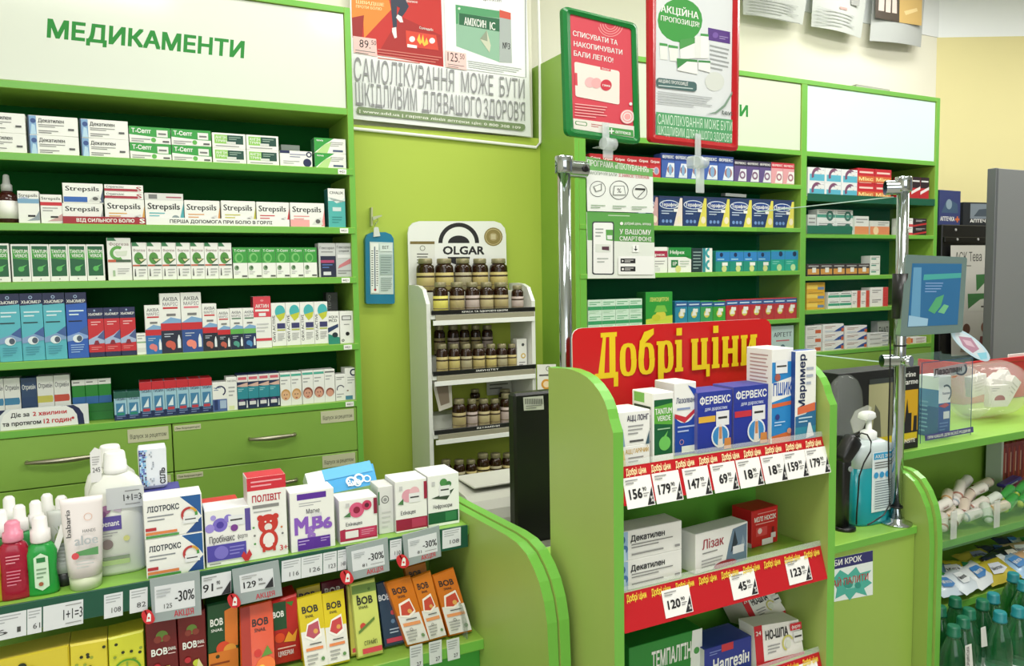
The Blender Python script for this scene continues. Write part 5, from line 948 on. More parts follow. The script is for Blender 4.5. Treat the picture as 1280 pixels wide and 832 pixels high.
def fvx(b, bc): return D([('r', 0, .74, 1, 1, '#2a3a9a'), ('t', 'ФЕРВЕКС', .06, .80, .94, .92, W_, .03), ('t', 'для дорослих', .2, .69, .85, .75, '#d0d8f0', .02), ('r', .02, .5, .5, .6, bc), ('r', .52, .42, .9, .66, '#e8e8ea'), ('l', .58, .5, .84, .6, 1, '#333333'), ('c', .64, .25, .26, '#e8ecf4'), ('c', .64, .25, .22, '#3a8ac8'), ('p', [(.56, .06), (.72, .06), (.68, .44), (.60, .44)], '#e8dcd8'), ('r', .60, .2, .68, .4, '#c88a60'), ('p', [(.74, .02), (.96, .02), (.94, .2), (.76, .2)], '#d88a4a')], base='#22349a', side='#6a6aa8', top='#3a44a0')
row(S1, 1, 871.5, 915.5, 488.5, fvx(0, '#e0b040'), 'blue cold powder carton with yellow flash on the promo stand', dy=.022, d=.05)
row(S1, 1, 916.5, 960.5, 481.5, fvx(1, '#c83040'), 'blue cold powder carton with red flash on the promo stand', dy=.022, d=.05)
row(S1, 1, 964, 991, 435, D([('r', 0, .08, 1, .86, '#2a86c8'), ('p', [(0, .44), (1, .5), (1, .70), (0, .64)], W_), ('t', 'ПШИК', .06, .51, .92, .64, '#2a5ab0', .03), ('p', [(0, .38), (.95, .4), (.95, .44), (0, .42)], '#d8663a'), ('p', [(0, 0), (1, 0), (1, .12), (0, .08)], '#d8703a'), ('r', .15, .74, .7, .88, '#e8eaec'), ('l', .2, .79, .65, .84, 1, '#444444'), ('c', .24, .7, .13, '#a85a50'), ('c', .25, .28, .1, '#303a80'), ('c', .8, .12, .1, '#e0a080'), ('l', .1, .18, .6, .24, 2, '#c0d8f0')], left=[('r', .04, 0, .96, .05, '#d8703a'), ('l', .15, .08, .85, .95, 22, '#b89a96')]), 'tall white and blue throat spray carton with printed white side, tallest on the promo stand', dy=.014, d=.058)
row(S1, 1, 993.5, 1019.5, 437.5, D([('r', 0, 0, 1, .16, '#2f86a0'), ('p', [(0, .16), (1, .16), (1, .42), (.5, .3), (0, .28)], '#2a6a98'), ('tv', 'Маример', .14, .36, .44, .96, '#1c2a50', .03), ('p', [(.1, .3), (.95, .33), (.95, .42), (.1, .38)], '#d86a48'), ('l', .5, .6, .85, .84, 3, '#a8b0c0'), ('l', .15, .2, .8, .28, 2, '#c0d8e8'), ('p', [(.5, .03), (.62, .2), (.72, .2), (.9, .05)], '#dfe6ea')], side='#2a4a90', top='#3a5aa0'), 'tall blue sided nasal spray carton at the right end of the promo stand', dy=.004, d=.02)
dek2 = D([('r', .0, .02, .16, .98, '#9cbcdc'), ('c', .06, .72, .06, '#2f5a98'), ('c', .11, .4, .05, '#4a78b0'), ('p', [(.02, 0), (.14, 0), (.12, .4), (.04, .45)], '#bcd8ec'), ('t', 'Декатилен', .20, .62, .72, .82, '#2a2a30', .03), ('l', .21, .36, .85, .56, 2, '#8a8a88'), ('l', .21, .1, .7, .26, 1, '#9a9a98'), ('r', .88, .14, .96, .22, '#999999')], side='#cfd6dc', top='#f2f2ee')
row(S2, 1, 771, 853, 658, dek2, 'white throat tablet carton with blue face, {l} of two on the promo stand\'s middle shelf', stack=2, dy=.012, d=.042)
row(S2, 1, 866, 938, 659.5, D([('p', [(.55, .0), (.98, .0), (.98, .96), (.7, .9), (.62, .5)], '#6a8298'), ('p', [(.66, .3), (.74, .86), (.8, .5)], '#22303c'), ('p', [(.84, .3), (.9, .7), (.95, .4)], '#8fa2b0'), ('r', .7, .25, .92, .45, '#dfe2e4'), ('t', 'Лізак', .12, .58, .52, .82, '#a02c3c', .015), ('l', .12, .44, .4, .52, 1, '#888888'), ('l', .1, .1, .5, .34, 3, '#a0a0a0'), ('c', .55, .06, .22, '#a03040', .1)], top='#eceeee'), 'white lozenge carton with a grey-blue picture in the middle of the promo stand', dy=.015, d=.035, rz=5)
row(S2, 1, 938, 973.5, 635, D([('t', 'МІЛІ НОСІК', .1, .68, .92, .80, W_, .03), ('l', .15, .58, .85, .64, 1, '#f0b0b0'), ('r', .16, .28, .58, .52, '#d84a50'), ('c', .3, .42, .08, '#f0d0d0'), ('r', .38, .02, .8, .18, '#e6e2e0'), ('r', .76, .24, .84, .46, '#7a1820'), ('r', .72, .16, .9, .3, '#e0d8d8'), ('l', .2, .86, .9, .93, 1, '#e89090')], base='#c41c24', left=[('r', .5, 0, 1, .12, '#d8c8c0')]), 'bright red nasal drops carton at the right of the promo stand\'s middle shelf', dy=.055, d=.045, rz=4)
row(S3, 1, 786, 878, 797, D([('t', 'ТЕМПАЛГІН', .3, .5, .84, .8, W_, .03), ('p', [(.82, 0), (1, 0), (1, 1), (.86, 1)], '#e8ece6'), ('c', .92, .6, .04, '#4a9a4a'), ('l', .3, .2, .7, .4, 1, '#a0d0a0')], base='#2a8a36', top='#1f7a2c'), 'flat dark green tablet carton on the promo stand\'s lowest shelf', dy=.03, d=.06)
row(S3, 1, 880, 940, 803, D([('t', 'Налгезін', .18, .25, .94, .62, W_, .03), ('r', .35, .78, .6, 1, '#c0303c'), ('l', .1, .75, .34, .9, 2, '#8090c8')], base='#25348c', top='#2f4098', side='#d8d8da'), 'dark blue tablet carton at the front of the promo stand\'s lowest shelf', dy=.018, d=.055)
def leanbox(P, tl, tr, br, bl, th, base, items, label, side=None, off=None):
    """carton given by the picture corners of its front on the plane of P"""
    g = G(); q = [P.pt(*c, 0) for c in (bl, br, tr, tl)]; n = off or -P.n*th
    g.prism(q, n, mat(side or base), cap=mat(base)); 
    F = Face(q[0], q[1]-q[0], q[3]-q[0], P.n, .00025); deco(g, F, items); return tag(g.obj('medicine_carton'), label, 'medicine box')
nos = [('r', 0, 0, 1, .16, '#c22430'), ('r', .0, .16, .16, 1, '#c22430'), ('t', '24', .03, .78, .13, .88, W_), ('t', 'НО-ШПА', .22, .64, .68, .84, '#26262c', .03), ('l', .24, .3, .5, .52, 3, '#999999'), ('ring', .66, .46, .09, .12, '#c8c46a', 20, 250), ('c', .66, .44, .06, '#d8dccc'), ('r', .78, .44, .97, .68, '#e0e0dc'), ('l', .8, .5, .95, .62, 1, '#444444')]
Pn = PxFace((0, YS+.012, zs[2]), (0, -1, .15), .0001)
leanbox(Pn, (942, 783), (998, 774), (1006, 822), (946, 838), .035, '#eceae4', nos+[('r', .72, .72, .96, .88, '#c8283a'), ('t', 'форте', .75, .76, .93, .84, W_)], 'white and red antispasmodic carton standing in front on the promo stand\'s lowest shelf', off=Vector((0, .035, 0)))
Pn2 = PxFace((0, YS+.062, zs[2]), (0, -1, .25), .0001)
leanbox(Pn2, (924, 746), (966, 737), (986, 768), (945, 787), .05, '#e8e6de', nos, 'white and red antispasmodic carton tilted on its corner behind the upright one', side='#d8cfc4', off=Vector((-.012, .05, -.004)))

# ================================================================== hand sanitizer and scanner
def loft(g, rings, m, n=24, sq=.55, mats=None, M=None):
    """rings (z, rx, ry): rounded-rectangle sections"""
    vs = []
    for z, rx, ry in rings:
        for i in range(n):
            a = 2*math.pi*(i+.5)/n; c, s = math.cos(a), math.sin(a)
            v = Vector((rx*math.copysign(abs(c)**sq, c), ry*math.copysign(abs(s)**sq, s), z)); vs.append(M @ v if M else v)
    b = len(g.v); g.v += [tuple(v) for v in vs]
    for k in range(len(rings)-1):
        i_ = g.mi(mats[k] if mats else m)
        for i in range(n): g.f.append((b+k*n+i, b+k*n+(i+1) % n, b+(k+1)*n+(i+1) % n, b+(k+1)*n+i)); g.m.append(i_); g.sm.append(True)
    g.f.append(tuple(b+i for i in range(n-1, -1, -1))); g.m.append(g.mi(mats[0] if mats else m)); g.sm.append(False)
    e = b+(len(rings)-1)*n; g.f.append(tuple(e+i for i in range(n))); g.m.append(g.mi(mats[-1] if mats else m)); g.sm.append(False)
    return g
by = 1.186; bz = ZC+.0005; bxa, bxb = Xat(1060, by, 1.0), Xat(1108, by, 1.0); bx = (bxa+bxb)/2; br = (bxb-bxa)/2*.97
sb = empty('sanitizer_bottle', (bx, by, bz), 'large hand sanitizer bottle with teal liquid and white pump on the service counter', 'bottle')
hz = Zat(1085, 548, by)-bz; lq = Zat(1085, 580, by)-bz
rot = Matrix.Rotation(math.radians(-3), 4, 'Z')
loft(G(), [(0, br*.9, .030), (.006, br, .030), (lq, br, .030)], mat('#1a9aa4', .25, trans=.15), M=rot).obj('liquid', sb).location = (0, 0, 0)
loft(G(), [(lq+.0003, br, .030), (hz-.03, br, .030), (hz-.012, br*.9, .03), (hz, br*.45, .018)], mat('#dce8ea', .25, trans=.2), M=rot).obj('bottle_body', sb)
G().lathe([(.017, hz), (.018, hz+.002), (.018, hz+.016), (.012, hz+.02), (.007, hz+.022), (.006, hz+.045)], mat('#f0f2f0', .35), (0, 0, 0), 18).obj('pump_collar', sb)
loft(G(), [(hz+.045, .012, .010), (hz+.05, .022, .012), (hz+.06, .020, .011), (hz+.064, .012, .008)], mat('#f2f4f2', .35), M=rot @ Matrix.Translation((-.006, 0, 0))).obj('pump_head', sb)
g = G(); Fb = Face(rot @ Vector((-br*.35, -.0308, .03)), rot.to_3x3() @ Vector((br*1.25, 0, 0)), (0, 0, hz-.055), rot.to_3x3() @ Vector((0, -1, 0)), .0004)
g.prism([Fb.pt(0, 0, 0), Fb.pt(1, 0, 0), Fb.pt(1, 1, 0), Fb.pt(0, 1, 0)], Fb.n*.0006, mat('#e6f0f2', .4)); Fb.O += Fb.n*.0006
deco(g, Fb, [('r', .05, .88, .9, .99, '#3aa0d0'), ('t', 'АХД 2000', .1, .905, .8, .96, W_, .02), ('l', .08, .72, .9, .85, 3, '#666666'), ('c', .14, .62, .09, '#3a9ad0'), ('c', .36, .62, .09, '#3a9ad0'), ('c', .58, .62, .09, '#3a9ad0'), ('c', .8, .62, .09, '#3a9ad0'), ('l', .08, .04, .92, .54, 12, '#7a8a94')]); g.obj('paper_label', sb)
for o in sb.children: o.matrix_parent_inverse = Matrix.Identity(4)
# scanner stand
ky = 1.17; kx = Xat(1055.5, ky, ZC)
sc_ = empty('scanner_stand', (kx, ky, ZC), 'black barcode scanner stand with round base between promo stand and sanitizer', 'scanner')
G().lathe([(.024, 0), (.024, .006), (.020, .009), (.010, .011)], BLACK, n=24).obj('base_disc', sc_)
zt = Zat(1052, 578, ky)-ZC
g = G(); loft(g, [(.008, .013, .012), (zt*.6, .0135, .012), (zt, .016, .014), (zt+.012, .014, .012)], BLACK, n=16, M=Matrix.Translation((-.008, 0, 0))); g.obj('column', sc_)
g = G(); g.lathe([(.006, 0), (.006, .003)], GREY, M=Matrix.Translation((-.004, -.0145, zt-.012)) @ Matrix.Rotation(math.pi/2, 4, 'X')); g.obj('hinge_screw', sc_)
g = G(); Mh = Matrix.Translation((.002, 0, zt+.024)) @ Matrix.Rotation(math.radians(42), 4, 'Y'); loft(g, [(-.03, .010, .012), (-.02, .016, .016), (.018, .02, .017), (.032, .019, .016), (.038, .012, .010)], BLACK, n=18, M=Mh); g.obj('scanner_head', sc_)
g = G(); g.box(-.010, .010, -.011, .011, .0383, .0395, mat('#3a4048', .1), M=Mh); g.obj('scan_window', sc_)
for o in sc_.children: o.matrix_parent_inverse = Matrix.Identity(4)
def Q(x, y, Y): return atY(x, y, Y)
g = G(); g.tube([Q(1070, 545, ky-.01), Q(1077, 541, ky-.02), Q(1084, 543, ky-.022), Q(1089, 552, ky-.024), Q(1088, 564, ky-.024), Q(1080, 578, ky-.024), Q(1074, 595, ky-.024), Q(1072.5, 620, ky-.022), Q(1071, 640, ky-.02), Q(1070.5, 655, ky-.012)], .0018, BLACK, 8)
tag(g.obj('scanner_cable'), 'black looped cable hanging from the scanner in front of the sanitizer', 'cable')
cyy = rpy-.018
g = G(); g.tube([Q(1113, 420, cyy), Q(1112.5, 470, cyy), Q(1110.5, 540, cyy), Q(1111, 600, cyy), Q(1112, 630, cyy), Q(1105, 643, cyy-.03), Q(1093, 651, cyy-.035), Q(1084, 656, cyy-.03)], .0017, BLACK, 8)
tag(g.obj('monitor_cable'), 'black cable running down the chrome pole to the counter', 'cable')
# clear hoods behind the scanner
hx = Q(1056, 505, 1.2465)
hb_ = ZC-hx.z+.001; g = G(); g.lathe([(.03, hb_), (.03, hb_+.004), (.006, hb_+.006), (.006, -.075), (.06, -.07), (.085, -.05), (.088, -.02), (.08, .03), (.06, .055), (.03, .068), (.0, .07)], clear('#e4e8e8', .09, .06), tuple(hx), 28, sx=.62, sy=.33); hood = tag(g.obj('clear_hood'), 'clear plastic hood standing behind the black scanner', 'hood')
g = G(); Pq = PxFace((0, 1.16, 1.16), (-.25, -1, .3), .0001); g.prism([Pq.pt(*p, 0) for p in ((1064, 526), (1070, 513), (1085, 506), (1090, 509), (1084, 524), (1078, 537), (1068, 541))], -Pq.n*.003, clear('#e0e4d8', .22, .1)); g.obj('flap', hood)
# no-smoking sticker on the service counter
Pk = PxFace((0, YCn+.0055, 0), (0, -1, 0), .0001)
sheet('counter_sticker', Pk, [(1031, 754), (1091, 743), (1091, 687.5), (1031, 700)], .001, mat('#e8f0ee', .4), [
    ('p', [(1031, 700), (1091, 687.5), (1091, 701), (1031, 714)], '#2a2a6a'), ('T', 'ЗРОБИ КРОК', (1026, 711), (1077, 700.5), (1026, 703.5), W_, .025),
    ('p', [(1040, 725), (1050, 712), (1060, 718), (1070, 708), (1075, 716), (1089, 712), (1082, 722), (1090, 728), (1080, 735), (1084, 744), (1070, 740), (1062, 750), (1056, 742), (1044, 748), (1046, 736)], '#4ab0a0'), ('p', [(1052, 725), (1062, 722), (1070, 718), (1074, 726), (1068, 734), (1058, 736)], '#8fd0c4'), ('c', 1060, 729, 6, '#2f9486'), ('c', 1072, 731, 4, '#2f9486'),
    ('T', 'КИДАЙ ПАЛИТИ', (1024, 738), (1085, 724), (1024, 729), '#b82a34', .012)],
    'square teal sticker about quitting smoking on the service counter front', 'sticker')

# customer monitor on the pole
Pm = PxFace(atD(1165, 370, 1.70), (-.42, -.9, .04), .0001)
mo = empty('customer_monitor', atD(1165, 370, 1.72), 'small customer monitor in a clear grey case clamped to the chrome pole', 'monitor')
sheet('case', Pm, rq((1132.7, 318), (1209, 321.5), (1203, 415), (1125, 420.5), 3), .022, mat('#7f9696', .15, metal=.5), [], '', '', mo, rim=mat('#b8c8c8', .12, metal=.6))
Pm2 = PxFace(Pm.O+Pm.n*.0006, Pm.n, .0001)
sheet('screen', Pm2, [(1140.5, 329), (1202.5, 329.5), (1197, 405.5), (1134.5, 408.5)], .0005, mat('#2c618c', .12, emit=.15), [
    ('p', [(1142, 334), (1152, 334), (1150, 400), (1138, 402)], '#5a90b4'), ('p', [(1155, 343), (1201.5, 341), (1201, 347), (1154, 350)], '#3f9a94'), ('L', (1156, 366), (1178, 366), (1157, 352), 4, '#7a9ac8'), ('p', [(1160, 388), (1170, 372), (1180, 368), (1176, 382), (1168, 392)], '#4a9a6a'), ('p', [(1172, 390), (1180, 380), (1186, 382), (1180, 392)], '#6ab080'), ('p', [(1136, 394), (1160, 398), (1159, 407), (1134.8, 408)], '#8fb4cc')], '', '', mo)
g = G(); g.tube([Vector((rpx, rpy-.012, Zat(1118, 370, rpy))), Pm.pt(1138, 372, 0)-Pm.n*.023], .006, BLACK, 10); g.obj('bracket_arm', mo)
g = G(); a = Vector((rpx, rpy, Zat(1118, 370, rpy))); g.lathe([(.0185, -.05), (.0185, .05)], BLACK, tuple(a), 18); g.obj('pole_sleeve', mo)
# oval wobbler
Pw = PxFace(Pm.O-Pm.n*.006, Pm.n, .0001)
ov = [(1213+30*math.cos(t)*.80-10*math.sin(t)*.55, 431+30*math.cos(t)*.62+10*math.sin(t)*.85) for t in [i*math.pi/12 for i in range(24)]]
sheet('oval_leaflet', Pw, ov, .0015, mat('#c4dcec', .3), [('p', [(1213+(x-1213)*.78, 431+(y-431)*.78) for x, y in ov], '#d6dfe8'), ('p', [(1198, 420), (1214, 422), (1224, 436), (1216, 441), (1204, 432)], '#b88aa0'), ('p', [(1203, 424), (1213, 426), (1219, 434), (1208, 431)], '#d8b8c8'), ('p', [(1221, 441), (1233, 440), (1234, 448), (1226, 449)], '#8fd0e4')], 'oval pale blue leaflet drooping above the clear display box', 'leaflet')

# ================================================================== behind the window
g = G(); Y = 1.58
mb = empty('till_monitor', (.98, Y, .78), 'back of a black till monitor with a white barcode sticker behind the promo stand', 'monitor')
za, zb_ = Zat(667, 490, Y), .80; xa, xb = Xat(643.5, Y, 1.1), Xat(643.5, Y, 1.1)+.30
g.box(xa, xb, Y, Y+.035, zb_+.06, za, mat('#0c0c0e', .4), .006); part(g, 'housing', mb)
part(G().box((xa+xb)/2-.02, (xa+xb)/2+.02, Y+.036, Y+.05, .785, zb_+.3, BLACK), 'stand_neck', mb)
part(G().box((xa+xb)/2-.1, (xa+xb)/2+.1, Y-.05, Y+.12, .7805, .79, BLACK, .003), 'stand_foot', mb)
Pq = PxFace((0, Y-.0005, 0), (0, -1, 0), .0001)
sheet('barcode_sticker', Pq, [(654, 496.5), (679, 494.5), (680, 511.5), (655, 513)], .0004, mat('#d8d8d0', .5), [('p', [(656+i*1.5, 498), (656.7+i*1.5, 498), (656.9+i*1.5, 505), (656.2+i*1.5, 505)], '#444444') for i in range(15)] + [('L', (657, 511.5), (677, 510), (657, 506), 2, '#888888')], '', '', mb)
pn = empty('label_printer', (.78, 1.75, .78), 'off-white receipt printer on the desk behind the left counter', 'printer')
xa, xb = Xat(587, 1.76, .95), Xat(587, 1.76, .95)+.24; zt = Zat(620, 622, 1.74)
WP = mat('#c2c2b8', .45)
g = G(); pf = [(1.74, .781), (1.74, zt-.055), (1.748, zt-.03), (1.765, zt-.01), (1.79, zt), (1.94, zt+.012), (1.98, zt), (1.98, .781)]
g.prism([(xa, y, z) for y, z in pf], (xb-xa, 0, 0), WP); part(g, 'housing', pn)
g = G(); g.box(xa+.03, xb-.03, 1.80, 1.93, zt+.0125, zt+.018, mat('#c9c9c0', .4), .002); part(g, 'lid', pn)
g = G(); g.box(xa+.02, xb-.02, 1.7385, 1.7395, zt-.085, zt-.08, INK, .0002); part(g, 'paper_slot', pn)
g = G(); g.box(xa-.06, xa-.012, 1.76, 1.82, .7805, zt-.02, PAPER); tag(g.obj('paper_stack'), 'stack of white paper beside the receipt printer', 'paper')

# ================================================================== cosmetics and boxes on the left counter
SD = Shelf(YD, ZD)
rail = G(); Yr_ = YD-.0035
zr1 = ZD+.002; zr0 = zr1-.041
rail.box(-1.29, XP-.004, Yr_-.001, YD-.0006, zr0, zr1, mat('#14503c', .3), .0003); rail = part(rail, 'price_rail', Cn, label='dark green price rail')
Pr = PxFace((0, Yr_-.0012, 0), (0, -1, 0), .0001)
def lineY(x, t): return (766.5-.1899*x)*(1-t) + (802.5-.2078*x)*t     # top and bottom edge of the rail in the photograph
def card(x0, x1, items=(), c='#dcdfe2'):
    q = [(x0, lineY(x0, .94)), (x1, lineY(x1, .94)), (x1, lineY(x1, .05)), (x0, lineY(x0, .05))]
    g = G(); p = [Pr.pt(*c_, 0) for c_ in q]; g.prism(p, -Pr.n*.0004, mat(c, .5)); F = Face(p[0], p[1]-p[0], p[3]-p[0], Pr.n, .00025); deco(g, F, items); part(g, 'price_tag', rail)
def small(t): return [('l', .1, .6, .9, .95, 3, '#a8acb0'), ('t', t, .4, .2, .9, .42, '#444444', 0)]
card(-40, 33, small('61')); card(34, 52, small('61')); card(54, 104, [('t', '1+1=3', .5, .3, .98, .74, INK, .01), ('l', .55, .82, .95, .92, 1, '#999999'), ('l', .55, .1, .95, .2, 1, '#999999')]); card(130, 153.5, small('108')); card(162, 184.5, small('82'))
card(252, 289, [('t', '91', .05, .25, .38, .62, INK, .02), ('t', '90', .5, .5, .62, .68, INK), ('l', .5, .25, .7, .42, 1, '#888888'), ('l', .06, .74, .5, .94, 2, '#999999'), ('p', [(.66, .02), (.98, .02), (.98, .6)], '#26262c')])
for x0, x1, t in ((352, 376, '116'), (376.5, 403, '126'), (404, 421, '123'), (422, 433, '148'), (487.5, 502, '110'), (553, 576, '108')): card(x0, x1, small(t))
Ph2 = PxFace((0, Yr_-.006, 0), (0, -1, 0), .0001)
def holder(tl, tr, br, bl, cardq, items, sticker):
    g = G(); g.prism([Ph2.pt(*c, 0) for c in (bl, br, tr, tl)], -Ph2.n*.003, mat('#9aa5a6', .35)); 
    q = [Ph2.pt(*c, 1) for c in cardq]; F = Face(q[0], q[1]-q[0], q[3]-q[0], Ph2.n, .0004)
    g.prism(q, Ph2.n*.0003, mat('#dde0e4', .4)); F.O += Ph2.n*.0003; deco(g, F, items)
    q = [Ph2.pt(*c, 1) for c in (bl, br, tr, tl)]; F = Face(q[0], q[1]-q[0], q[3]-q[0], Ph2.n, .0004); deco(g, F, [('t', 'АКЦІЯ', .44, .06, .84, .2, '#c83040', .02)])
    h = part(g, 'promo_tag', rail, label='grey promo tag holder')
    cx, cy, r = sticker; g = G(); Pz = PxFace(Ph2.O+Ph2.n*.004, Ph2.n, .0001)
    g.prism([Pz.pt(x, y, 0) for x, y in rq((cx-r*1.05, cy-r*.55), (cx+r*.2, cy-r*1.05), (cx+r*1.0, cy+r*.5), (cx-r*.35, cy+r*1.05), r*.75)], -Pz.n*.002, mat('#cf2a32', .35))
    deco(g, Pz, [('p', [(cx-r*.1, cy-r*.35), (cx+r*.1, cy-r*.55), (cx+r*.3, cy-r*.3), (cx+r*.3, cy+r*.5), (cx-r*.25, cy+r*.55)], W_), ('c', cx+r*.05, cy+r*.1, r*.13, '#cf2a32')]); part(g, 'tag_sticker', rail, label='round red sticker')
p30 = [('t', '-30%', .5, .35, .98, .72, INK, .02), ('t', '81', .3, .12, .44, .28, '#444444', 0), ('l', .06, .6, .4, .9, 3, '#b0b4b8'), ('l', .55, .14, .95, .2, 1, '#555555')]
holder((187, 724), (249.5, 713), (252, 768), (191, 778), ((194, 766), (244, 757), (243, 725), (193, 733)), [('t', '-30%', .5, .3, .98, .72, INK, .02), ('t', '125', .22, .12, .42, .3, '#444444', 0), ('l', .04, .55, .4, .9, 3, '#b0b4b8')], (185.5, 771, 10.5))
holder((290, 712), (348, 700), (353, 744), (294, 757), ((301, 741), (343, 733), (341, 710), (299, 719)), [('t', '129', .1, .22, .46, .6, INK, .02), ('t', '90', .54, .5, .66, .66, INK), ('l', .54, .24, .74, .42, 1, '#777777'), ('l', .06, .72, .5, .95, 2, '#999999'), ('p', [(.7, .04), (.97, .04), (.97, .62)], '#26262c')], (293, 751, 10.5))
holder((432.5, 684), (484.5, 671.5), (487, 713), (436, 726), ((441, 714), (481, 705), (479, 680), (439, 689)), p30, (434, 721.5, 10.5))
holder((503, 669), (549, 656.5), (551.5, 695), (507, 708), ((511, 697), (547, 688.5), (545.5, 665), (509.5, 674)), p30, (504, 701.5, 10))

def px_carton(x0, x1, yt, D_, label, d=.045, dy=.02, rz=0, stack=1, z=None, group=None): return row(SD, 1, x0, x1, yt, D_, label, d=d, dy=dy, rz=rz, stack=stack, z=z, group=group)
lio = D([('p', [(.62, .98), (.98, .98), (.98, .42), (.9, .6)], '#1f5a9a'), ('p', [(.7, .02), (.98, .02), (.98, .4)], '#1f4a8a'), ('t', 'ЛІОТРОКС', .06, .68, .60, .82, '#2a3440', .03), ('l', .06, .42, .5, .6, 2, '#8a8f94'), ('r', .02, .2, .2, .28, '#b83038'), ('r', .02, .1, .55, .17, '#e0854a'), ('r', .02, .02, .58, .08, '#4f9a4a'), ('ring', .77, .5, .10, .145, '#b83a3a', 80, 240), ('ring', .77, .5, .10, .145, '#4f9a4a', -60, 20), ('ring', .77, .5, .10, .145, '#d8a03a', 20, 80), ('r', .66, .28, .92, .46, '#e8eaea'), ('l', .69, .34, .88, .42, 1, '#444444')], side='#1f4f8f', top='#f0f0ee')
px_carton(183, 257, 620, lio, 'white carton with blue corner and coloured dial, {l} of the pair on the left counter', stack=2, d=.05, dy=.008)
px_carton(178, 230, 612, D([('t', 'FSI', .1, .75, .4, .92, '#8a90d8', .02), ('r', .72, .72, .94, .95, '#dadae8')], base='#3a3a8a', top='#4a4a98'), 'indigo carton standing behind the two blue-cornered cartons', dy=.075, d=.05)
# salt bag on top of the indigo carton
zq = Zat(204, 612, YD+.075)+.0005; Y = YD+.085; xa, xb = Xat(174, Y, zq), Xat(211, Y, zq); h = Zat(192, 558, Y)-zq
g = G(); ww = (xb-xa)/2; loft(g, [(0, ww*.86, .016), (.006, ww*.95, .02), (h*.9, ww*.98, .018), (h*.97, ww*.92, .012), (h, ww*.9, .004)], mat('#dfe4ea', .35), n=20, sq=.4)
Fs = Face((-ww*.92, -.0215, .006), (ww*1.84, 0, 0), (0, 0, h*.86), (0, -1, 0), .0003); its = []
rnd = random.Random(5)
for i in range(9):
    for j in range(18):
        if rnd.random() < (.95 if i < 4 else .25): its.append(('r', .02+i*.058, j/18, .02+(i+.9)*.058, (j+.85)/18, rnd.choice(['#3a3a80', '#5a6ab8', '#6aa8d8', '#9fd0ea', '#c8dcf0', '#28284a'] if i < 6 else ['#b0bcc8', '#9aa0a8'])))
g.prism([Fs.pt(0, 0, -1), Fs.pt(1, 0, -1), Fs.pt(1, 1, -1), Fs.pt(0, 1, -1)], (0, .002, 0), mat('#dfe4ea', .35))
deco(g, Fs, [('r', .0, .0, .02, 1, '#28284a'), ('tv', 'СІЛЬ', .74, .04, .93, .46, INK, .035)]); 
F2_ = Face(Fs.O, Fs.U, Fs.V, Fs.n, .0003)
for it in its: deco(g, F2_, [it], 4)
o = g.obj('salt_bag'); o.location = ((xa+xb)/2, Y+.022, zq); tag(o, 'white salt bag with blue mosaic print standing on the indigo carton', 'bag')
px_carton(258, 317, 634, D([('r', .86, .55, .98, .95, '#5a4a98'), ('c', .32, .72, .16, '#7a6ac8'), ('c', .32, .72, .08, '#4a3aa0'), ('c', .1, .68, .1, '#9a8ad8'), ('c', .5, .82, .09, '#8a7ad0'), ('c', .18, .86, .06, '#a89ae0'), ('r', .5, .68, .84, .86, '#e6e8ea'), ('l', .54, .74, .8, .82, 1, '#444444'), ('c', .62, .64, .08, '#7a3a90'), ('t', 'Пробінакс', .08, .42, .62, .54, '#33333c', .015), ('t', 'форте', .68, .44, .9, .52, '#33333c', 0), ('r', .02, .1, .86, .38, '#4f46a8'), ('c', .32, .24, .15, '#7a70c8'), ('l', .5, .16, .82, .34, 3, '#8a84d0'), ('p', [(.74, .12), (.8, .2), (.86, .13), (.92, .22), (.98, .12), (.9, .02), (.82, .02)], '#c83038'), ('l', .06, .03, .3, .08, 1, '#888888')], side='#4a4a90', top='#f2f0f2'), 'white and violet probiotic carton with a red bow, on the left counter', d=.05, dy=.012)
px_carton(256, 302, 628, D([('r', .84, 0, 1, 1, '#3a8a40')], base='#cf3030', top='#cc3a30'), 'red carton with green end peeping out behind the violet probiotic carton', dy=.07, d=.045)
pol = D([('r', 0, .84, 1, 1, '#d02838'), ('l', .1, .87, .9, .97, 2, '#f0a8b0'), ('t', 'ПОЛІВІТ', .12, .70, .86, .78, '#b82838', .03), ('r', .12, .62, .8, .66, '#8a8a88'), ('l', .14, .56, .6, .6, 1, '#aaaaaa'), ('c', .5, .42, .26, '#c8362c'), ('c', .3, .5, .08, '#c8362c'), ('c', .7, .5, .08, '#c8362c'), ('c', .5, .38, .1, '#e8e0d8'), ('c', .5, .22, .24, '#c8362c', .13), ('c', .5, .22, .15, '#f0eae6', .09), ('r', .33, .08, .4, .18, '#c8362c'), ('r', .6, .08, .67, .18, '#c8362c'), ('c', .43, .45, .025, '#f0eae6'), ('c', .57, .45, .025, '#f0eae6'), ('t', "3+", .78, .07, .98, .14, '#c82838', .02), ('c', .14, .3, .03, '#7a7a7a'), ('c', .86, .28, .03, '#7a7a7a'), ('c', .14, .2, .03, '#4f9a4a'), ('c', .84, .36, .03, '#c87a4a'), ('c', .12, .4, .03, '#4f9a4a')], side='#d8ccc8', top='#d03040')
px_carton(312, 361, 594, pol, 'tall white children\'s vitamin carton with red lid and a red bear', d=.045, dy=.012)
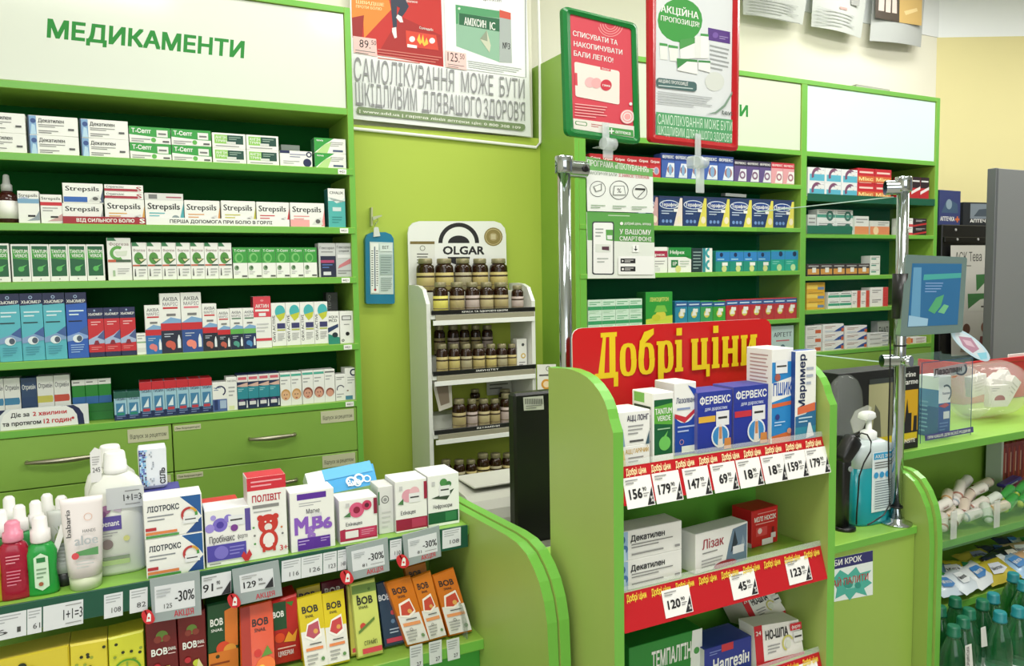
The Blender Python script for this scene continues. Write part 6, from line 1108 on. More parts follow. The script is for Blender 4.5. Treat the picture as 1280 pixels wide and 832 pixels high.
mgb = D([('r', .16, .86, .82, .96, '#5a2a9a'), ('l', .2, .74, .7, .82, 2, '#b0b0b4'), ('t', 'Магне', .36, .62, .66, .70, '#444450', .015), ('t', 'M', .10, .30, .38, .58, '#8a5ac0', .05), ('t', 'g', .38, .27, .54, .48, '#9a72c8', .05), ('t', 'B', .50, .36, .72, .58, '#8a5ac0', .05), ('t', '6', .74, .34, .92, .52, '#8a5ac0', .05), ('r', .46, .56, .7, .62, '#dddddf'), ('r', .14, .02, .88, .22, '#5a2a9a'), ('l', .16, .1, .4, .2, 2, '#c0a8e0'), ('l', .66, .12, .86, .2, 2, '#c0a8e0')], side='#d2cee0', top='#f4f4f2')
px_carton(364, 420, 612, mgb, 'white magnesium carton with purple letters and purple foot on the left counter', d=.045, dy=.012)
ech = D([('p', [(.0, .06), (.0, .32), (.14, .34), (.14, .06)], '#8a1838'), ('r', .0, .06, .98, .32, '#b02048'), ('r', .52, .1, .94, .32, '#c83a60'), ('r', .14, .12, .48, .28, '#ece8e6'), ('l', .56, .14, .9, .28, 3, '#e09ab0'), ('t', 'Ехінацея', .16, .40, .58, .48, '#33333a', .015), ('c', .45, .74, .2, '#d85a80'), ('c', .45, .74, .09, '#8a1838'), ('c', .72, .82, .13, '#c83a60'), ('c', .72, .82, .06, '#5a1830'), ('p', [(.1, .62), (.28, .72), (.28, .6)], '#4a7a4a'), ('r', .9, .6, .99, .96, '#8a1838'), ('r', .16, .84, .26, .92, '#c8c8c8')], side='#d8d0dc', top='#f2f2f0')
px_carton(425, 473, 622, ech, 'white echinacea carton with pink flowers, first of the herbal boxes after the magnesium one', d=.05, dy=.012)
px_carton(474, 493, 607, D([('ring', .45, .72, .2, .26, '#6a6a68'), ('c', .45, .72, .12, '#9a9a98'), ('r', .0, .62, .08, .9, '#1f7a3a'), ('l', .2, .1, .8, .5, 4, '#c8c8c4')], base='#dededa', side='#c8d0c8'), 'narrow pale grey carton between two echinacea cartons', d=.05, dy=.03)
ech2 = D([('r', 0, .04, 1, .26, '#9a1c3c'), ('r', .5, .07, .95, .24, '#b83a58'), ('t', 'Ехінацея', .16, .34, .62, .42, '#33333a', .015), ('c', .4, .7, .2, '#e0a0b0'), ('c', .6, .76, .16, '#e8b8c0'), ('r', .42, .56, .78, .74, '#e8e8e8'), ('l', .46, .62, .74, .7, 1, '#444444'), ('r', .9, .6, 1, .94, '#9a1c3c'), ('p', [(.06, .56), (.24, .66), (.24, .54)], '#4a7a4a'), ('r', .12, .82, .22, .9, '#c8c8c8')], side='#d4d4d4', top='#f6f6f4')
px_carton(495, 535, 599, ech2, 'white echinacea carton with a price sticker over the flowers', d=.06, dy=.02)
row(SD, 1, 535.5, 575, 592, D([('r', 0, .06, .96, .28, '#155a34'), ('r', .54, .09, .9, .26, '#2f7a4a'), ('t', 'Нефронорм', .16, .35, .76, .43, '#33333a', .015), ('p', [(.1, .56), (.5, .62), (.84, .7), (.6, .5)], '#3a4a3a'), ('c', .5, .84, .12, '#4a8a4a'), ('c', .66, .8, .09, '#3f7a44'), ('r', .36, .58, .7, .78, '#e8e8e8'), ('l', .4, .66, .66, .74, 1, '#444444'), ('r', .12, .8, .22, .88, '#c8c8c8')], side='#d4d4d4', top='#f6f6f4'), 'white herbal carton with dark green field, last one on the left counter', d=.07, dy=.02)
# glossy blue packet lying behind
Pb_ = PxFace((0, YD+.085, ZD+.03), (0, -1, .9), .0001)
g = G(); q = [Pb_.pt(*c, 0) for c in ((390, 622), (472, 604), (466, 579), (381, 592))]; g.prism(q, -Pb_.n*.03, mat('#dfe6ec', .2), cap=mat('#4fa4dc', .2))
F = Face(q[0], q[1]-q[0], q[3]-q[0], Pb_.n, .0006); deco(g, F, [('r', 0, 0, .25, 1, '#eef0f0'), ('r', .25, .55, 1, 1, '#5fb4ea'), ('ring', .62, .3, .05, .08, '#e8f2f8'), ('ring', .75, .35, .05, .08, '#e8f2f8'), ('ring', .7, .18, .04, .06, '#e8f2f8'), ('ring', .86, .26, .04, .06, '#e8f2f8'), ('t', 'Bub', .55, .1, .75, .4, W_)])
tag(g.obj('tissue_packet'), 'glossy blue and white packet lying across behind the magnesium and echinacea cartons', 'packet')

# bottles and tubes
def wxy(x, y, Y): z = ZD+.0006; return Vector((Xat(x, Y, ZD), Y, z))
def vessel(name, pos, label, cat='bottle', group=None): return empty(name, pos, label, cat, group)
def fin(o):
    for c in o.children: c.matrix_parent_inverse = Matrix.Identity(4)
LOT = mat('#e6e8de', .35)
lot0 = None
for k in range(2):
    pos = wxy(151-k*6, 735, YD+.073+k*.055)
    lab_ = ['white lotion bottle with purple label, front one of the two', 'white lotion bottle half hidden behind the purple-labelled one'][k]
    if k == 0:
        lot0 = vessel('lotion_bottle', pos, lab_, 'bottle', 'white lotion bottles in a file')
        loft(G(), [(0, .036, .020), (.006, .0395, .024), (.10, .0405, .024), (.128, .0395, .023), (.146, .034, .02), (.156, .024, .016), (.159, .018, .015)], LOT, sq=.72).obj('bottle_body', lot0)
        G().lathe([(.0165, .1592), (.0178, .161), (.0178, .168), (.0168, .169), (.0168, .178), (.016, .179), (.0152, .190), (.0135, .193)], mat('#eeeeec', .35)).obj('flip_cap', lot0)
        fin(lot0)
        g = G(); F = Face((-.026, -.0246, .012), (.05, 0, 0), (0, 0, .11), (0, -1, 0), .0002)
        deco(g, F, [('r', .0, .56, .62, .76, '#5a4a9a'), ('t', 'benant', .06, .62, .56, .71, W_, .02), ('c', .2, .86, .14, '#9a6a90'), ('c', .12, .8, .1, '#7a4a78'), ('p', [(.4, .84), (.66, .92), (.62, .8)], '#b8a8b8'), ('l', .05, .46, .5, .54, 2, '#a0a0a0'), ('c', .2, .36, .16, '#8a7a78'), ('c', .74, .42, .09, '#d8d88a'), ('r', 0, .14, .8, .18, '#8a9a80'), ('r', 0, .06, .8, .13, '#b4cc8c')])
        lb_ = g.obj('front_label', lot0); lb_.matrix_parent_inverse = Matrix.Identity(4)
        g = G(); F = Face((-.014, -.0262, .106), (.052, 0, 0), (0, 0, .034), (0, -1, 0), .0003); g.prism([F.pt(0, 0, 0), F.pt(1, 0, 0), F.pt(1, 1, 0), F.pt(0, 1, 0)], (0, .0008, 0), mat('#c6cacb', .5)); deco(g, F, [('t', '1+1=3', .46, .34, .94, .66, INK, .02), ('l', .5, .74, .9, .86, 1, '#888888'), ('l', .5, .14, .9, .24, 1, '#888888')])
        pc_ = g.obj('price_card', lot0); pc_.matrix_parent_inverse = Matrix.Identity(4)
        g = G(); F = Face((-.034, -.014, .15), (.015, 0, 0), (0, 0, .052), (.1, -1, 0), .0003); g.prism([F.pt(0, 0, 0), F.pt(1, 0, 0), F.pt(1.05, .96, 0), F.pt(.5, 1.05, 0), F.pt(.05, .9, 0)], (0, .0008, 0), mat('#e4e4e2', .5)); deco(g, F, [('t', '245', .2, .3, .9, .45, INK, 0), ('l', .2, .5, .9, .8, 4, '#aaaaaa')])
        pc_ = g.obj('price_card', lot0); pc_.matrix_parent_inverse = Matrix.Identity(4)
    else:
        o = lot0.copy(); COL.objects.link(o); o.location = pos; o['label'] = lab_
        for c in lot0.children:
            if c.name.startswith(('bottle_body', 'flip')): d = c.copy(); COL.objects.link(d); d.parent = o
# upside-down cream tube
def tube_obj(pos, w, d, h, m, capm, label, items, rz=0, name='cream_tube'):
    o = vessel(name, pos, label, 'tube'); o.rotation_euler = (0, 0, rz)
    loft(G(), [(.0, d*.95, d*.95), (.02, d, d)], capm, sq=1).obj('screw_cap', o)
    loft(G(), [(.0203, d*1.02, d*1.02), (h*.3, w*.42, d*.9), (h*.65, w*.46, d*.40), (h*.93, w*.49, .004), (h, w*.5, .0022)], m, sq=.85).obj('tube_body', o); fin(o)
    g = G(); sl = math.atan2(d*.55-.004, h*.28); F = Face((-w*.42, -d*.98, h*.24), (w*.84, 0, 0), (0, d*.94, h*.70), (0, -1, .2), .0012); deco(g, F, items); l = g.obj('print', o); l.matrix_parent_inverse = Matrix.Identity(4); return o
tube_obj(wxy(108, 742, YD+.027), .058, .0225, .137, mat('#e6dedc', .35), mat('#cfd8b8', .4), 'white aloe cream tube standing on its cap beside the purple-labelled lotion', [
    ('tv', 'babaria', .04, .5, .18, .92, '#444444', .015), ('ring', .66, .78, .1, .115, '#d8a890'), ('t', 'HANDS', .5, .55, .85, .6, '#777777', .02), ('t', 'aloe', .28, .37, .9, .52, '#a8aeb0', .02), ('p', [(.3, .22), (.9, .2), (.9, .32), (.3, .28)], '#4a8a4a'), ('c', .28, .22, .1, '#c83a40'), ('l', .3, .02, .8, .16, 3, '#b0b4b0')])
o = tube_obj(wxy(81, 748, YD+.056), .036, .017, .115, mat('#b9bdb6', .35), mat('#2a2c2a', .4), 'grey tube with an agave plant print and black cap beside the aloe tube', [('p', [(.5, .6), (.1, .84), (.42, .66), (.3, .95), (.48, .68), (.55, .98), (.56, .68), (.8, .92), (.6, .64), (.95, .78)], '#5f7a3a'), ('c', .5, .58, .3, '#7a8a4a'), ('l', .2, .1, .8, .45, 5, '#8a8f88')])
g = G(); Pq = PxFace((0, YD+.008, 0), (.3, -1, .05), .0001); g.prism([Pq.pt(*c, 0) for c in ((66, 686), (76, 655), (83, 659), (72, 690))], -Pq.n*.0006, PAPER); tag(g.obj('price_label'), 'white folded price label hanging by the grey agave tube', 'label')
def spray(pos, body, capm, label, h=.115, r=.019, items=(), waist=.8, cap_h=.03, group=None, sy=.62):
    o = vessel('spray_bottle', pos, label, 'bottle', group)
    loft(G(), [(0, r*.98, r*sy), (.004, r*1.05, r*sy*1.1), (h*.45, r*waist, r*sy*.9), (h*.8, r*1.0, r*sy*1.05), (h*.93, r*.8, r*sy*.9), (h, r*.5, r*.5)], body, sq=.7).obj('bottle_body', o)
    G().lathe([(r*.62, h), (r*.66, h+.002), (r*.64, h+cap_h*.5), (r*.5, h+cap_h*.55), (r*.48, h+cap_h), (r*.3, h+cap_h+.004)], capm).obj('pump_cap', o); fin(o)
    if items:
        g = G(); F = Face((-r*.62, -r*sy*1.16, h*.1), (r*1.24, 0, 0), (0, 0, h*.76), (0, -1, 0), .0004); deco(g, F, items); l = g.obj('front_label', o); l.matrix_parent_inverse = Matrix.Identity(4)
    return o
spray(wxy(21, 757, YD+.03), mat('#b81c3c', .2, trans=.25), mat('#e088a0', .3), 'ruby red mouth spray bottle with pink cap at the cabinet-side end of the counter', h=.085, r=.0205, items=[('l', .15, .7, .85, .92, 3, '#e89aa8'), ('l', .15, .2, .85, .58, 5, '#d87a90')], waist=.84, cap_h=.026)
spray(wxy(55, 750, YD+.03), mat('#2fae4c', .2, trans=.25), mat('#ece8e6', .3), 'bright green spray bottle with oval label and white cap beside the ruby red one', h=.078, r=.0205, items=[('p', [(.14, .1), (.5, .0), (.86, .1), (.86, .85), (.5, .95), (.14, .85)], '#cfe8cc'), ('r', .28, .72, .72, .84, '#1f7a3a'), ('l', .25, .3, .75, .6, 3, '#7a9a7a'), ('c', .45, .18, .12, '#a05a3a')], waist=.9, cap_h=.035)
bk = [(7, 690, .07, '#3f8a4a', 'green spray bottle with white cap behind the ruby red bottle'), (30, 690, .085, '#3a9a54', 'green spray bottle with white cap between and behind the red and green ones'), (50, 690, .10, '#d8dcd6', 'frosted white spray bottle in the second line behind the green bottle'), (64, 690, .135, '#c8d0c8', 'frosted pale spray bottle rearmost behind the green bottle'), (82, 690, .11, '#d4d8d2', 'white capped pale bottle behind the grey agave tube'), (17, 690, .15, '#b8c8b8', 'pale green spray bottle rearmost near the cabinet-side end')]
for x, y, dy, c, l in bk: spray(wxy(x, y, YD+dy), mat(c, .3), mat('#eceae8', .3), l, h=.083, r=.017, cap_h=.036)
spray(wxy(-12, 757, YD+.03), mat('#c8b82a', .2, trans=.25), mat('#e8e4d8', .3), 'yellow spray bottle cut off at the edge of the view', h=.08, r=.02)

# ================================================================== snacks under the left counter
Pk_ = PxFace((0, YL2+.022, ZL2), (0, -1, .45), .0001)
def pack(corners, base, items, label, cat='snack pack', P=Pk_, th=.012, side=None, name='snack_pack', rough=.3, group=None):
    """flat pack: front corners tl, tr, br, bl in the picture on a leaning plane; chamfered front edge"""
    tl, tr, br, bl = [P.pt(*c, 0) for c in corners]; c = (tl+tr+br+bl)/4; q = [bl, br, tr, tl]; n = P.n
    bzz = ZL2+.006
    lo = min(v.z for v in q)
    if lo < bzz:                       # cut the pack where it stands on the shelf
        for i, j in ((0, 3), (1, 2)):
            if q[i].z < bzz: t = (bzz-q[i].z)/(q[j].z-q[i].z); q[i] = q[i].lerp(q[j], t)
    c = sum(q, Vector())/4; inn = [v+(c-v).normalized()*.003 for v in q]; out = [v-n*.003 for v in q]; bk_ = [v-n*th for v in q]
    g = G(); m = mat(base, rough); ms = mat(side or base, rough)
    g.add(inn, [(0, 1, 2, 3)], m); g.add(inn+out, [(i, 4+i, 4+(i+1) % 4, (i+1) % 4) for i in range(4)], m); g.add(out+bk_, [(i, 4+i, 4+(i+1) % 4, (i+1) % 4) for i in range(4)], ms); g.add(bk_, [(3, 2, 1, 0)], ms)
    deco(g, Face(inn[0], inn[1]-inn[0], inn[3]-inn[0], n, .0003), items)
    return tag(g.obj(name), label, cat, group)
PB = PxFace((0, YL2+.068, 0), (0, -1, 0), .0001)
lf = lambda n, c1, c2, seed: [('c', random.Random(seed+i).random()*.9+.05, random.Random(seed+i*7+1).random()*.3+.62, .05, c1 if i % 2 else c2) for i in range(n)]
apple = lf(10, '#8a9a2a', '#2a3018', 3)
pack(((-30, 832), (86, 806), (90, 880), (-30, 900)), '#d8c43a', apple+[('ring', .55, .25, .12, .15, '#c0b030')], 'yellow apple snack box cut off at the lower edge of the view', 'snack box', PB, .05, name='snack_box', side='#e0c85a')
pack(((87, 806), (134, 798), (137, 880), (90, 890)), '#dccb3c', lf(9, '#9aa83a', '#2a3018', 9), 'yellow snack box with green leaf print under the counter', 'snack box', PB, .05, name='snack_box', side='#d8c44a')
pack(((135, 798), (179.5, 787), (183, 880), (138, 888)), '#d4d43a', lf(8, '#8a9a3a', '#2a3018', 21)+[('ring', .5, .46, .36, .42, '#5a9a2a'), ('c', .3, .38, .17, '#b82a20'), ('c', .72, .42, .17, '#b82a20'), ('r', .47, .3, .53, .62, '#8aa83a')], 'yellow snack box with a red apple heart print', 'snack box', PB, .05, name='snack_box', side='#dcd040')
bobr = [('c', .5, .78, .2, '#6a8a3a'), ('c', .36, .74, .13, '#8a3a30'), ('c', .64, .74, .13, '#8a3a30'), ('t', 'BOB', .14, .52, .66, .62, W_, .03), ('t', 'SNAIL', .68, .56, .95, .61, W_, .02), ('l', .68, .5, .92, .54, 1, '#e0c0c0'), ('c', .3, .36, .12, '#c02a38'), ('c', .62, .3, .14, '#c8d040'), ('p', [(.55, .14), (.9, .2), (.7, .36)], '#e0d8a0')]
pack(((181, 777), (220, 769), (226, 870), (186, 880)), '#6a1518', bobr, 'dark red fruit snack box beside the yellow apple heart box', 'snack box', PB, .045, name='snack_box')
pack(((221, 768), (256.5, 761), (261, 870), (226, 870)), '#701818', bobr, 'dark red fruit snack box next to the green mango one', 'snack box', PB, .045, name='snack_box')
pack(((258.5, 756), (296, 748), (300, 870), (261, 870)), '#1d4a2a', [('t', 'BOB', .08, .72, .5, .82, W_, .03), ('t', 'SNAIL', .1, .64, .5, .68, W_, .02), ('p', [(.56, .9), (1, .96), (1, .4), (.56, .4)], '#d8762a'), ('c', .5, .4, .24, '#d8482a'), ('c', .72, .36, .22, '#e09a3a'), ('r', 0, 0, 1, .36, '#d87a2a'), ('c', .3, .3, .07, '#3a3a1a'), ('l', .05, .1, .7, .24, 2, '#8a3a10')], 'dark green and orange mango snack box', 'snack box', PB, .045, name='snack_box')
pack(((299, 758), (341, 748), (346, 870), (303, 870)), '#d84a1a', [('r', 0, 0, .3, 1, '#a82a14'), ('t', 'BOB', .36, .72, .86, .82, '#2a1a14', .03), ('t', 'SNAIL', .42, .64, .78, .69, '#2a1a14', .02), ('c', .5, .36, .12, '#c82a20'), ('p', [(.6, .3), (.95, .32), (.8, .44)], '#5a8a2a'), ('c', .72, .18, .3, '#e8742a', .12), ('c', .6, .16, .1, '#f0c84a')], 'glossy orange-red fruit roll pack', rough=.15)
pack(((340, 752), (371, 742), (381, 870), (346, 870)), '#b8201c', [('r', 0, .55, .5, 1, '#1d4a2a'), ('t', 'BOB', -.02, .76, .4, .86, W_, .03), ('p', [(.5, .98), (.72, .9), (.8, .98)], '#3a7a2a'), ('c', .2, .42, .2, '#e04a20'), ('p', [(.35, .34), (.55, .5), (.7, .42), (.9, .52), (.8, .32)], '#e8a02a'), ('t', 'ЦУКЕРКИ', .12, .12, .7, .2, W_, .02), ('l', .1, .22, .8, .28, 1, '#f0c0b0')], 'red snack box with strawberry and mango print', 'snack box', PB, .045, name='snack_box')
roll = lambda c: [('r', 0, 0, 1, .52, '#e2e0d6'), ('t', 'BOB', .16, .78, .84, .88, '#221c10', .03), ('t', 'SNAIL', .26, .71, .62, .75, '#221c10', .02), ('p', [(.14, .44), (.3, .62), (.8, .68), (.86, .42), (.5, .36)], '#f0ece2'), ('p', [(.2, .46), (.34, .6), (.78, .64), (.8, .46), (.5, .4)], c), ('c', .62, .5, .1, '#d89a4a'), ('r', .12, .24, .85, .28, '#e0844a'), ('l', .3, .31, .8, .35, 1, '#444444'), ('l', .12, .04, .6, .2, 3, '#a0a09a'), ('c', .78, .1, .08, '#5a8a4a')]
PYL = PxFace((0, YL2+.022, ZL2), (0, -1, .45), .0001)
pack(((370, 747), (402, 738), (414, 850), (384, 860)), '#d2bc20', roll('#b04a5a'), 'yellow and white fruit roll pouch, nearest the red strawberry box', P=PYL, rough=.15)
pack(((402, 742), (430, 735), (440, 850), (412, 855)), '#d8c224', roll('#c03a3a'), 'yellow and white fruit roll pouch beside the pale green stripe pack', P=PYL, rough=.15)
PYB = PxFace((0, YL2+.06, ZL2), (0, -1, .45), .0001)
pack(((401, 727), (433, 720), (440, 850), (410, 850)), '#5a1420', [('t', 'BOB', .12, .82, .8, .92, '#d8d0c8', .03)], 'dark maroon fruit roll pouch standing behind the yellow ones', P=PYB, rough=.2)
pack(((370, 735), (400, 728), (410, 850), (380, 850)), '#c8b020', [('t', 'BOB', .1, .84, .8, .94, '#221c10', .03)], 'yellow fruit roll pouch standing in the second line', P=PYB, rough=.2)
grn = [('r', 0, .86, 1, .98, '#6a8a3a'), ('c', .2, .82, .05, '#2a3a14'), ('c', .7, .9, .06, '#4a6a24'), ('t', 'BOB', .16, .70, .8, .81, '#20240f', .03), ('t', 'SNAIL', .2, .64, .6, .68, '#20240f', .02), ('c', .3, .4, .12, '#c23a2a'), ('p', [(.1, .3), (.8, .46), (.8, .5), (.1, .34)], '#5a7a2a'), ('t', 'СТРАЙП', .28, .13, .8, .19, '#3a4014', .02), ('r', .18, .02, .98, .09, '#c83a40')]
pack(((438, 729), (468.5, 721), (481, 828), (449, 836)), '#c8d06a', grn, 'pale green fruit stripe pack with red foot', rough=.2)
pack(((434, 731), (442, 729), (450, 836), (440, 838)), '#b8b44a', [('r', .2, .02, .9, .08, '#c83a40')], 'olive edged stripe pack just behind the pale green one', P=PxFace((0, YL2+.036, ZL2), (0, -1, .45), .0001), rough=.2)
pack(((470, 728), (480, 725), (513, 812), (483, 824)), '#2b3e54', [('t', 'BOB', .0, .72, .5, .82, '#c8ccd0', .03), ('c', .55, .5, .1, '#b83a40'), ('c', .75, .6, .08, '#5a86a0'), ('c', .5, .36, .09, '#5a7a98'), ('l', .3, .16, .9, .26, 2, '#a8b8c8'), ('r', .1, .03, 1, .1, '#b83048')], 'navy blue fruit stripe pack between pale green and orange ones', P=PxFace((0, YL2+.038, ZL2), (0, -1, .45), .0001), rough=.2)
orr = [('r', 0, 0, 1, .46, '#dedcd4'), ('t', 'BOB', .16, .8, .8, .9, '#2a1a10', .03), ('t', 'SNAIL', .3, .73, .66, .77, '#2a1a10', .02), ('p', [(.1, .44), (.22, .64), (.78, .7), (.86, .48), (.5, .4)], '#efe6d8'), ('p', [(.18, .46), (.28, .61), (.74, .66), (.8, .5), (.5, .44)], '#c0402a'), ('c', .6, .5, .1, '#d8a050'), ('r', .1, .28, .9, .33, '#e0925a'), ('l', .3, .36, .8, .4, 1, '#444444'), ('l', .1, .04, .6, .22, 4, '#9a9a94'), ('c', .8, .1, .08, '#6a8a5a'), ('ring', .38, .22, .05, .07, '#555555')]
pack(((481, 727), (513, 718), (538, 803), (511, 812)), '#c8701c', orr, 'orange fruit roll pouch beside the navy pack', P=PYL, rough=.15)
pack(((514, 721), (538, 712), (559, 795), (538, 804)), '#cc741e', orr, 'orange fruit roll pouch in the middle of three', P=PYL, rough=.15)
pack(((540, 718), (567, 708), (591, 789), (563, 799)), '#c86c1a', orr, 'orange fruit roll pouch nearest the rounded end panel', P=PYL, rough=.15)
pack(((505, 708), (532, 701), (548, 790), (525, 800)), '#b8661c', [('t', 'BOB', .16, .84, .8, .93, '#2a1a10', .03)], 'orange fruit roll pouch standing behind the middle one', P=PxFace((0, YL2+.064, ZL2), (0, -1, .45), .0001), rough=.2)
# clear divider and hanging tags of the snack shelf
snk = [o for o in Cn.children if o.name.startswith('snack_shelf')][0]
Pt = PxFace((0, YL2-.003, 0), (0, -1, 0), .0001)
for q in (((512, 808), (528, 804), (529, 834), (513, 838)), ((536, 803), (552, 799), (552.5, 827), (537, 831)), ((558, 800), (574, 796), (575, 822), (560, 826))):
    g = G(); p = [Pt.pt(*c, 0) for c in (q[3], q[2], q[1], q[0])]; g.prism(p, -Pt.n*.0006, mat('#d4d8d8', .5)); deco(g, Face(p[0], p[1]-p[0], p[3]-p[0], Pt.n, .0003), [('l', .1, .5, .9, .94, 4, '#9aa0a0'), ('t', '27', .5, .12, .85, .3, INK, 0)]); part(g, 'price_tag', snk)
g = G(); Xd = XP-.03; a = atX(576, 757, Xd); g.prism([(Xd, YL2+.01, ZL2+.001), (Xd, YL2+.08, ZL2+.001), (Xd, YL2+.08, ZL2+.06), (Xd, YL2+.03, ZL2+.055), (Xd, YL2+.01, ZL2+.03)], (.002, 0, 0), clear('#8f9f98', .3)); part(g, 'clear_divider', snk)

# ================================================================== right counter top
# dark toy gift box with yellow foot
Y = 1.277; zd = ZD+.0005; xa, xb = Xat(1047, Y, 1.12), Xat(1148.5, Y, 1.12); h = Zat(1100, 462, Y)-zd
its = [('r', .02, .06, .98, .2, '#d8c020'), ('p', [(.02, .06), (.3, .1), (.6, .05), (.98, .12), (.98, .02), (.02, .02)], '#141416'), ('r', .36, .2, .62, .84, '#b8b48a'), ('r', .62, .2, .78, .84, '#77785a'), ('p', [(.40, .2), (.52, .2), (.5, .5), (.44, .6)], '#6a6a58'), ('r', .7, .22, .98, .72, '#d8a81c'), ('p', [(.8, .2), (.82, .44), (.84, .62), (.86, .44), (.9, .44), (.9, .2)], '#1a1a1c'), ('p', [(.92, .2), (.93, .4), (.97, .4), (.97, .2)], '#1a1a1c'), ('r', .36, .84, .78, .9, '#3a4040'), ('t', 'Corine', .72, .88, .94, .95, W_, .02), ('t', 'de Farme', .68, .79, .97, .86, W_, .02), ('t', 'INTENSITE', .70, .08, .95, .13, W_)]
o = carton_geo(xb-xa, h, .07, '#17191a', its, top='#22262a').obj('gift_box'); o.location = ((xa+xb)/2, Y, zd); tag(o, 'black gift box with yellow skyline window print behind the sanitizer', 'box')
# clear acrylic display with a carton inside
DY = 1.30; xa, xb = Xat(1151, DY, 1.12), Xat(1214, DY, 1.12); zt = Zat(1185, 450, DY)
ac = empty('acrylic_display', ((xa+xb)/2, DY+.05, ZD), 'clear acrylic display case with a purple slogan strip on the right counter', 'display case')
t = .0025; AC = clear('#b8d8dc', .07, .04); dd = .09
part(G().box(xa, xb, DY, DY+t, ZD+.0008, zt, AC, .0003), 'front_pane', ac)
part(G().box(xa, xb, DY+dd, DY+dd+t, ZD+.0008, zt+.01, AC, .0003), 'back_pane', ac)
part(G().box(xa, xa+t, DY+t, DY+dd, ZD+.0008, zt+.004, AC, .0003), 'side_pane', ac)
part(G().box(xb-t, xb, DY+t, DY+dd, ZD+.0008, zt+.004, AC, .0003), 'side_pane', ac)
g = G(); ln = mat('#3f5a78', .2)
for x in (xa, xb): part(G().box(x-.0011, x+.0011, DY-.0008, DY, ZD+.001, zt, ln, .0001), 'polished_edge', ac)
part(G().box(xa+.0007, xb-.0007, DY-.0008, DY, zt-.001, zt+.001, ln, .0001), 'polished_edge', ac)
Pa = PxFace((0, DY-.002, 0), (0, -1, 0), .0001)
sheet('slogan_strip', Pa, [(1157, 551), (1217, 540), (1216.5, 533), (1156.5, 544)], .0012, mat('#4a3f8a', .35), [('T', 'ПРИ КАШЛІ ДЛЯ ВСІЄЇ РОДИНИ', (1160, 548.5), (1213, 539), (1159.7, 545), W_, .02)], '', '', ac)
Pa2 = PxFace((0, DY-.0012, 0), (0, -1, 0), .0001)
sheet('logo_print', Pa2, [(1167, 472), (1207, 466), (1209, 454), (1202, 454), (1167, 461)], .0003, mat('#a8b4bc', .3, alpha=.45), [('T', 'Лазолван', (1168, 469), (1202, 463.5), (1168, 461.5), '#12161e', .04), ('ring', 1201, 461, 6, 8, '#3a4a58', -50, 140), ('p', [(1188, 471), (1198, 468.5), (1193, 472)], '#c07050')], '', '', ac)
Y = DY+.02; xa2, xb2 = Xat(1173, Y, 1.12), Xat(1188, Y, 1.12); h = Zat(1180, 470, Y)-ZD-.0008
o = carton_geo(xb2-xa2, h, .06, '#e4ecee', [('r', 0, 0, 1, .56, '#1f4a98'), ('c', .6, .72, .38, '#e8eaec', .14), ('ring', .6, .72, .36, .46, '#3a4a5a', -60, 120), ('t', 'Лазолван', .28, .70, .92, .74, '#2a3a6a'), ('p', [(0, .52), (.6, .56), (.9, .52), (.5, .48)], '#c03a48'), ('r', .4, .3, .9, .42, '#dde2e6'), ('l', .1, .1, .8, .26, 3, '#6a8ac8')], left=[('r', 0, 0, 1, .78, '#4f86b8'), ('r', 0, 0, 1, .5, '#2a5a98'), ('l', .1, .05, .5, .6, 8, '#7aa8d0')], top='#eef2f2').obj('medicine_carton'); o.location = ((xa2+xb2)/2, Y, ZD+.0008); tag(o, 'blue and white syrup carton inside the clear acrylic display', 'medicine box')
# red plastic tray, round clear jar lying on it with white cartons
rb = empty('red_crate', (2.42, 1.62, ZD), 'red plastic crate behind the clear round jar at the right edge', 'crate')
RD = mat('#c81a24', .3)
ya = 1.60; xa = Xat(1205, ya, 1.15); zt = Zat(1240, 450, ya)
part(G().box(xa, 3.3, ya, ya+.006, ZD+.0008, zt, RD, .002), 'front_wall', rb); part(G().box(xa, xa+.006, ya+.0062, ya+.17, ZD+.0008, zt, RD, .002), 'side_wall', rb); part(G().box(xa, 3.3, ya-.006, ya-.0002, zt-.012, zt+.004, RD, .002), 'rim', rb); part(G().box(xa+.0062, 3.3, ya+.0062, ya+.17, ZD+.0008, ZD+.006, RD, .001), 'base', rb)
g = G(); x = Xat(1258, ya+.02, 1.25); g.box(x, x+.2, ya+.01, ya+.014, zt-.05, zt+.012, PAPER, .0006); tag(g.obj('paper_sheet'), 'white sheet standing in the red crate at the right edge', 'paper')
jx = Xat(1240, 1.42, 1.14); jz = Zat(1240, 497, 1.42)
jz = ZD+.092
jr = empty('candy_jar', (jx, 1.42, jz), 'round clear plastic jar lying on its side, filled with small white cartons', 'jar')
prof_j = [(.03, -.10), (.075, -.095), (.084, -.06), (.084, .04), (.070, .075), (.04, .095), (.0, .10)]
Mj = Matrix.Rotation(math.radians(86), 4, 'Y') @ Matrix.Rotation(math.radians(8), 4, 'X')
g = G(); g.lathe(prof_j[::-1][::-1], clear('#e6e0e0', .2, .05), n=30, M=Mj); ob = g.obj('jar_body', jr); ob.matrix_parent_inverse = Matrix.Identity(4)
g = G(); g.lathe([(.0, -.109), (.078, -.108), (.08, -.1), (.079, -.0955)], clear('#e6e0e0', .2, .05), n=30, M=Mj); ob = g.obj('jar_lid', jr); ob.matrix_parent_inverse = Matrix.Identity(4)
jb = [((-.045, -.028, -.026), 2, (.062, .014, .052)), ((.01, -.012, -.028), 10, (.03, .03, .06)), ((.04, .0, -.02), 38, (.03, .03, .066)), ((-.01, .02, .012), 60, (.026, .028, .06)), ((.045, .025, .02), 52, (.026, .026, .05)), ((-.04, .03, .0), -8, (.05, .02, .05))]
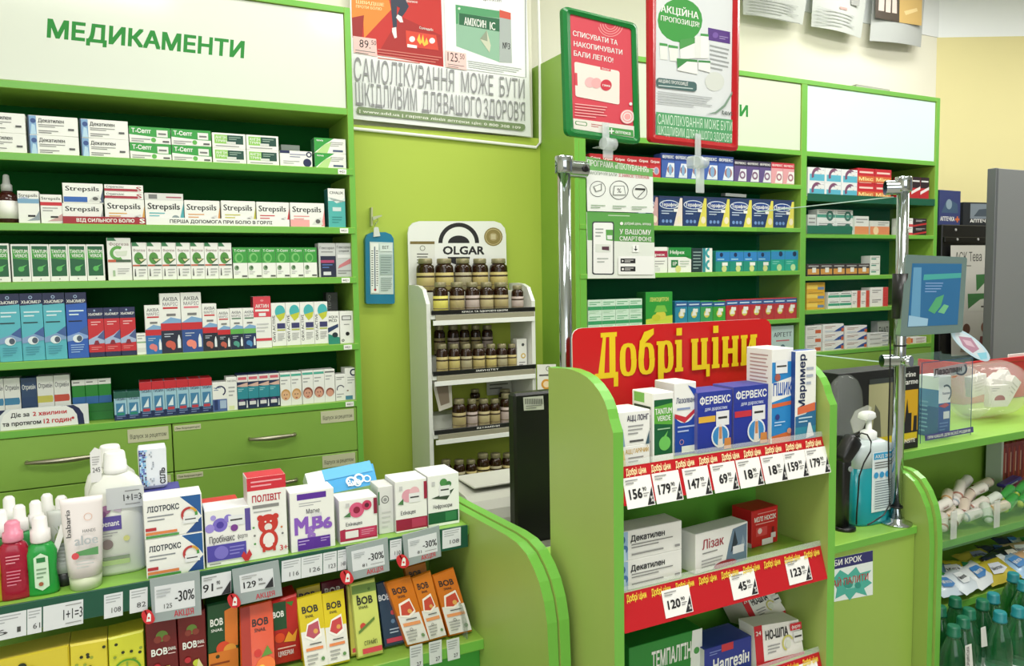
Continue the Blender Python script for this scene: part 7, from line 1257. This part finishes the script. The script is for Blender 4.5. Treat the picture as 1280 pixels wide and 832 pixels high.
for i, (p, a, (w_, d_, h_)) in enumerate(jb):
    o = carton_geo(w_*1.3, h_*1.25, d_*1.2, '#ebe9e4', ([('c', .55, .34, .28, '#a04a58', .2), ('r', .1, .0, 1, .3, '#e4e2de'), ('l', .1, .7, .5, .9, 2, '#aaaaaa')] if i == 0 else [('l', .15, .2, .85, .8, 4, '#c4c2bc')]), side='#d9d6d0').obj('small_carton')
    o.location = (jx+p[0], 1.42+p[1]-.02, jz+p[2]-.02); o.rotation_euler = (0, math.radians(a), math.radians(-6)); tag(o, ['small white carton with a maroon half disc inside the clear jar', 'slim white carton upright in the middle of the clear jar', 'white carton leaning right inside the clear jar', 'white carton lying tilted on top inside the clear jar', 'white carton at the rounded end of the clear jar', 'white carton at the rear of the clear jar behind the maroon-disc one'][i], 'box')

# ================================================================== black cabinet, first-aid boxes and grey partition
Y = 2.38; xa = 3.53; xb = Xat(1260, Y, 1.4); zt = Zat(1205, 281, Y)
kb = empty('black_cabinet', ((xa+xb)/2, Y, 0), 'black metal cabinet beside the right shelves with a white product poster', 'cabinet')
BM = mat('#161618', .3)
part(G().box(xa, xb, Y, Y+.22, 0, zt, BM, .004), 'body', kb)
part(G().box(xa+.004, xb-.004, Y-.012, Y-.0005, zt-.085, zt-.06, mat('#0c0c0e', .3), .002), 'lock_bar', kb)
for x, y in ((1195, 287), (1197, 299), (1223, 299), (1238, 289)):
    v = atY(x, y, Y-.0145); G().lathe([(.006, 0), (.006, .003)], mat('#b8b8b8', .3), M=Matrix.Translation(v) @ Matrix.Rotation(math.pi/2, 4, 'X') @ Matrix.Translation((0, 0, -.002))).obj('stud', kb)
Pp = PxFace((0, Y-.0165, 0), (0, -1, 0), .0001)
sheet('product_poster', Pp, [(1189.5, 445), (1252, 441), (1251, 306.5), (1188.5, 306.5)], .0015, mat('#d6d4cc', .45), [('T', 'АСК Тева', (1194, 327), (1227, 326), (1194, 315), '#4a4a48', .01), ('L', (1205, 334), (1214, 334), (1205, 330), 1, '#8a8a84'),
    ('p', [(1220, 343), (1240, 342), (1241, 366), (1220.5, 367)], '#d9dbd0'), ('p', [(1220, 343), (1240, 342), (1240, 349), (1232, 352), (1220.5, 364)], '#3f7a44'), ('p', [(1209.5, 367), (1240, 366), (1241, 388), (1210, 389)], '#dcdcd2'), ('p', [(1209.5, 367), (1240, 366), (1240, 371), (1225, 374), (1210, 386)], '#3f7a44'), ('r', 1226, 384, 1232, 382, '#444444'),
    ('c', 1208, 411, 4.5, '#6a4438', 1.5), ('p', [(1200, 440), (1203, 420), (1213, 420), (1216, 440)], '#a89488'), ('c', 1231, 409, 5, '#8a5648', 1.4), ('p', [(1222, 441), (1225, 420), (1238, 420), (1242, 440)], '#8a4a48')], '', '', kb)
def aid(x0, x1, yt, lab, base, items, rz, d=.11):
    a, b = Xat(x0, Y+.03, zt), Xat(x1, Y+.03, zt); hh = Zat((x0+x1)/2, yt, Y+.03)-zt
    o = carton_geo(b-a, hh, d, base, items, top='#3a4478').obj('first_aid_kit'); o.location = ((a+b)/2, Y+.03, zt+.0005); o.rotation_euler = (0, 0, rz); tag(o, lab, 'first aid box')
aid(1172.5, 1201, 238, 'navy first-aid box with a car picture, taller one on the black cabinet', '#343f74', [('p', [(.1, .35), (.9, .35), (.85, .62), (.6, .7), (.3, .66)], '#3f5a78'), ('c', .45, .6, .14, '#8aa0b0'), ('t', 'АПТЕЧКА', .06, .12, .72, .24, W_, .03), ('r', .76, .14, .96, .2, '#d8703a'), ('r', .83, .08, .89, .26, '#d8703a')], .05)
aid(1207, 1243, 253, 'dark first-aid box with a silver car picture, lower one beside the navy box', '#22262c', [('r', .2, .3, 1, .94, '#7f8a94'), ('p', [(.3, .4), (.95, .4), (.9, .62), (.7, .74), (.45, .7)], '#4a5560'), ('t', 'АПТЕЧКА', .2, .14, .84, .28, W_, .03), ('r', .88, .14, .99, .22, '#d8703a')], -.12)
Y = 2.0; xa = Xat(1242.5, Y, 1.6); zt = Zat(1260, 211, Y)
gp = empty('grey_partition', (xa+.3, Y, 0), 'tall plain grey metal partition at the right edge of the view', 'partition')
GM = mat('#8d8f90', .4, metal=.3)
part(G().box(xa+.012, xa+1.2, Y, Y+.03, 0, zt, GM, .002), 'panel', gp); part(G().box(xa-.006, xa+.0118, Y-.004, Y+.034, 0, zt, mat('#66696c', .4, metal=.3), .002), 'edge_profile', gp)

# ================================================================== sweets and bottles under the right counter
rnd = random.Random(11)
wr = [('#e4dcd4', '#b07a6a'), ('#ece6de', '#7a3a30'), ('#e6d8c8', '#c89a60'), ('#e8e2e0', '#a0a8b0'), ('#e0cfc0', '#8a4a38'), ('#dfe6dc', '#7a9a6a')]
rolls = [(1178, 652, 0), (1195, 647, 0), (1186, 641, 1), (1215, 643, 0), (1205, 634, 1), (1233, 640, 0), (1223, 630, 1), (1177, 632, 1), (1249, 634, 0), (1193, 622, 2), (1211, 620, 2), (1240, 624, 1), (1199, 611, 2), (1222, 612, 2), (1184, 620, 2), (1205, 604, 3), (1228, 606, 3)]
rl = None; nms = ['front', 'second', 'third', 'rear']
for i, (x, y, layer) in enumerate(rolls):
    a, b = wr[i % 6]; Yb = 1.275+layer*.035; v = atY(x, y, Yb)
    g = G(); r = .0145; L = .06
    g.lathe([(.004, -L/2-.007), (.011, -L/2), (r, -L/2+.004), (r, -L*.28), (r, L*.28), (r, L/2-.004), (.011, L/2), (.004, L/2+.007)], a, n=14, mats=[mat(a, .35), mat(b, .35), mat(a, .35), mat(a, .35), mat(a, .35), mat(a, .35), mat(b, .35)])
    F = Face((-.006, -r-.0002, -L*.24), (.012, 0, 0), (0, 0, L*.48), (0, -1, 0), .0002); deco(g, F, [('r', .1, .1, .9, .9, '#d8d0c8'), ('tv', 'vitamin', .25, .2, .75, .8, b, .02)])
    o = g.obj('candy_roll'); v.z = max(v.z, .787+r); o.location = v; o.rotation_euler = (rnd.uniform(-.1, .1), math.pi/2-rnd.uniform(.1, .5), rnd.uniform(-.3, .7))
    tag(o, 'wrapped vitamin candy roll with %s ends in the sweets heap, %s of its row' % (['tan', 'brown', 'ochre', 'grey', 'russet', 'sage'][i % 6], ORD[i % 12]) if i < 12 else 'wrapped vitamin candy roll with %s ends high on the sweets heap, %s there' % (['tan', 'brown', 'ochre', 'grey', 'russet', 'sage'][i % 6], ORD[i-12]), 'candy', 'candy rolls heaped on the upper sweets shelf')
for i, (x, y, yy) in enumerate([(1262, 628, 1.28), (1258, 617, 1.32), (1281, 622, 1.28), (1276, 611, 1.33), (1290, 634, 1.29)]):
    v = atY(x, y, yy); v.z = max(v.z, .80); g = G(); g.lathe([(.004, -.052), (.011, -.045), (.0135, -.04), (.0135, .04), (.011, .045), (.004, .052)], '#3f9a48', n=14, mats=[mat('#b8c84a', .3), mat('#2f8a3c', .3), mat('#48a850', .3), mat('#2f8a3c', .3), mat('#c8d06a', .3)])
    F = Face((-.006, -.0138, -.03), (.012, 0, 0), (0, 0, .06), (0, -1, 0), .0002); deco(g, F, [('r', .2, .05, .8, .95, '#7fc07a')])
    o = g.obj('candy_roll'); o.location = v; o.rotation_euler = (0, math.pi/2-.2, .25); tag(o, 'green wrapped candy roll beside the pale ones, %s from the heap' % ORD[i], 'candy', 'green candy rolls on the upper sweets shelf')
# dark red bar box and flat bars at the back
yb = 1.43; xa = Xat(1255, yb, .9); h = .17
xx = empty('bar_box', (xa+.1, yb, .7855), 'open box of dark red bars at the back of the sweets shelf', 'box')
part(G().box(xa-.012, xa-.002, yb, yb+.05, .7855, .7855+h, mat('#c4ccc4', .5)), 'box_side', xx); part(G().box(xa-.002, xa+.26, yb+.045, yb+.05, .7855, .7855+h, mat('#c4ccc4', .5)), 'box_back', xx)
b0 = None
for i in range(8):
    if b0 is None: b0 = G().box(-.012, .012, 0, .03, 0, h*.94, mat('#7a1a1e', .3), .003); deco(b0, Face((-.012, 0, 0), (.024, 0, 0), (0, 0, h*.94), (0, -1, 0)), [('r', .2, .1, .5, .9, '#a83a34'), ('r', .6, .4, .8, .8, '#d8a898')]); o = b0 = b0.obj('snack_bar')
    else: o = b0.copy(); COL.objects.link(o)
    o.location = (xa+.013+i*.0265, yb+.005, .7858); tag(o, 'dark red snack bar standing in the open box, %s from its pale side' % ORD[i], 'snack bar', 'dark red bars in the open box')
for i, (x, y, c, l) in enumerate(((1262, 604, '#4a3a98', 'purple flat bar lying behind the green candy rolls'), (1276, 606, '#c86a80', 'pink flat bar lying behind the green candy rolls'))):
    v = atY(x, y, 1.385+i*.0); g = G(); g.box(-.05, .05, 0, .03, 0, .012, mat(c, .3), .004); deco(g, Face((-.05, 0, 0), (.1, 0, 0), (0, 0, .012), (0, -1, 0)), [('r', .2, .3, .7, .7, '#c8c0e0')]); o = g.obj('snack_bar'); o.location = (v.x, 1.37, max(v.z, .8)); o.rotation_euler = (0, -.12, .1); tag(o, l, 'snack bar')
# bags on the lower sweets shelf
bags = [(1180, 744, 1.255, '#c9d6e4', 'blue-white'), (1200, 738, 1.255, '#d4dde6', 'silvery'), (1190, 728, 1.30, '#7fa8d0', 'sky blue'), (1220, 733, 1.26, '#d8dce0', 'white and blue'), (1176, 728, 1.28, '#8fb4d8', 'bright blue'), (1210, 722, 1.29, '#c8b838', 'yellow'), (1232, 712, 1.29, '#c4c840', 'lime yellow'), (1244, 720, 1.25, '#b8a83a', 'olive yellow'), (1222, 711, 1.33, '#d0c050', 'pale yellow'), (1252, 705, 1.28, '#2a3048', 'black and navy'), (1250, 697, 1.33, '#343a50', 'slate'), (1264, 698, 1.29, '#23283c', 'dark navy'), (1270, 708, 1.25, '#8fb0d0', 'pale blue'), (1276, 696, 1.30, '#d8b898', 'peach'), (1288, 704, 1.26, '#d0a880', 'caramel'), (1266, 688, 1.35, '#2c3250', 'indigo'), (1284, 690, 1.33, '#c8ccd4', 'light grey')]
for i, (x, y, yy, c, l) in enumerate(bags):
    v = atY(x, y, yy); g = G(); n = 6; vs = []; w_, h_ = .058, .04
    for s_ in (1, -1):
        for a in range(n+1):
            for b in range(n+1):
                u, q = a/n*2-1, b/n*2-1; vs.append((u*w_, q*h_, s_*.011*(1-u**4)*(1-q**4)+.002*math.sin(u*9+i)*math.cos(q*7)))
    fs = []
    for k in (0, 1):
        o_ = k*(n+1)**2
        for a in range(n):
            for b in range(n):
                f = (o_+a*(n+1)+b, o_+(a+1)*(n+1)+b, o_+(a+1)*(n+1)+b+1, o_+a*(n+1)+b+1); fs.append(f if k == 0 else f[::-1])
    g.add(vs, fs, mat(c, .25), True)
    deco(g, Face((-.03, -.02, .0128), (.06, 0, 0), (0, .04, 0), (0, 0, 1), .0006), [('p', [(0, .1), (.5, 0), (1, .3), (.9, .9), (.3, 1)], ['#4a86c8', '#e8ecf0', '#e8e8f0', '#3a78b8', '#2f8a4a', '#1f7a48', '#3a3020', '#c8ccd8', '#8a90b0', '#e8eef4', '#3a5a98', '#f0e8e0'][i % 12]), ('t', ['М\'ята', 'Ментол'][i % 2], .2, .35, .8, .65, '#30343c' if i % 3 else W_, .02)])
    o = g.obj('sweet_bag'); o.location = (v.x, v.y, max(v.z-.022, .660)); o.rotation_euler = (.3+.1*math.sin(i*3), .1*math.cos(i*5), .3*math.sin(i*2.3)); tag(o, '%s candy bag lying in the heap on the lower sweets shelf' % l, 'candy bag', 'candy bags on the lower sweets shelf')
# green bottles
GB = mat('#1f7a44', .08, trans=.7, alpha=.85); CAPT = mat('#1f7f88', .35); CAPG = mat('#12654a', .35)
caps = [(1174.6, 758, 0), (1172, 781, 0), (1192, 772, 0), (1199.7, 749, 0), (1213, 763, 0), (1219, 747, 0), (1236, 762, 1), (1243, 742, 1), (1258, 755, 1), (1267, 715, 1), (1280, 726, 1), (1286, 752, 1)]
zc_ = .795; bt0 = {}
dsc = ['at the green end panel', 'nearest the corner post, in front', 'in front with a hanging tag', 'behind the tagged one', 'fifth along the front', 'with a tilted cap behind', 'teal capped in the middle', 'teal capped in the second line', 'teal capped with a lettered tag', 'teal capped at the back', 'teal capped at the back edge', 'teal capped, cut by the view edge']
bp = [(1.722, 1.142), (1.652, 1.062), (1.712, 1.078), (1.80, 1.155), (1.768, 1.10), (1.845, 1.115), (1.815, 1.055), (1.905, 1.125), (1.878, 1.05), (2.08, 1.178), (2.044, 1.131), (1.945, 1.04)]
for i, (x, y, t) in enumerate(caps):
    v = Vector(bp[i]+(0,)); H = .234
    if t not in bt0:
        o = empty('water_bottle', (0, 0, 0), '', 'bottle')
        G().lathe([(.024, 0), (.028, .004), (.029, .02), (.027, .06), (.029, .12), (.029, .15), (.025, .175), (.016, .198), (.0125, .208), (.0125, H-.02)], GB, n=20).obj('bottle_body', o)
        G().lathe([(.0155, H-.024), (.0155, H-.020), (.0142, H-.019), (.0142, H-.004), (.012, H)], CAPT if t else CAPG, n=20).obj('cap', o)
        G().lathe([(.0293, .05), (.0293, .10)], mat('#dfe6e2', .4), n=20).obj('wrap_label', o); bt0[t] = o
    else:
        o = bt0[t].copy(); COL.objects.link(o)
        for c in bt0[t].children: d = c.copy(); COL.objects.link(d); d.parent = o
    o.location = (v.x, v.y, .4553); tag(o, 'green plastic water bottle, %s' % dsc[i], 'bottle', 'green water bottles under the right counter')
for k, (bi, dx, dz, w_, h_, l) in enumerate([(1, .004, .60, .024, .056, 'tall white price tag on the bottle nearest the end panel'), (0, .012, .60, .016, .04, 'white tag on the second-line bottle at the end panel'), (4, .004, .61, .02, .045, 'white price tag on the fifth green bottle'), (5, .0, .61, .018, .045, 'narrow white tag on the bottle with tilted cap'), (8, .002, .612, .042, .045, 'broad white lettered tag on a teal capped bottle'), (10, .0, .62, .03, .05, 'white tag on a rear bottle at the edge of the view')]):
    x, y = bp[bi]; y -= .036; x += dx; g = G(); q = [(x-w_/2, y, dz), (x+w_/2+.003, y, dz-.002), (x+w_/2, y+.004, dz+h_), (x-w_/2+.002, y+.004, dz+h_)]
    g.prism(q, (0, .0006, 0), mat('#dcdcd8', .5)); F = Face(q[0], Vector(q[1])-Vector(q[0]), Vector(q[3])-Vector(q[0]), (0, -1, .05), .0003)
    if k in (0, 4): deco(g, F, [('tv', 'МОРШИНСЬКА', .1, .06, .5, .94, INK, .02)])
    tag(g.obj('price_tag'), l, 'tag')
